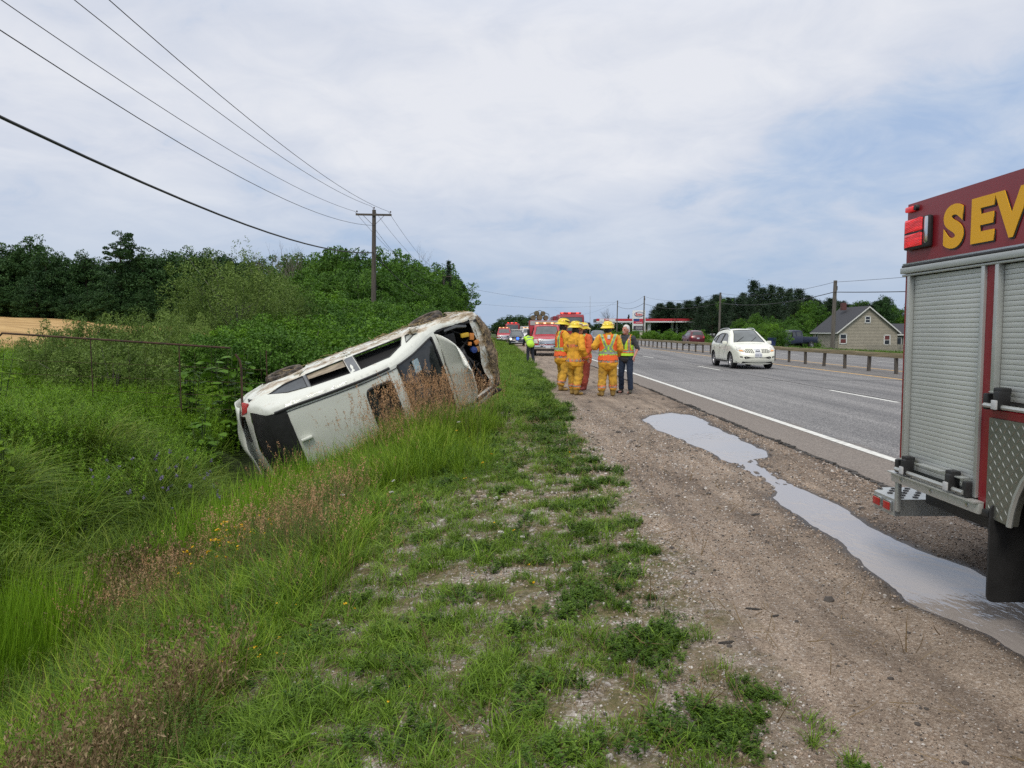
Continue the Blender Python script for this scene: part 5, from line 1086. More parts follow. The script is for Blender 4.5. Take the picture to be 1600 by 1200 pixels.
# ============================================================ people
def capsule(bm, a, b, ra, rb, n=14, up=None):
    """closed tapered capsule; ra, rb = (r across, r deep)"""
    a = Vector(a); b = Vector(b); d = (b - a); L_ = max(d.length, 1e-5); d.normalize()
    ra = ra if isinstance(ra, tuple) else (ra, ra); rb = rb if isinstance(rb, tuple) else (rb, rb)
    y = Vector(up) if up else Vector((0, 1, 0)); u = (y - d * y.dot(d)); u = u.normalized() if u.length > .05 else d.orthogonal().normalized(); w = d.cross(u); rings = []
    for k in range(-4, 1): t = k / 4 * PI / 2; rings.append((a + d * (math.sin(t) * min(ra)), math.cos(t) * ra[0], math.cos(t) * ra[1]))
    for k in range(0, 5): t = k / 4 * PI / 2; rings.append((b + d * (math.sin(t) * min(rb)), math.cos(t) * rb[0], math.cos(t) * rb[1]))
    vs = []
    for i, (c, r0, r1) in enumerate(rings):
        if i in (0, len(rings) - 1): vs.append([bm.verts.new(c)]); continue
        vs.append([bm.verts.new(c + u * math.cos(2 * PI * k / n) * r0 + w * math.sin(2 * PI * k / n) * r1) for k in range(n)])
    for i in range(len(vs) - 1):
        A, B = vs[i], vs[i + 1]
        for k in range(n):
            k2 = (k + 1) % n
            if len(A) == 1: bm.faces.new((A[0], B[k2], B[k]))
            elif len(B) == 1: bm.faces.new((A[k], A[k2], B[0]))
            else: bm.faces.new((A[k], A[k2], B[k2], B[k]))
def ell(bm, c, r, rot=None): m = bmesh.ops.create_uvsphere(bm, u_segments=16, v_segments=10, radius=1); M = Matrix.Translation(c) @ ((rot or Matrix.Identity(3)).to_4x4()) @ Matrix.Diagonal((*r, 1)); bmesh.ops.transform(bm, matrix=M, verts=m['verts'])
def remeshed(name, bm, m, voxel, smooth=2, ratio=None, wrinkle=0., wscale=14., seed=0.):
    bmesh.ops.recalc_face_normals(bm, faces=bm.faces); me = bpy.data.meshes.new(name); bm.to_mesh(me); bm.free(); o = bpy.data.objects.new(name, me); COL.objects.link(o)
    md = o.modifiers.new('r', 'REMESH'); md.mode = 'VOXEL'; md.voxel_size = voxel
    if smooth: md = o.modifiers.new('s', 'SMOOTH'); md.iterations = smooth; md.factor = .5
    if ratio: md = o.modifiers.new('d', 'DECIMATE'); md.ratio = ratio
    dg = bpy.context.evaluated_depsgraph_get(); out = bpy.data.meshes.new_from_object(o.evaluated_get(dg)); bpy.data.objects.remove(o); out.name = name
    if wrinkle:
        nn = [v.normal.copy() for v in out.vertices]
        for v, k in zip(out.vertices, nn):
            p = Vector((v.co.x * wscale, v.co.y * wscale, v.co.z * wscale * 1.7 + seed)); v.co += k * wrinkle * (mnoise.noise(p) + .5 * mnoise.noise(p * 2.3))
    out.materials.clear(); out.materials.append(m); out.polygons.foreach_set('use_smooth', [True] * len(out.polygons)); return out
def carve(me, name, m, pred, parent, lift=.004):
    """moves the faces a predicate picks into a mesh of their own, lifted a little off the cloth"""
    bm = bmesh.new(); bm.from_mesh(me); bm.normal_update(); keep = [f for f in bm.faces if pred(f.calc_center_median(), f.normal)]; ks = set(keep)
    if not keep: bm.free(); return None
    bmesh.ops.delete(bm, geom=[f for f in bm.faces if f not in ks], context='FACES')
    for v in bm.verts: v.co += v.normal * lift
    out = bpy.data.meshes.new(name); bm.to_mesh(out); bm.free(); out.materials.clear(); out.materials.append(m); return link(name, out, parent)
def pose(**k):
    J = dict(pelvis=(0, 0, .96), waist=(0, 0, 1.10), chest=(0, 0, 1.32), neck=(0, 0, 1.50), head=(.02, 0, 1.66), hipL=(0, .10, .93), hipR=(0, -.10, .93), kneeL=(.03, .12, .50), kneeR=(.03, -.12, .50), ankL=(-.01, .13, .09), ankR=(-.01, -.13, .09),
             shL=(0, .19, 1.43), shR=(0, -.19, 1.43), elL=(-.03, .27, 1.15), elR=(-.03, -.27, 1.15), wrL=(.08, .27, .90), wrR=(.08, -.27, .90), handL=None, handR=None, look=0., toeL=0., toeR=0., s=1.)
    J.update(k); return J
def hand(bm, w, d, side, curl=.5):
    """palm, four unequal curled fingers and a thumb from the palm's side"""
    w = Vector(w); d = Vector(d).normalized(); y = Vector((0, side, 0)); acr = (y.cross(d)).normalized() if abs(y.dot(d)) < .95 else Vector((1, 0, 0)); pal = d.cross(acr).normalized()
    capsule(bm, w, w + d * .085, (.034, .020), (.038, .018), 10, up=acr)
    for k, l in enumerate((.072, .080, .074, .058)):
        base = w + d * .088 + acr * (.030 - .020 * k); a = base + (d * math.cos(curl * .6) + pal * math.sin(curl * .6)) * l * .5; b = a + (d * math.cos(curl * 1.7) + pal * math.sin(curl * 1.7)) * l * .5
        capsule(bm, base, a, .0098, .009, 8); capsule(bm, a, b, .009, .0078, 8)
    t0 = w + d * .03 + acr * .032; t1 = t0 + (d * .7 + acr * .6 + pal * .2).normalized() * .045; capsule(bm, t0, t1, .013, .011, 8); capsule(bm, t1, t1 + (d + acr * .1 + pal * .3).normalized() * .03, .011, .009, 8)
def headmesh(bm, c, n, look):
    Rz = Matrix.Rotation(look, 3, 'Z'); f = lambda x, y, z: Vector(c) + Rz @ Vector((x, y, z))
    ell(bm, f(0, 0, .01), (.098, .078, .118), Rz); ell(bm, f(.028, 0, -.055), (.066, .056, .062), Rz)
    capsule(bm, f(.090, 0, .012), f(.112, 0, -.022), .012, .017, 8); capsule(bm, f(.084, -.035, .030), f(.084, .035, .030), .014, .014, 8)
    capsule(bm, f(.082, -.020, -.062), f(.082, .020, -.062), .010, .010, 8); ell(bm, f(.070, 0, -.095), (.024, .026, .018), Rz)
    for s in (1, -1): ell(bm, f(-.005, s * .080, -.010), (.018, .010, .030), Rz)
    capsule(bm, n, f(-.015, 0, -.06), .062, .055, 12)
SKIN = mat('skin', (.48, .25, .18), .5, var=.12, vscale=12)
M_eye = mat('eye_dark', (.03, .02, .02), .2)
Y_JK = mat('turnout_yellow', (.80, .40, .03), .85, col2=(.36, .16, .02), vscale=6, ramp=(.45, .78), bump=.5, bscale=28)
Y_TR = mat('turnout_trousers', (.68, .38, .04), .88, col2=(.22, .12, .03), vscale=7, ramp=(.42, .75), bump=.5, bscale=28)
HV_O = mat('hi_vis_orange', (.85, .13, .025), .75, bump=.3, bscale=22); HV_L = mat('hi_vis_lime', (.45, .75, .05), .75, bump=.3, bscale=22)
REF = mat('reflective_silver', (.28, .31, .25), .4, .2, var=.2, vscale=16); REF_O = mat('reflective_orange', (.80, .20, .09), .6, var=.15, vscale=20)
HELM = mat('helmet_yellow', (.78, .60, .02), .3, coat=.5, var=.08); M_wh = mat('helmet_white', (.7, .7, .68), .35)
BOOT = mat('boot_rubber', (.05, .045, .03), .6, var=.3); BOOTY = mat('boot_tan', (.28, .18, .05), .7, var=.3, vscale=9)
def clothes_top(J, ex=.0, sleeve=True, z0=.86, flare=.0):
    bm = bmesh.new(); V = Vector; p, w, c, n = V(J['pelvis']), V(J['waist']), V(J['chest']), V(J['neck'])
    lo = p + (p - w).normalized() * (.96 - z0 - .0); capsule(bm, lo, w, (.20 + ex + flare, .155 + ex + flare), (.185 + ex, .14 + ex)); capsule(bm, w, c, (.185 + ex, .14 + ex), (.205 + ex, .145 + ex)); capsule(bm, c, V(J['neck']) - (n - c) * .35, (.205 + ex, .14 + ex), (.15 + ex, .11 + ex))
    capsule(bm, J['shL'], J['shR'], .082 + ex, .082 + ex, 14, up=(0, 0, 1)); capsule(bm, n - (n - c) * .3, n + (n - c) * .10, .095 + ex, .075 + ex)
    if sleeve:
        for s in 'LR': capsule(bm, J['sh' + s], J['el' + s], .085 + ex, .070 + ex); capsule(bm, J['el' + s], V(J['el' + s]).lerp(V(J['wr' + s]), .97 if sleeve is True else sleeve), .070 + ex, .056 + ex)
    return bm
def clothes_legs(J, r=(.115, .095, .085), zcuff=.10):
    bm = bmesh.new(); V = Vector; capsule(bm, J['hipL'], J['hipR'], .12, .12, up=(0, 0, 1)); capsule(bm, J['pelvis'], V(J['waist']), (.17, .13), (.155, .12))
    for s in 'LR': capsule(bm, J['hip' + s], J['knee' + s], r[0], r[1]); capsule(bm, J['knee' + s], V(J['ank' + s]) + V((0, 0, zcuff - .05)), r[1], r[2])
    return bm
def boots(J, r=.058, h=.20):
    out = []
    for s in 'LR':
        bm = bmesh.new(); a = Vector(J['ank' + s]); t = Matrix.Rotation(J['toe' + s], 3, 'Z'); capsule(bm, a + Vector((0, 0, h)), a + Vector((0, 0, -.02)), r + .012, r); capsule(bm, a + t @ Vector((-.03, 0, -.045)), a + t @ Vector((.15, 0, -.05)), (.046, .042), (.044, .036), up=t @ Vector((0, 1, 0))); out.append(bm)
    return out
def person(loc, rz, label, J, outfit, seed=0, helmet=None, s=1.):
    root = empty('person', (loc[0], loc[1], Hs(loc[0], loc[1])), rz, label, 'person'); root.scale = (s, s, s); V = Vector
    bm = bmesh.new(); capsule(bm, J['pelvis'], J['waist'], (.15, .11), (.135, .10)); capsule(bm, J['waist'], J['chest'], (.135, .10), (.165, .115)); capsule(bm, J['shL'], J['shR'], .055, .055, up=(0, 0, 1)); capsule(bm, J['chest'], J['neck'], (.16, .10), .06)
    for k in 'LR':
        capsule(bm, J['hip' + k], J['knee' + k], .082, .058); capsule(bm, J['knee' + k], J['ank' + k], .056, .040); a = V(J['ank' + k]); capsule(bm, a + V((-.03, 0, -.045)), a + V((.14, 0, -.055)), .034, .028)
        capsule(bm, J['sh' + k], J['el' + k], .050, .040); capsule(bm, J['el' + k], J['wr' + k], .039, .027)
        hd = J['hand' + k] or tuple(V(J['wr' + k]) - V(J['el' + k])); hand(bm, J['wr' + k], hd, 1 if k == 'L' else -1)
    headmesh(bm, J['head'], J['neck'], J['look'])
    me = remeshed('body', bm, outfit.get('skin', SKIN), .0085, 1, .35); link('body', me, root); c = V(J['head']); Rz = Matrix.Rotation(J['look'], 3, 'Z')
    for sg in (1, -1): e = MB().lathe([(.001, .010), (.009, .006), (.011, 0), (.001, -.008)], (0, 0, 0), 'X', 8); e.build('eye', M_eye, root, loc=tuple(c + Rz @ V((.090, sg * .034, .012))))
    if helmet is not None:
        h = empty_part('helmet', root, c + Rz @ V((0, 0, .055)), (0, helmet, J['look']))
        d = MB(); pr = [(.148, .0), (.150, .03), (.135, .075), (.105, .11), (.06, .132), (.001, .14)]; d.lathe(pr, n=24); d.v = [(x * 1.14 - .01, y * .96, z) for x, y, z in d.v]; d.build('helmet_shell', HELM, h)
        br = MB(); n = 32; vs = []
        for k in range(n):
            t = 2 * PI * k / n; back = max(0, -math.cos(t)); r1 = .19 + .055 * back; dz = -.012 - .045 * back - .012 * max(0, math.cos(t))
            vs += [(.160 * math.cos(t) - .01, .138 * math.sin(t), .012), (r1 * math.cos(t) - .01, r1 * .80 * math.sin(t), dz), (r1 * math.cos(t) - .01, r1 * .80 * math.sin(t), dz - .008), (.150 * math.cos(t) - .01, .13 * math.sin(t), -.012)]
        br.add(vs, [(4 * k + a, 4 * ((k + 1) % n) + a, 4 * ((k + 1) % n) + (a + 1) % 4, 4 * k + (a + 1) % 4) for k in range(n) for a in range(4)], True); br.build('helmet_brim', HELM, h)
        for sg in (1, 0, -1): MB().tube([(.155 * math.cos(t) - .01, sg * .055, .02 + .122 * math.sin(t)) for t in np.linspace(.1, PI - .1, 9)], .008, 5).build('helmet_ridge', HELM, h)
        MB().box((.166, 0, .065), (.02, .07, .07), rot=Matrix.Rotation(R(-20), 3, 'Y'), bev=.01).build('helmet_badge', REF_O, h)
        for a in (1.1, 2.2, 4.1, 5.2): MB().box((.150 * math.cos(a), .130 * math.sin(a), .055), (.035, .035, .022), rz=a, bev=.004).build('reflective_tab', REF_O, h)
        v = MB(); v.tube([(.15 * math.cos(t), .145 * math.sin(t), .075) for t in np.linspace(-1.9, 1.9, 16)], .012, 6); v.build('face_shield', M_wh if outfit.get('goggle') else M_black, h)
        bm = bmesh.new(); cc = c + Rz @ V((-.025, 0, -.03)); ell(bm, cc, (.105, .094, .105), Rz); capsule(bm, V(J['neck']), cc + V((0, 0, -.03)), .088, .085)
        ho = remeshed('neck_hood', bm, M_black, .014, 1, .5); bm = bmesh.new(); bm.from_mesh(ho); bmesh.ops.delete(bm, geom=[f for f in bm.faces if (Rz.inverted() @ (f.calc_center_median() - c)).x > .045], context='FACES'); bm.to_mesh(ho); bm.free(); link('neck_hood', ho, root)
    return root
def empty_part(name, parent, loc, rot): o = bpy.data.objects.new(name, None); COL.objects.link(o); o.parent = parent; o.location = loc; o.rotation_euler = rot; return o
def arm_param(J, s): return Vector(J['el' + s]), Vector(J['wr' + s])
def near_seg(c, a, b, t0, t1, r): d = b - a; t = (c - a).dot(d) / d.length_squared; return t0 < t < t1 and (c - a - d * t).length < r
def turnout(root, J, seed, jacket=Y_JK, vest=None, xback=False, legs=Y_TR, legband=True, boot=BOOTY, kneepatch=True):
    jm = remeshed('jacket', clothes_top(J, .018, True, .82, .03), jacket, .015, 3, .6, .016, 9, seed); jo = link('jacket', jm, root)
    aL, aR = arm_param(J, 'L'), arm_param(J, 'R'); V = Vector
    def arms(c): return near_seg(c, V(J['shL']), aL[0], .25, 1.1, .12) and c.y > .2 or near_seg(c, V(J['shR']), aR[0], .25, 1.1, .12) and c.y < -.2 or near_seg(c, *aL, .0, 1.2, .11) and (c - V(J['pelvis'])).length > .2 and abs(c.y) > .23 or near_seg(c, *aR, .0, 1.2, .11) and abs(c.y) > .23
    carve(jm, 'reflective_band', REF_O, lambda c, n: .845 < c.z < .90 and not arms(c), jo); carve(jm, 'reflective_strip', REF, lambda c, n: .862 < c.z < .882 and not arms(c), jo, .007)
    if not vest: carve(jm, 'reflective_band', REF_O, lambda c, n: 1.215 < c.z < 1.27 and not arms(c), jo); carve(jm, 'reflective_strip', REF, lambda c, n: 1.232 < c.z < 1.252 and not arms(c), jo, .007)
    for a, b in (aL, aR): carve(jm, 'cuff_band', REF_O, lambda c, n: near_seg(c, a, b, .72, .90, .11), jo)
    tm = remeshed('trousers', clothes_legs(J, (.125, .108, .10), .16), legs, .015, 3, .6, .018, 9, seed + 5); to = link('trousers', tm, root)
    if legband: carve(tm, 'reflective_band', REF_O, lambda c, n: .20 < c.z < .27, to); carve(tm, 'reflective_strip', REF, lambda c, n: .222 < c.z < .247, to, .007)
    if kneepatch: carve(tm, 'knee_patch', mat('knee_patch_grey', (.07, .07, .065), .8), lambda c, n: .38 < c.z < .60 and n.x > .45, to)
    for bm in boots(J, .066, .10): link('boot', remeshed('boot', bm, boot, .012, 1, .5), root)
    if vest:
        vm = remeshed('vest', clothes_top(J, .034, False, .86, .03), vest, .015, 3, .7, .010, 8, seed + 2)
        bm = bmesh.new(); bm.from_mesh(vm); bmesh.ops.delete(bm, geom=[f for f in bm.faces if f.calc_center_median().z < .90 or f.calc_center_median().z > 1.53 or (abs(f.calc_center_median().y) > .215 and f.calc_center_median().z > 1.22) or (abs(f.calc_center_median().y) < .07 and f.calc_center_median().z > 1.44) or (f.calc_center_median().x > 0 and abs(f.calc_center_median().y) < .035)], context='FACES'); bm.to_mesh(vm); bm.free()
        vo = link('vest', vm, root); lime = HV_L if vest is HV_O else HV_O
        for w_, m_, lf in ((.052, lime, .004), (.028, REF, .008)):
            if xback: carve(vm, 'vest_stripe', m_, lambda c, n: c.x < .02 and (abs(c.z - 1.07) < w_ or (c.z > 1.07 and abs(abs(c.y) - .145 + 0 - (1.45 - c.z) * .0 - (-(1.45 - c.z) * .38)) < w_ * .8) or (1.07 < c.z < 1.27 and abs(abs(c.y) - (1.26 - c.z) * .85) < w_ * .8)), vo, lf)
            else: carve(vm, 'vest_stripe', m_, lambda c, n: abs(c.z - 1.07) < w_ or (c.z > 1.07 and abs(abs(c.y) - .115) < w_ * .8), vo, lf)
            if xback: carve(vm, 'vest_stripe', m_, lambda c, n: c.x >= .02 and (abs(c.z - 1.07) < w_ or abs(abs(c.y) - .12) < w_ * .8), vo, lf)
JA = pose(head=(.055, 0, 1.655), elL=(.06, .27, 1.17), elR=(.06, -.27, 1.17), wrL=(.27, .14, 1.10), wrR=(.27, -.14, 1.08), kneeL=(.05, .13, .5), ankL=(.03, .15, .09), ankR=(-.08, -.13, .09), toeL=.2, toeR=-.25)
p = person((1.47, 20.9), R(18), 'firefighter in yellow gear and orange vest at the left of the group, side view', JA, {}, 1, R(14), 1.06); turnout(p, JA, 1, vest=HV_O)
JB = pose(head=(.05, 0, 1.66), elL=(-.02, .28, 1.16), elR=(-.04, -.29, 1.17), wrL=(.20, .25, .98), wrR=(.14, -.27, .94), ankL=(.06, .14, .09), ankR=(-.06, -.13, .09), toeL=.1, toeR=-.3)
p = person((1.68, 19.35), R(40), 'firefighter in plain yellow coat with orange bands, second from the left, seen from behind', JB, {'goggle': True}, 2, R(10), 1.0); turnout(p, JB, 2)
JC = pose(head=(.04, 0, 1.65), elL=(.02, .27, 1.15), wrL=(.16, .22, .92), ankL=(.08, .13, .09), toeL=.2)
ORJ = mat('orange_coverall', (.60, .12, .035), .85, bump=.4, bscale=20, var=.2, vscale=6); REDT = mat('red_trousers', (.28, .05, .03), .85, var=.2, bump=.4)
p = person((2.08, 21.1), R(215), 'firefighter in orange coat and red trousers half hidden behind the two yellow ones', JC, {'goggle': True}, 3, R(5), 1.0); turnout(p, JC, 3, jacket=ORJ, vest=HV_O, legs=REDT, legband=False, boot=mat('boot_red', (.22, .04, .03), .5), kneepatch=False)
JD = pose(head=(.04, .0, 1.655), look=R(-25), shL=(0, .2, 1.43), elL=(-.02, .33, 1.22), wrL=(.2, .20, 1.30), elR=(.02, -.30, 1.17), wrR=(.2, -.24, 1.02), ankL=(-.04, .15, .09), ankR=(.04, -.13, .09), toeL=.5, toeR=-.1, kneeL=(.02, .13, .5))
p = person((2.46, 18.9), R(85), 'firefighter seen from behind in an orange vest with a crossed lime stripe back', JD, {'goggle': True}, 4, R(6), 1.0); turnout(p, JD, 4, vest=HV_O, xback=True, kneepatch=False)
MB().box((-.165, -.01, 1.46), (.02, .07, .10), bev=.006).build('radio_tag', M_wh, p)
# civilian with white hair
JE = pose(head=(.03, .0, 1.64), look=R(-20), elL=(-.06, .29, 1.16), elR=(-.05, -.29, 1.17), wrL=(.10, .27, .96), wrR=(.10, -.26, .96), ankL=(.05, .15, .09), ankR=(-.03, -.14, .09), kneeL=(.05, .13, .5), toeL=.3, toeR=-.3, hipL=(0, .095, .93), hipR=(0, -.095, .93))
p = person((3.06, 19.9), R(238), 'white haired man in a dark shirt, jeans and lime vest facing the camera', JE, {'skin': mat('ruddy_skin', (.50, .22, .16), .5, var=.15, vscale=10)}, 5, None, 1.0)
shirt = mat('dark_tee', (.05, .052, .058), .9, bump=.3, bscale=20); jn = mat('dark_jeans', (.012, .022, .048), .9, col2=(.028, .045, .085), vscale=5, bump=.4, bscale=30)
sm = remeshed('shirt', clothes_top(JE, -.012, .02, .92), shirt, .012, 2, .5, .008, 10, 3); link('shirt', sm, p)
tm = remeshed('jeans', clothes_legs(JE, (.10, .078, .07), .10), jn, .013, 2, .5, .010, 10, 4); link('jeans', tm, p)
for bm in boots(JE, .052, .08): link('shoe', remeshed('shoe', bm, BOOT, .012, 1, .5), p)
def civ_vest(J, p, xb=False):
    vm = remeshed('vest', clothes_top(J, .010, False, .98, .01), HV_L, .012, 2, .8, .006, 8, 6); bm = bmesh.new(); bm.from_mesh(vm)
    def rm(c): return c.z < .98 or (c.x > 0 and c.z > 1.2 and abs(c.y) < (c.z - 1.2) * .42) or (abs(c.y) > .165 and c.z > 1.25) or (abs(c.y) < .06 and c.z > 1.43)
    bmesh.ops.delete(bm, geom=[f for f in bm.faces if rm(f.calc_center_median())], context='FACES'); bm.to_mesh(vm); bm.free(); vo = link('vest', vm, p)
    for w_, m_, lf in ((.040, HV_O, .004), (.022, REF, .008)): carve(vm, 'vest_stripe', m_, lambda c, n: abs(c.z - 1.09) < w_ or (c.z > 1.09 and abs(abs(c.y) - .125) < w_ * .8), vo, lf)
civ_vest(JE, p)
bm = bmesh.new(); c = Vector(JE['head']); Rz = Matrix.Rotation(JE['look'], 3, 'Z'); ell(bm, c + Rz @ Vector((-.012, 0, .035)), (.103, .088, .108), Rz); ell(bm, c + Rz @ Vector((-.035, 0, -.02)), (.075, .084, .075), Rz)
hm = remeshed('hair', bm, mat('white_hair', (.62, .60, .58), .8, var=.15, vscale=40), .010, 1, .6, .008, 40, 1); bm = bmesh.new(); bm.from_mesh(hm)
bmesh.ops.delete(bm, geom=[f for f in bm.faces if (lambda q: q.x > .045 and q.z < .085 or q.z < -.075 or (abs(q.y) > .06 and q.x > .01 and q.z < .03))(Rz.inverted() @ (f.calc_center_median() - c))], context='FACES'); bm.to_mesh(hm); bm.free(); link('hair', hm, p)
MB().tube([Vector(JE['head']) + Rz @ Vector((.10, y, -.048 - abs(y) * .25)) for y in np.linspace(-.035, .035, 7)], .008, 5).build('moustache', MATS['white_hair'], p)
# officer bending over at the rescue truck
JF = pose(pelvis=(-.05, 0, .93), waist=(.04, 0, 1.05), chest=(.24, 0, 1.20), neck=(.38, 0, 1.30), head=(.52, 0, 1.33), shL=(.31, .18, 1.26), shR=(.31, -.18, 1.26), elL=(.42, .22, 1.00), elR=(.40, -.24, .99), wrL=(.60, .16, .90), wrR=(.56, -.18, .86), hipL=(-.05, .10, .90), hipR=(-.05, -.10, .90), kneeL=(-.02, .13, .48), kneeR=(.02, -.13, .48), ankL=(-.10, .15, .09), ankR=(-.06, -.16, .09))
p = person((1.12, 39.0), R(105), 'police officer in lime vest and dark trousers bending forward beside the rescue truck', JF, {}, 6, None, 1.0)
nv = mat('navy_uniform', (.018, .022, .035), .85, var=.2)
link('shirt', remeshed('shirt', clothes_top(JF, -.01, .55, .93), nv, .014, 2, .5, .008, 10, 8), p); link('trousers', remeshed('trousers', clothes_legs(JF, (.10, .08, .072), .10), nv, .014, 2, .5, .010, 10, 9), p)
for bm in boots(JF, .052, .08): link('shoe', remeshed('shoe', bm, BOOT, .013, 1, .5), p)
vm = remeshed('vest', clothes_top(JF, .012, False, .95), HV_L, .013, 2, .8, .006, 8, 6); vo = link('vest', vm, p)
_a = Vector(JF['waist']); _d = (Vector(JF['neck']) - _a).normalized()
carve(vm, 'vest_stripe', REF, lambda c, n: .02 < (c - _a).dot(_d) < .07, vo, .005); carve(vm, 'back_patch', mat('patch_blue', (.06, .12, .30), .6), lambda c, n: .20 < (c - _a).dot(_d) < .28 and abs(c.y) < .11 and n.z > .1, vo, .006)
bm = bmesh.new(); c = Vector(JF['head']); ell(bm, c + Vector((-.02, 0, .03)), (.106, .09, .108)); link('hair', remeshed('hair', bm, mat('dark_hair', (.02, .014, .01), .8), .012, 1, .6), p)

# ============================================================ vegetation
def leaf_quads(C, size, aspect=.45, tilt=1., droop=0., rng=RNG, nrm=None):
    """rhombic leaves: C (n,3) centres"""
    n = len(C); a = rng.normal(size=(n, 3)); a[:, 2] = a[:, 2] * tilt - droop; a /= np.linalg.norm(a, axis=1)[:, None] + 1e-9
    b = rng.normal(size=(n, 3)); b -= (b * a).sum(1)[:, None] * a; b /= np.linalg.norm(b, axis=1)[:, None] + 1e-9
    s = (size * rng.uniform(.6, 1.35, n))[:, None] if np.ndim(size) == 0 else size[:, None]
    return np.stack([C - a * s * .5, C + b * s * aspect * .5 - a * s * .05, C + a * s * .5, C - b * s * aspect * .5 - a * s * .05], 1)
def clumps_crown(rx, ry, rz, zc, nclump, nleaf, csize, lsize, rng, flat=.75, aspect=.5, shape='round', droop=0., hollow=.35, tilt=1.):
    """leaf clumps spread through an uneven crown volume; returns quads + per-leaf var + clump centres"""
    cs = []
    while len(cs) < nclump:
        p = rng.uniform(-1, 1, 3); r = np.linalg.norm(p)
        if r > 1 or r < hollow * rng.uniform(.5, 1): continue
        if shape == 'cone' and math.hypot(p[0], p[1]) > (1 - (p[2] + 1) / 2) * 1.02 + .06: continue
        if shape == 'oval' and math.hypot(p[0], p[1]) > 1 - max(0, p[2]) * .75: continue
        cs.append(p)
    cs = np.array(cs); cs = cs * np.array([rx, ry, rz]) * (1 + .16 * rng.normal(size=(nclump, 1))) + np.array([0, 0, zc])
    k = rng.integers(0, nclump, nleaf); sz = csize * rng.uniform(.55, 1.4, nclump); d = rng.normal(size=(nleaf, 3)); d /= np.linalg.norm(d, axis=1)[:, None]; d *= rng.uniform(.35, 1, (nleaf, 1)) ** .5
    C = cs[k] + d * sz[k][:, None] * np.array([1, 1, flat]); cv = rng.uniform(0, 1, nclump)
    var = np.clip(.65 * cv[k] + .35 * rng.uniform(0, 1, nleaf), 0, 1); return leaf_quads(C, lsize, aspect, tilt, droop, rng), var, cs
def limbs(h, cs, r0, rng, n=9, zfrac=.35, lean=.0):
    mb = MB(); top = Vector((lean * h, 0, h)); pts = [Vector((0, 0, -.3)), Vector((.03 * h * rng.uniform(-1, 1), .02 * h, h * .35)), Vector((lean * h * .6, .02 * h, h * .7)), top]
    mb.tube(pts, [r0, r0 * .75, r0 * .45, r0 * .12], 8); idx = rng.choice(len(cs), min(n, len(cs)), replace=False)
    for i in idx:
        c = Vector(cs[i]); z = max(h * .12, min(h * .85, c.z * rng.uniform(min(zfrac, .8), .85))); t = z / h; a = pts[0].lerp(pts[-1], t); m = a.lerp(c, .5) + Vector((0, 0, -.03 * h)); mb.tube([a, m, c], [r0 * .38 * (1.1 - t), r0 * .22, r0 * .06], 5)
    return mb
BARK = mat('bark_brown', (.06, .047, .035), .95, var=.3, vscale=4); BARKG = mat('bark_grey', (.14, .13, .115), .95, var=.3, vscale=4)
L_dark = leafmat('leaves_dark', [(.012, .034, .011), (.024, .064, .018), (.046, .105, .028), (.08, .155, .04)], scale=.12, transl=.15)
L_mid = leafmat('leaves_mid', [(.020, .055, .008), (.045, .115, .014), (.09, .195, .022), (.16, .30, .035)], scale=.15, transl=.25)
L_bright = leafmat('leaves_bright', [(.03, .085, .008), (.065, .155, .012), (.12, .25, .018), (.20, .36, .03)], scale=.25, transl=.3)
L_olive = leafmat('leaves_olive', [(.030, .060, .010), (.09, .15, .026), (.18, .265, .055), (.32, .40, .12)], scale=.3, transl=.25)
L_pine = leafmat('needles', [(.008, .020, .010), (.016, .038, .017), (.032, .062, .027), (.06, .095, .04)], scale=.1, transl=.1)
L_dry = leafmat('leaves_dry', [(.10, .07, .03), (.17, .12, .05), (.26, .19, .09)], scale=.3, transl=.2)
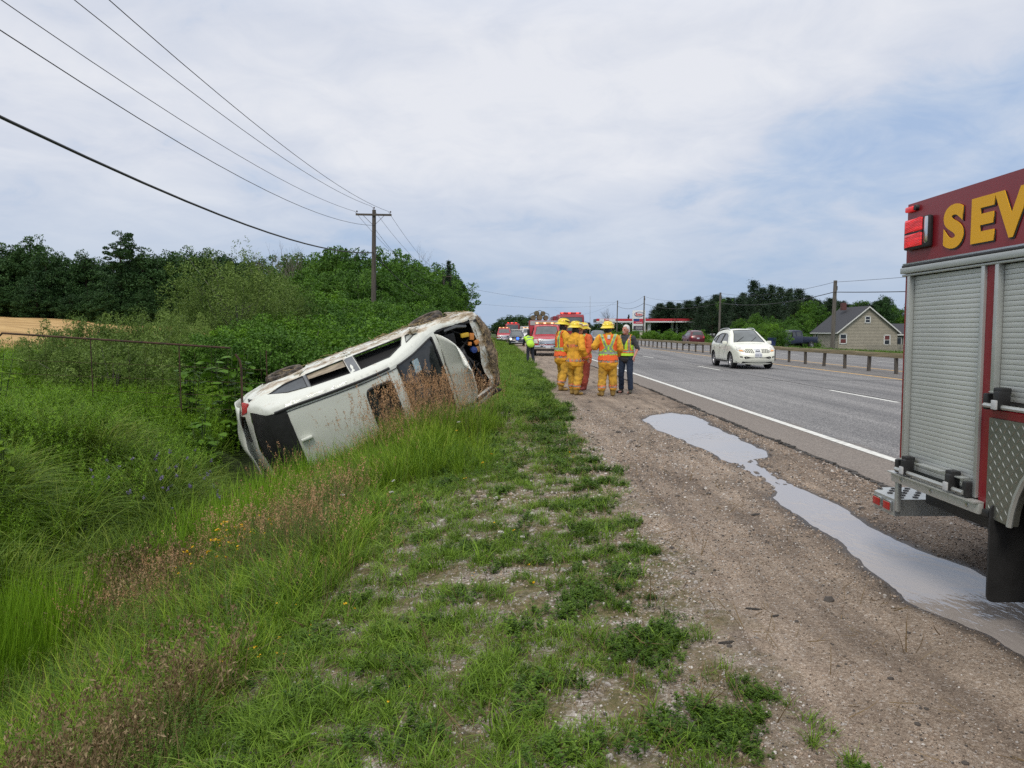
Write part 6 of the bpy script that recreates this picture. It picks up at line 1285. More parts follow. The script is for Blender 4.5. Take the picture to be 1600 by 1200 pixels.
def tree_proto(kind, seed):
    rng = np.random.default_rng(seed)
    if kind == 'broad': Q, v, cs = clumps_crown(3.2, 3.2, 4.3, 5.3, 190, 15000, .66, .30, rng, .8, .5, 'oval', hollow=.5); m, b, h, r0 = L_dark, BARK, 9.6, .22
    elif kind == 'broadmid': Q, v, cs = clumps_crown(3.0, 3.0, 3.8, 4.6, 200, 15000, .60, .26, rng, .85, .5, hollow=.5); m, b, h, r0 = L_mid, BARKG, 8.4, .18
    elif kind == 'tall':
        Q, v, cs = clumps_crown(2.1, 2.1, 3.5, 10.0, 60, 7500, .62, .27, rng, .5, .5, 'round', hollow=.1); m, b, h, r0 = L_dark, BARK, 13.4, .22
        Q2, v2, c2 = clumps_crown(2.4, 2.4, 2.8, 5.0, 60, 5000, .7, .3, rng, .7, .5); Q = np.concatenate([Q, Q2]); v = np.concatenate([v, v2]); cs = np.concatenate([cs, c2])
    elif kind in ('spruce', 'pine'):
        h = 12 if kind == 'spruce' else 10.5; C = []; cs = []; n = 34 if kind == 'spruce' else 26; Qs = []; vs_ = []
        for i in range(n):
            t = (i + .5) / n; z = h * (.08 + .90 * t) if kind == 'spruce' else h * (.10 + .89 * t); rad = (2.3 * (1 - t) ** .85 + .15) if kind == 'spruce' else (3.3 * (1 - t) ** .7 + .2) * rng.uniform(.6, 1.3)
            for j in range(rng.integers(5, 8)):
                a = rng.uniform(0, 2 * PI); R_ = rad * rng.uniform(.55, 1.12); tip = np.array([math.cos(a) * R_, math.sin(a) * R_, z + (-.12 if kind == 'spruce' else .22) * R_ + rng.normal() * .12]); cs.append(tip); m_ = 46 if kind == 'spruce' else 62; s = rng.uniform(.1 if kind == 'spruce' else .35, 1.05, m_)
                P = np.array([0, 0, z]) * (1 - s[:, None]) + tip * s[:, None] + rng.normal(size=(m_, 3)) * (np.array([.13, .13, .06]) if kind == 'spruce' else np.array([.22, .22, .14])) * (.5 + s[:, None]); Qs.append(leaf_quads(P, .26 if kind == 'spruce' else .30, .32, .5, .15 if kind == 'spruce' else -.25, rng)); vs_.append(np.clip(rng.uniform(0, 1) * .6 + rng.uniform(0, .4, m_), 0, 1))
        Q = np.concatenate(Qs); v = np.concatenate(vs_); cs = np.array(cs); m, b, r0 = L_pine, BARK, .16
        mb = limbs(h, cs, r0, rng, 40, 1.0); return quads_mesh('crown', Q, m, v), mb.mesh('trunk', b)
    mb = limbs(h, cs, r0, rng, 12); return quads_mesh('crown', Q, m, v), mb.mesh('trunk', b)
def shrub_proto(kind, seed):
    rng = np.random.default_rng(seed)
    if kind == 'willow': Q, v, cs = clumps_crown(2.1, 2.1, 2.0, 2.3, 300, 42000, .30, .095, rng, 1.5, .26, 'round', droop=-.5, hollow=.6); m, b, h, r0 = L_olive, BARKG, 3.6, .07
    elif kind == 'willowlow': Q, v, cs = clumps_crown(1.7, 1.4, .85, .95, 190, 26000, .23, .075, rng, 1.1, .28, 'round', droop=-.3, hollow=.5); m, b, h, r0 = L_olive, BARKG, 1.5, .04
    elif kind == 'bright': Q, v, cs = clumps_crown(1.5, 1.5, 1.35, 1.4, 170, 17000, .27, .095, rng, .9, .55, 'oval', hollow=.5); m, b, h, r0 = L_bright, BARKG, 2.4, .05
    elif kind == 'mid': Q, v, cs = clumps_crown(1.8, 1.8, 1.6, 1.7, 180, 18000, .31, .105, rng, .9, .5, 'round', hollow=.5); m, b, h, r0 = L_mid, BARKG, 3.0, .06
    mb = limbs(h, cs, r0, rng, 14, .2)
    for _ in range(22):
        c = Vector(cs[rng.integers(len(cs))]); mb.tube([Vector((c.x * .15, c.y * .15, 0)), Vector((c.x * .5, c.y * .5, c.z * .55)), c * 1.0 + Vector((0, 0, .35 if kind == 'willow' else .1))], [.02, .014, .004], 4)
    return quads_mesh('crown', Q, m, v), mb.mesh('trunk', b)
def place(name, pr, x, y, h, rz, label, cat, group=None, sxy=None, base=None):
    cm, tm = pr; z = Hs(x, y) if base is None else base; root = empty(name, (x, y, z), rz, label, cat, group); s = h; root.scale = ((sxy or s), (sxy or s), s); link('crown', cm, root); link('trunk', tm, root); return root
P_broad = [tree_proto('broad', 1), tree_proto('broad', 2)]; P_bm = [tree_proto('broadmid', 3), tree_proto('broadmid', 4)]; P_tall = tree_proto('tall', 5); P_spr = tree_proto('spruce', 6); P_pine = [tree_proto('pine', 7), tree_proto('pine', 8)]
rr = random.Random(21)
def zg(x, y): return Hs(x, y)
# far treeline behind the wheat field: (x, y, top above the camera line in photo terms)
def top_s(v, x, y, proto_h): z = 1.6 + (518 - v) / 1200 * y; return max(.35, (z - Hs(x, y)) / proto_h)
ORD = 'first second third fourth fifth sixth seventh eighth ninth tenth eleventh twelfth thirteenth fourteenth fifteenth sixteenth seventeenth eighteenth nineteenth twentieth twenty-first twenty-second twenty-third twenty-fourth twenty-fifth'.split()
def ords(us):
    o = sorted(range(len(us)), key=lambda i: us[i]); r = [0] * len(us)
    for k, i in enumerate(o): r[i] = ORD[k]
    return r
G1 = 'dark trees behind the wheat field'
_L1 = [(-45, 385), (-10, 392), (12, 376), (38, 384), (58, 368), (82, 388), (100, 398), (122, 412), (141, 392), (162, 402), (214, 398), (232, 388), (246, 402), (262, 396), (281, 391), (302, 386), (322, 388), (345, 392), (368, 398), (392, 400), (415, 402)]; _o = ords([a[0] for a in _L1])
for k, (u, v) in enumerate(_L1):
    y = 112 + rr.uniform(-3, 5); x = (u - 794) / 1200 * y; place('broadleaf_tree', P_broad[k % 2], x, y, top_s(v, x, y, 10.1), rr.uniform(0, 6), 'dark broadleaf tree behind the wheat field, %s from the left in the front row' % _o[k], 'tree', G1)
for k in range(17):
    y = 126 + rr.uniform(-3, 4); u = -70 + k * 29; x = (u - 794) / 1200 * y; place('broadleaf_tree', P_broad[(k + 1) % 2], x, y, top_s(rr.uniform(392, 412), x, y, 10.1), rr.uniform(0, 6), 'dark broadleaf tree in the second row behind the wheat field', 'tree', 'second row of dark trees behind the wheat field')
y = 108; x = (198 - 794) / 1200 * y; place('tall_tree', P_tall, x, y, top_s(357, x, y, 13.9), 2., 'tallest tree of the row behind the wheat field, its layered crown above the others', 'tree', sxy=1.0)
# low edge growth under the treeline so no sky shows between the trunks
for k in range(40):
    y = 106 + rr.uniform(-2, 3); u = -60 + k * 13.5; x = (u - 794) / 1200 * y; o = place('edge_shrub', P_broad[k % 2], x, y, rr.uniform(.42, .6), rr.uniform(0, 6), 'dark low tree at the foot of the row behind the wheat field', 'tree', 'low dark trees at the wheat field edge', sxy=rr.uniform(.6, .8)); o.location.z -= .8
# wood behind the wreck: (photo column, photo row of top, distance, proto, label)
G2 = 'green trees of the roadside wood behind the wreck'
W_ = [(452, 408, 92, 0), (478, 405, 96, 1), (500, 404, 95, 1), (520, 400, 90, 0), (536, 396, 88, 1), (558, 398, 84, 0), (600, 398, 92, 0), (618, 404, 96, 1), (640, 412, 100, 0), (660, 420, 108, 1), (678, 424, 112, 0), (592, 425, 74, 1), (560, 430, 66, 0), (622, 432, 82, 1), (645, 436, 90, 0), (668, 440, 98, 1), (690, 420, 122, 0), (708, 428, 128, 1), (530, 430, 70, 1), (500, 432, 74, 0), (474, 428, 78, 1), (700, 446, 118, 0), (684, 452, 108, 1), (655, 452, 84, 0)]
_o = ords([a[0] for a in W_])
for k, (u, v, y, c) in enumerate(W_): x = (u - 794) / 1200 * y; place('roadside_tree', P_bm[c], x, y, top_s(v, x, y, 8.6), rr.uniform(0, 6), 'green leafy tree of the roadside wood, %s from the left' % _o[k], 'tree', G2)
y = 104; x = (545 - 794) / 1200 * y; place('roadside_tree', P_broad[0], x, y, top_s(389, x, y, 10.1), 1, 'dark round topped tree highest in the roadside wood, just left of the crossarm pole', 'tree')
y = 130; x = (650 - 794) / 1200 * y; place('roadside_tree', P_broad[1], x, y, top_s(407, x, y, 10.1), 2, 'small dark tree standing above the wood between pole and spruce', 'tree', sxy=.8)
y = 118; x = (702 - 794) / 1200 * y; place('spruce_tree', P_spr, x, y, top_s(406, x, y, 12.), 0, 'dark pointed spruce at the right end of the roadside wood', 'tree', sxy=.85)
# bare dead tree
def dead_tree(u, v, y, label):
    x = (u - 794) / 1200 * y; root = empty('dead_tree', (x, y, Hs(x, y)), 0, label, 'tree'); mb = MB(); r_ = random.Random(int(u)); h = 1.6 + (518 - v) / 1200 * y - Hs(x, y)
    def br(p, d, l, r, n):
        q = p + d * l; mb.tube([p, p.lerp(q, .5) + Vector((r_.uniform(-.1, .1), 0, .05)) * l, q], [r, r * .75, r * .45], 4)
        if n: [br(p.lerp(q, r_.uniform(.5, 1)), (d + Vector((r_.uniform(-.7, .7), r_.uniform(-.7, .7), r_.uniform(-.1, .5)))).normalized(), l * r_.uniform(.5, .75), r * .5, n - 1) for _ in range(3)]
    for k in range(4): br(Vector((k * .9 - 1.5, 0, 0)), Vector((r_.uniform(-.15, .15), 0, 1)).normalized(), h * .52, .10, 4)
    mb.build('branches', BARKG, root)
dead_tree(445, 388, 88, 'bare grey dead tree sticking up behind the big willow bush')
dead_tree(662, 408, 122, 'bare grey dead tree standing right of the crossarm pole')
# pines and trees on the right side
G3 = 'pines behind the gas station and house'
_L3 = [(1032, 476, 265), (1046, 472, 262), (1060, 474, 268), (1075, 470, 255), (1090, 464, 250), (1103, 472, 255), (1118, 461, 240), (1130, 468, 235), (1143, 466, 228), (1160, 458, 190), (1176, 439, 165), (1190, 450, 160), (1204, 446, 160), (1218, 449, 158), (1232, 452, 155), (1247, 452, 150), (1262, 462, 148), (1278, 470, 150), (1170, 466, 150), (1210, 466, 140), (1240, 468, 140), (1296, 466, 150)]; _o = ords([a[0] for a in _L3])
for k, (u, v, y) in enumerate(_L3):
    x = (u - 794) / 1200 * y; place('pine_tree', P_pine[k % 2], x, y, top_s(v, x, y, 10.6), rr.uniform(0, 6), 'dark ragged pine right of the gas station, %s from the left' % _o[k], 'tree', G3, sxy=top_s(v, x, y, 10.6) * rr.uniform(.85, 1.25) * (1.0 if y < 200 else 1.5))
for k in range(36):
    u = 1095 + k * 8.5; y = 150 + rr.uniform(-8, 20) + (60 if u < 1150 else 0); x = (u - 794) / 1200 * y; place('pine_tree', P_pine[k % 2], x, y, top_s(rr.uniform(464, 482), x, y, 10.6), rr.uniform(0, 6), 'lower pine filling the row behind the house', 'tree', 'lower pines behind the house', sxy=1.1)
for k in range(16):
    u = 1022 + k * 8.5; y = 268 + rr.uniform(-8, 10); x = (u - 794) / 1200 * y; place('pine_tree', P_pine[k % 2], x, y, top_s(rr.uniform(474, 484), x, y, 10.6), rr.uniform(0, 6), 'lower pine filling the row behind the gas station', 'tree', 'lower pines behind the gas station', sxy=1.7)
G4 = 'leafy trees among the pines on the right'
_L4 = [(1130, 470, 220, 0), (1262, 474, 140, 1), (1278, 478, 135, 0), (1185, 492, 120, 1), (1205, 496, 115, 0), (1230, 498, 112, 1), (1155, 500, 130, 1), (1255, 492, 118, 0), (1316, 484, 140, 1), (1340, 474, 142, 0), (1400, 480, 135, 1), (1425, 476, 135, 0)]; _o = ords([a[0] for a in _L4])
for k, (u, v, y, c) in enumerate(_L4): x = (u - 794) / 1200 * y; place('leafy_tree', P_bm[c], x, y, top_s(v, x, y, 8.6), rr.uniform(0, 6), 'green leafy tree among the pines on the right, %s from the left' % _o[k], 'tree', G4)
y = 128; x = (1378 - 794) / 1200 * y; place('leafy_tree', P_broad[0], x, y, top_s(460, x, y, 10.1), 3, 'round crowned tree rising behind the right end of the tan house', 'tree', sxy=.72)
# far background belts: single trees far down the road
G5 = 'distant trees at the end of the road'
_L5 = [(776, 503), (786, 497), (797, 493), (806, 494), (816, 493), (826, 495), (838, 500), (850, 502), (918, 506), (935, 505), (950, 504), (962, 500), (975, 503), (990, 498), (1004, 503), (1018, 500), (1032, 497)]; _o = ords([a[0] for a in _L5])
for k, (u, v) in enumerate(_L5):
    y = 330 + rr.uniform(-15, 15); x = (u - 794) / 1200 * y; place('distant_tree', P_broad[k % 2], x, y, top_s(v, x, y, 9.5), rr.uniform(0, 6), 'distant dark tree beyond the end of the straight road, %s from the left' % _o[k], 'tree', G5, sxy=1.2)
y = 270; x = (982 - 794) / 1200 * y; place('spruce_tree', P_spr, x, y, top_s(491, x, y, 12.), 0, 'small dark conifer just left of the gas station price sign', 'tree')
dead_tree(948, 484, 300, 'leafless tree above the left end of the red canopy')
# shrubs on the left bank
P_wil = shrub_proto('willow', 11); P_wl = shrub_proto('willowlow', 12); P_br = [shrub_proto('bright', 13), shrub_proto('bright', 14)]; P_md = [shrub_proto('mid', 15), shrub_proto('mid', 16)]
y = 29; x = (372 - 794) / 1200 * y; place('willow_bush', P_wil, x, y, .98, .5, 'big rounded olive willow bush left of the crossarm pole', 'bush', sxy=1.12)
y = 33; x = (428 - 794) / 1200 * y; place('willow_bush', P_wil, x, y, .86, 2.2, 'willow bush joined to the right side of the big rounded one', 'bush', sxy=.95)
for (u, v, y, sx, lb) in [(128, 474, 19, .80, 'low willow bush at the edge of the wheat field'), (218, 464, 20, .85, 'low willow bush in the middle of the left row'), (262, 468, 24, .8, 'low willow bush half behind the others left of the big willow'), (180, 500, 16.5, .85, 'low dark willow bush right behind the pipe gate'), (95, 508, 17.5, .6, 'small willow bush beside the left part of the gate'), (290, 492, 23, .6, 'small grey green willow at the foot of the big one')]:
    x = (u - 794) / 1200 * y; place('low_willow', P_wl, x, y, top_s(v, x, y, 2.3), rr.uniform(0, 6), lb, 'bush', sxy=sx)
G6 = 'bright shrubs on the bank behind the wreck'
_L6 = [(452, 452, 38, 0), (480, 446, 42, 0), (505, 448, 44, 1), (430, 478, 30, 1), (415, 500, 24, 0), (460, 485, 27, 1), (500, 470, 34, 2), (530, 462, 42, 2), (552, 476, 36, 0), (575, 470, 44, 3), (600, 468, 50, 2), (622, 474, 48, 3), (640, 480, 46, 0), (480, 505, 22, 0), (515, 498, 25, 1), (545, 500, 27, 3), (580, 494, 30, 2), (610, 492, 34, 1), (632, 496, 36, 3), (655, 484, 55, 2), (676, 478, 64, 3), (694, 484, 72, 2), (450, 510, 20, 3), (540, 520, 21, 2), (585, 512, 24, 0), (400, 470, 34, 3), (390, 495, 26, 2), (665, 496, 48, 1), (690, 496, 60, 3), (355, 500, 22, 1), (340, 520, 20, 3)]; _oa = dict(zip([a for a in _L6 if a[3] < 2], ords([a[0] for a in _L6 if a[3] < 2]))); _oa.update(zip([a for a in _L6 if a[3] > 1], ords([a[0] for a in _L6 if a[3] > 1])))
for k, (u, v, y, t) in enumerate(_L6):
    x = (u - 794) / 1200 * y; pr = (P_br + P_md)[t]; hh = 2.9 if t < 2 else 3.5; s = top_s(v, x, y, hh); place('bank_shrub', pr, x, y, s, rr.uniform(0, 6), ('bright green' if t < 2 else 'mid green') + ' leafy shrub on the bank behind the wreck, %s from the left' % _oa[(u, v, y, t)], 'shrub', G6 if t < 2 else 'mid green shrubs on the bank behind the wreck', sxy=max(s, .55) * 1.15)
for k in range(30):
    x = 27.5 + rr.uniform(0, 3); y = 118 + k * 4.6; place('verge_bush', P_br[k % 2], x, y, rr.uniform(.5, .75), rr.uniform(0, 6), 'low green bush along the far road verge before the gas station', 'bush', 'low bushes on the far verge', sxy=rr.uniform(.8, 1.2))
for k, (u, y, s) in enumerate([(1192, 82, .7), (1204, 84, 1.0), (1222, 88, .9), (1238, 92, .8), (1258, 96, .7), (1270, 98, .6), (1180, 88, .8), (1215, 80, .55)]): x = (u - 794) / 1200 * y; place('verge_bush', (P_br + P_md)[k % 4], x, y, s, rr.uniform(0, 6), 'green bush between the white SUV and the tan house', 'bush', 'bushes between the white SUV and the house', sxy=s * 1.2)

# ------------------------------------------------------------ scattered ground cover (geometry nodes on one object each)
def blades(n, h, spread, droop, w, rng, seg=4, lean=0., hv=.35):
    """curved grass blades as (n*seg) quads with per-blade colour"""
    b = rng.normal(size=(n, 2)) * spread; a = rng.uniform(0, 2 * PI, n); H_ = h * rng.uniform(1 - hv, 1 + hv * .6, n); dr = droop * rng.uniform(.3, 1.6, n); t = np.linspace(0, 1, seg + 1)
    out = np.stack([np.cos(a), np.sin(a)], 1) * .7 + b / (spread + 1e-6) * .3; out /= np.linalg.norm(out, axis=1)[:, None] + 1e-6
    side = np.stack([-out[:, 1], out[:, 0]], 1); th = rng.uniform(-.6, .6, n); side = side * np.cos(th)[:, None] + out * np.sin(th)[:, None]
    hor = (dr[:, None] * t ** 2 + (.10 + lean) * t) * H_[:, None]; z = H_[:, None] * (t - .45 * dr[:, None] * t ** 2.4)
    P = np.concatenate([b[:, None, :] + out[:, None, :] * hor[..., None], z[..., None]], -1); ww = (w * (1 - t ** 2.2 * .92))[None, :, None] * rng.uniform(.7, 1.3, (n, 1, 1)); S = np.concatenate([side[:, None, :].repeat(seg + 1, 1), np.zeros((n, seg + 1, 1))], -1) * ww * .5
    A, B = P - S, P + S; Q = np.stack([A[:, :-1], B[:, :-1], B[:, 1:], A[:, 1:]], 2).reshape(-1, 4, 3); return Q, np.repeat(rng.uniform(0, 1, n), seg)
def panicle(n, h, spread, rng, hw=.02, hl=.16, k=26, size=.018, stemw=.0025):
    """stems ending in loose seed heads: returns stems, heads"""
    S, sv = blades(n, h, spread, .12, stemw, rng, 4, .0, .15); tips = S.reshape(n, 4, 4, 3)[:, -1, 2:, :].mean(1); base = S.reshape(n, 4, 4, 3)[:, 2, :2, :].mean(1); d = tips - base; d /= np.linalg.norm(d, axis=1)[:, None]
    t = rng.uniform(0, 1, (n, k, 1)); C = tips[:, None] + d[:, None] * (t * hl - hl * .6) + rng.normal(size=(n, k, 3)) * hw * (1.15 - t); return S, sv, leaf_quads(C.reshape(-1, 3), size, .35, 2.5, -1.5, rng), rng.uniform(0, 1, n).repeat(k)
def weed(n, h, spread, rng, nl=18, ls=.06, asp=.3, up=.4):
    S, sv = blades(n, h, spread, .15, .005, rng, 4); st = S.reshape(n, 4, 4, 3); t = rng.uniform(.15, 1, (n, nl)); i = np.minimum((t * 4).astype(int), 3); f = t * 4 - i
    P = st[np.arange(n)[:, None], i, 0] * (1 - f[..., None]) + st[np.arange(n)[:, None], i, 3] * f[..., None]; a = rng.uniform(0, 2 * PI, (n, nl)); d = np.stack([np.cos(a), np.sin(a), np.full_like(a, up)], -1); d /= np.linalg.norm(d, axis=-1)[..., None]; sz = ls * (1.25 - t * .7)[..., None]
    sd = np.stack([-np.sin(a), np.cos(a), np.zeros_like(a)], -1); A = P; B = P + d * sz * .5 + sd * sz * asp * .5; C = P + d * sz - np.array([0, 0, .25]) * sz; D = P + d * sz * .5 - sd * sz * asp * .5
    return S, sv, np.stack([A, B, C, D], 2).reshape(-1, 4, 3), (rng.uniform(0, 1, (n, 1)) * .6 + rng.uniform(0, .4, (n, nl))).ravel()
def multi_mesh(name, parts):
    """parts: (quads, var, material)"""
    Q = np.concatenate([p[0] for p in parts]); v = np.concatenate([p[1] for p in parts]); me = quads_mesh(name, Q, parts[0][2], v)
    mi = np.concatenate([np.full(len(p[0]), i) for i, p in enumerate(parts)]).astype(np.int32)
    for p in parts[1:]: me.materials.append(p[2])
    if len(me.polygons) == len(mi): me.polygons.foreach_set('material_index', mi)
    return me
def scatter(name, protos, X, Y, label, scale=1., tilt=.12, idx=None, dz=0., zs=None, rots=None):
    n = len(X); Z = H(X, Y) + dz; me = bpy.data.meshes.new(name); me.vertices.add(n); me.vertices.foreach_set('co', np.stack([X, Y, Z], 1).reshape(-1).astype(np.float32))
    r = RNG.normal(size=(n, 3)) * tilt; r[:, 2] = RNG.uniform(0, 2 * PI, n)
    if rots is not None: r = rots
    sc = np.broadcast_to(scale, (n,)) * RNG.uniform(.7, 1.3, n); s3 = np.stack([sc, sc, sc if zs is None else sc * zs], 1)
    a = me.attributes.new('rot', 'FLOAT_VECTOR', 'POINT'); a.data.foreach_set('vector', r.reshape(-1).astype(np.float32)); a = me.attributes.new('scl', 'FLOAT_VECTOR', 'POINT'); a.data.foreach_set('vector', s3.reshape(-1).astype(np.float32))
    a = me.attributes.new('pick', 'INT', 'POINT'); a.data.foreach_set('value', (RNG.integers(0, len(protos), n) if idx is None else idx).astype(np.int32))
    col = bpy.data.collections.new(name + '_kinds')
    for i, pm in enumerate(protos): col.objects.link(bpy.data.objects.new('%s_kind%02d' % (name, i), pm))
    o = link(name, me, label=label, kind='stuff'); ng = bpy.data.node_groups.new(name, 'GeometryNodeTree'); ng.interface.new_socket('Geometry', in_out='INPUT', socket_type='NodeSocketGeometry'); ng.interface.new_socket('Geometry', in_out='OUTPUT', socket_type='NodeSocketGeometry')
    N = ng.nodes.new; L = ng.links.new; gi = N('NodeGroupInput'); go = N('NodeGroupOutput'); iop = N('GeometryNodeInstanceOnPoints'); ci = N('GeometryNodeCollectionInfo'); ci.inputs['Collection'].default_value = col; ci.inputs['Separate Children'].default_value = True; ci.inputs['Reset Children'].default_value = True
    def at(nm, ty): x = N('GeometryNodeInputNamedAttribute'); x.data_type = ty; x.inputs[0].default_value = nm; return x.outputs[0]
    mp = N('GeometryNodeMeshToPoints'); L(gi.outputs[0], mp.inputs[0]); L(mp.outputs[0], iop.inputs['Points']); L(ci.outputs[0], iop.inputs['Instance']); iop.inputs['Pick Instance'].default_value = True
    L(at('pick', 'INT'), iop.inputs['Instance Index']); e2r = N('FunctionNodeEulerToRotation'); L(at('rot', 'FLOAT_VECTOR'), e2r.inputs[0]); L(e2r.outputs[0], iop.inputs['Rotation']); L(at('scl', 'FLOAT_VECTOR'), iop.inputs['Scale']); L(iop.outputs[0], go.inputs[0])
    md = o.modifiers.new('scatter', 'NODES'); md.node_group = ng; return o
G_short = leafmat('grass_short', [(.045, .08, .010), (.08, .15, .012), (.125, .225, .018), (.19, .31, .03), (.28, .26, .09)], scale=.9, transl=.3)
G_tall = leafmat('grass_tall', [(.035, .08, .008), (.08, .165, .010), (.15, .26, .015), (.24, .36, .025), (.34, .30, .08)], scale=.6, transl=.3)
G_tuss = leafmat('grass_tussock', [(.020, .048, .006), (.052, .105, .010), (.11, .19, .016), (.21, .29, .035), (.36, .36, .10)], scale=.7, transl=.25)
G_lime = leafmat('weed_lime', [(.055, .125, .008), (.11, .22, .010), (.18, .33, .015), (.27, .44, .03)], scale=.4, transl=.35)
G_herb = leafmat('weed_herb', [(.030, .07, .010), (.06, .125, .014), (.11, .20, .02), (.20, .30, .03)], scale=.9, transl=.25)
G_red = leafmat('seed_head_rust', [(.24, .13, .07), (.42, .24, .12), (.58, .38, .22)], scale=.5, transl=.2)
G_straw = leafmat('dead_stalks', [(.09, .06, .03), (.20, .14, .07), (.36, .28, .16)], scale=.8, transl=.15)
M_yf = leafmat('petals_yellow', [(.60, .33, .01), (.75, .48, .02)], scale=1, transl=.2); M_vf = leafmat('petals_violet', [(.14, .12, .20), (.22, .19, .30)], scale=1, transl=.2); M_wf = leafmat('petals_white', [(.5, .5, .42), (.65, .65, .58)], scale=1, transl=.2)
def samp(n, x0, x1, y0, y1, dens=None, far=1.):
    """points with density falling with distance (uniform on screen when far=1)"""
    u = RNG.uniform(0, 1, n * 3); Y = np.where(far == 0, y0 + (y1 - y0) * u, y0 * (y1 / y0) ** u); X = RNG.uniform(0, 1, n * 3); xa = x0(Y) if callable(x0) else x0; xb = x1(Y) if callable(x1) else x1; X = xa + (xb - xa) * X
    ok = np.ones(len(X), bool) if dens is None else RNG.uniform(0, 1, len(X)) < dens(X, Y); X, Y = X[ok][:n], Y[ok][:n]; return X, Y
g = np.random.default_rng(5)
def T(n, h, sp, dr, w, m, seg=4, k=4, lean=0.): return [quads_mesh('tuft', *(lambda q: (q[0], m, q[1]))(blades(n, h, sp, dr, w, g, seg, lean))) for _ in range(k)]
def wreck_clear(X, Y):  # the wreck pressed the growth flat here
    return ~pip([(-4.4, 13.2), (-3.3, 12.9), (-1.4, 13.5), (.1, 14.9), (.2, 15.9), (-1.2, 16.6), (-4.9, 15.3)], X, Y)
def gate_clear(X, Y): return True
veh = lambda X, Y: wreck_clear(X, Y)
# short verge grass, patchy over the gravel
patch = lambda X, Y: np.clip(.40 + .40 * fbm(X, Y, 1.6, 31) + .55 * fbm(X, Y, 5, 32) + .65 * fbm(X, Y, 13, 33) + np.interp(X, [-2.6, -1.2, -.3, .5, 1.1], [.6, .32, .08, .0, -.05]) + np.interp(Y, [3, 12, 22, 34], [-.10, .0, .30, .8]), .04, 1)
X, Y = samp(29000, -2.9, verge_edge, 2.2, 100, lambda x, y: patch(x, y) ** 1.6 * wreck_clear(x, y)); sY = np.clip(Y / 9, .85, 5)
scatter('verge_grass', T(14, .080, .032, .8, .0050, G_short, 3, 5), X, Y, 'short patchy grass growing through the gravel of the verge', scale=sY ** .75 * np.interp(X, [-2.6, -1, .5], [1.25, 1.0, .8]), tilt=.2)
X, Y = samp(5200, -3.0, verge_edge, 2.2, 30, lambda x, y: patch(x + .4, y) ** 2.5 * .8 * wreck_clear(x, y))
scatter('verge_grass_clumps', T(26, .15, .030, .8, .0062, G_short, 4, 4), X, Y, 'longer grass clumps in the verge', scale=np.clip(Y / 10, .75, 2) * np.interp(X, [-2.6, -.8, .6], [1.2, .8, .6]), tilt=.2)
X, Y = samp(420, -3.0, .9, 2.2, 8, lambda x, y: patch(x, y) * .9)
scatter('broad_grass', T(9, .20, .035, .8, .0105, G_short, 5, 5), X, Y, 'broad bladed grass tufts in the foreground verge', scale=np.interp(X, [-3, -1, .8], [1.1, .75, .5]), tilt=.25)
X, Y = samp(1500, -2.4, 1.0, 2.2, 16, lambda x, y: np.clip(.5 + fbm(x, y, 4, 36), 0, 1)); scatter('verge_thatch', T(8, .07, .04, 1.1, .0035, G_straw, 3, 3), X, Y, 'dry flattened thatch between the verge grass', scale=np.clip(Y / 8, .8, 1.8), tilt=.3)
# low leafy weeds on the verge edge
hp = []
for _ in range(4): S, sv, Lq, lv = weed(9, .09, .05, g, 14, .034, .5, .5); hp.append(multi_mesh('weed', [(Lq, lv, G_herb), (S, sv, G_herb)]))
X, Y = samp(900, lambda y: verge_edge(y) - .6, lambda y: verge_edge(y) - .02, 2.3, 40, lambda x, y: np.clip(.0 + 1.8 * fbm(x, y, 9, 77), 0, 1)); scatter('edge_weeds', hp, X, Y, 'low leafy weeds creeping along the gravel edge', scale=np.clip(Y / 12, .5, 1.6))
X, Y = samp(700, -2.6, .9, 2.3, 16, lambda x, y: np.clip(.1 + 1.6 * fbm(x, y, 8, 78), 0, 1)); scatter('verge_weeds', hp, X, Y, 'low broad leaved weeds among the verge grass', scale=np.clip(Y / 9, .75, 1.8))
# knee high grass down the ditch slope
slope_ = lambda X, Y: np.clip(.55 + .8 * fbm(X, Y, 1.1, 41), .1, 1) * wreck_clear(X, Y)
X, Y = samp(7500, lambda y: -3.6 + 0 * y, lambda y: -1.5 - .3 * np.sin(y * .8) + np.clip((y - 6) * .12, 0, .55) + np.clip((y - 11) * .3, 0, 1.0) - np.clip((y - 13) * .6, 0, 1.0), 2.4, 45, slope_)
scatter('slope_grass', T(22, .36, .06, .6, .0070, G_tall, 5, 5), X, Y, 'knee high green grass on the ditch slope', scale=np.interp(Y, [2, 6, 12, 30, 45], [.62, .85, 1.15, 1.5, 2]) * np.interp(X, [-3.4, -1.6, -1.0], [1.1, .95, .6]), tilt=.15)
# tall reed grass with rust coloured heads before the wreck
rp = []
for _ in range(5): S, sv, Hq, hv = panicle(5, 1.12, .09, g, .016, .20, 26, .024); B_, bv = blades(34, .68, .08, .38, .0085, g, 5); rp.append(multi_mesh('reed', [(Hq, hv, G_red), (S, sv, G_straw), (B_, bv, G_tall)]))
reg = [(-2.15, 11.6), (-1.2, 11.7), (-.5, 12.3), (-.2, 13.2), (-.15, 14.1), (-.5, 14.3), (-1.3, 13.4), (-2.3, 13.0), (-2.7, 12.4)]
X, Y = samp(330, -3.7, -.1, 10.3, 14.4, lambda x, y: pip(reg, x, y) * np.clip(.55 + .7 * fbm(x, y, 1.6, 51), .15, 1)); scatter('reed_grass', rp, X, Y, 'tall grass with rust brown seed heads in front of the wreck', scale=np.interp(X, [-2.6, -1.8, -1., -.4], [.86, 1.02, .88, .66]), tilt=.07)
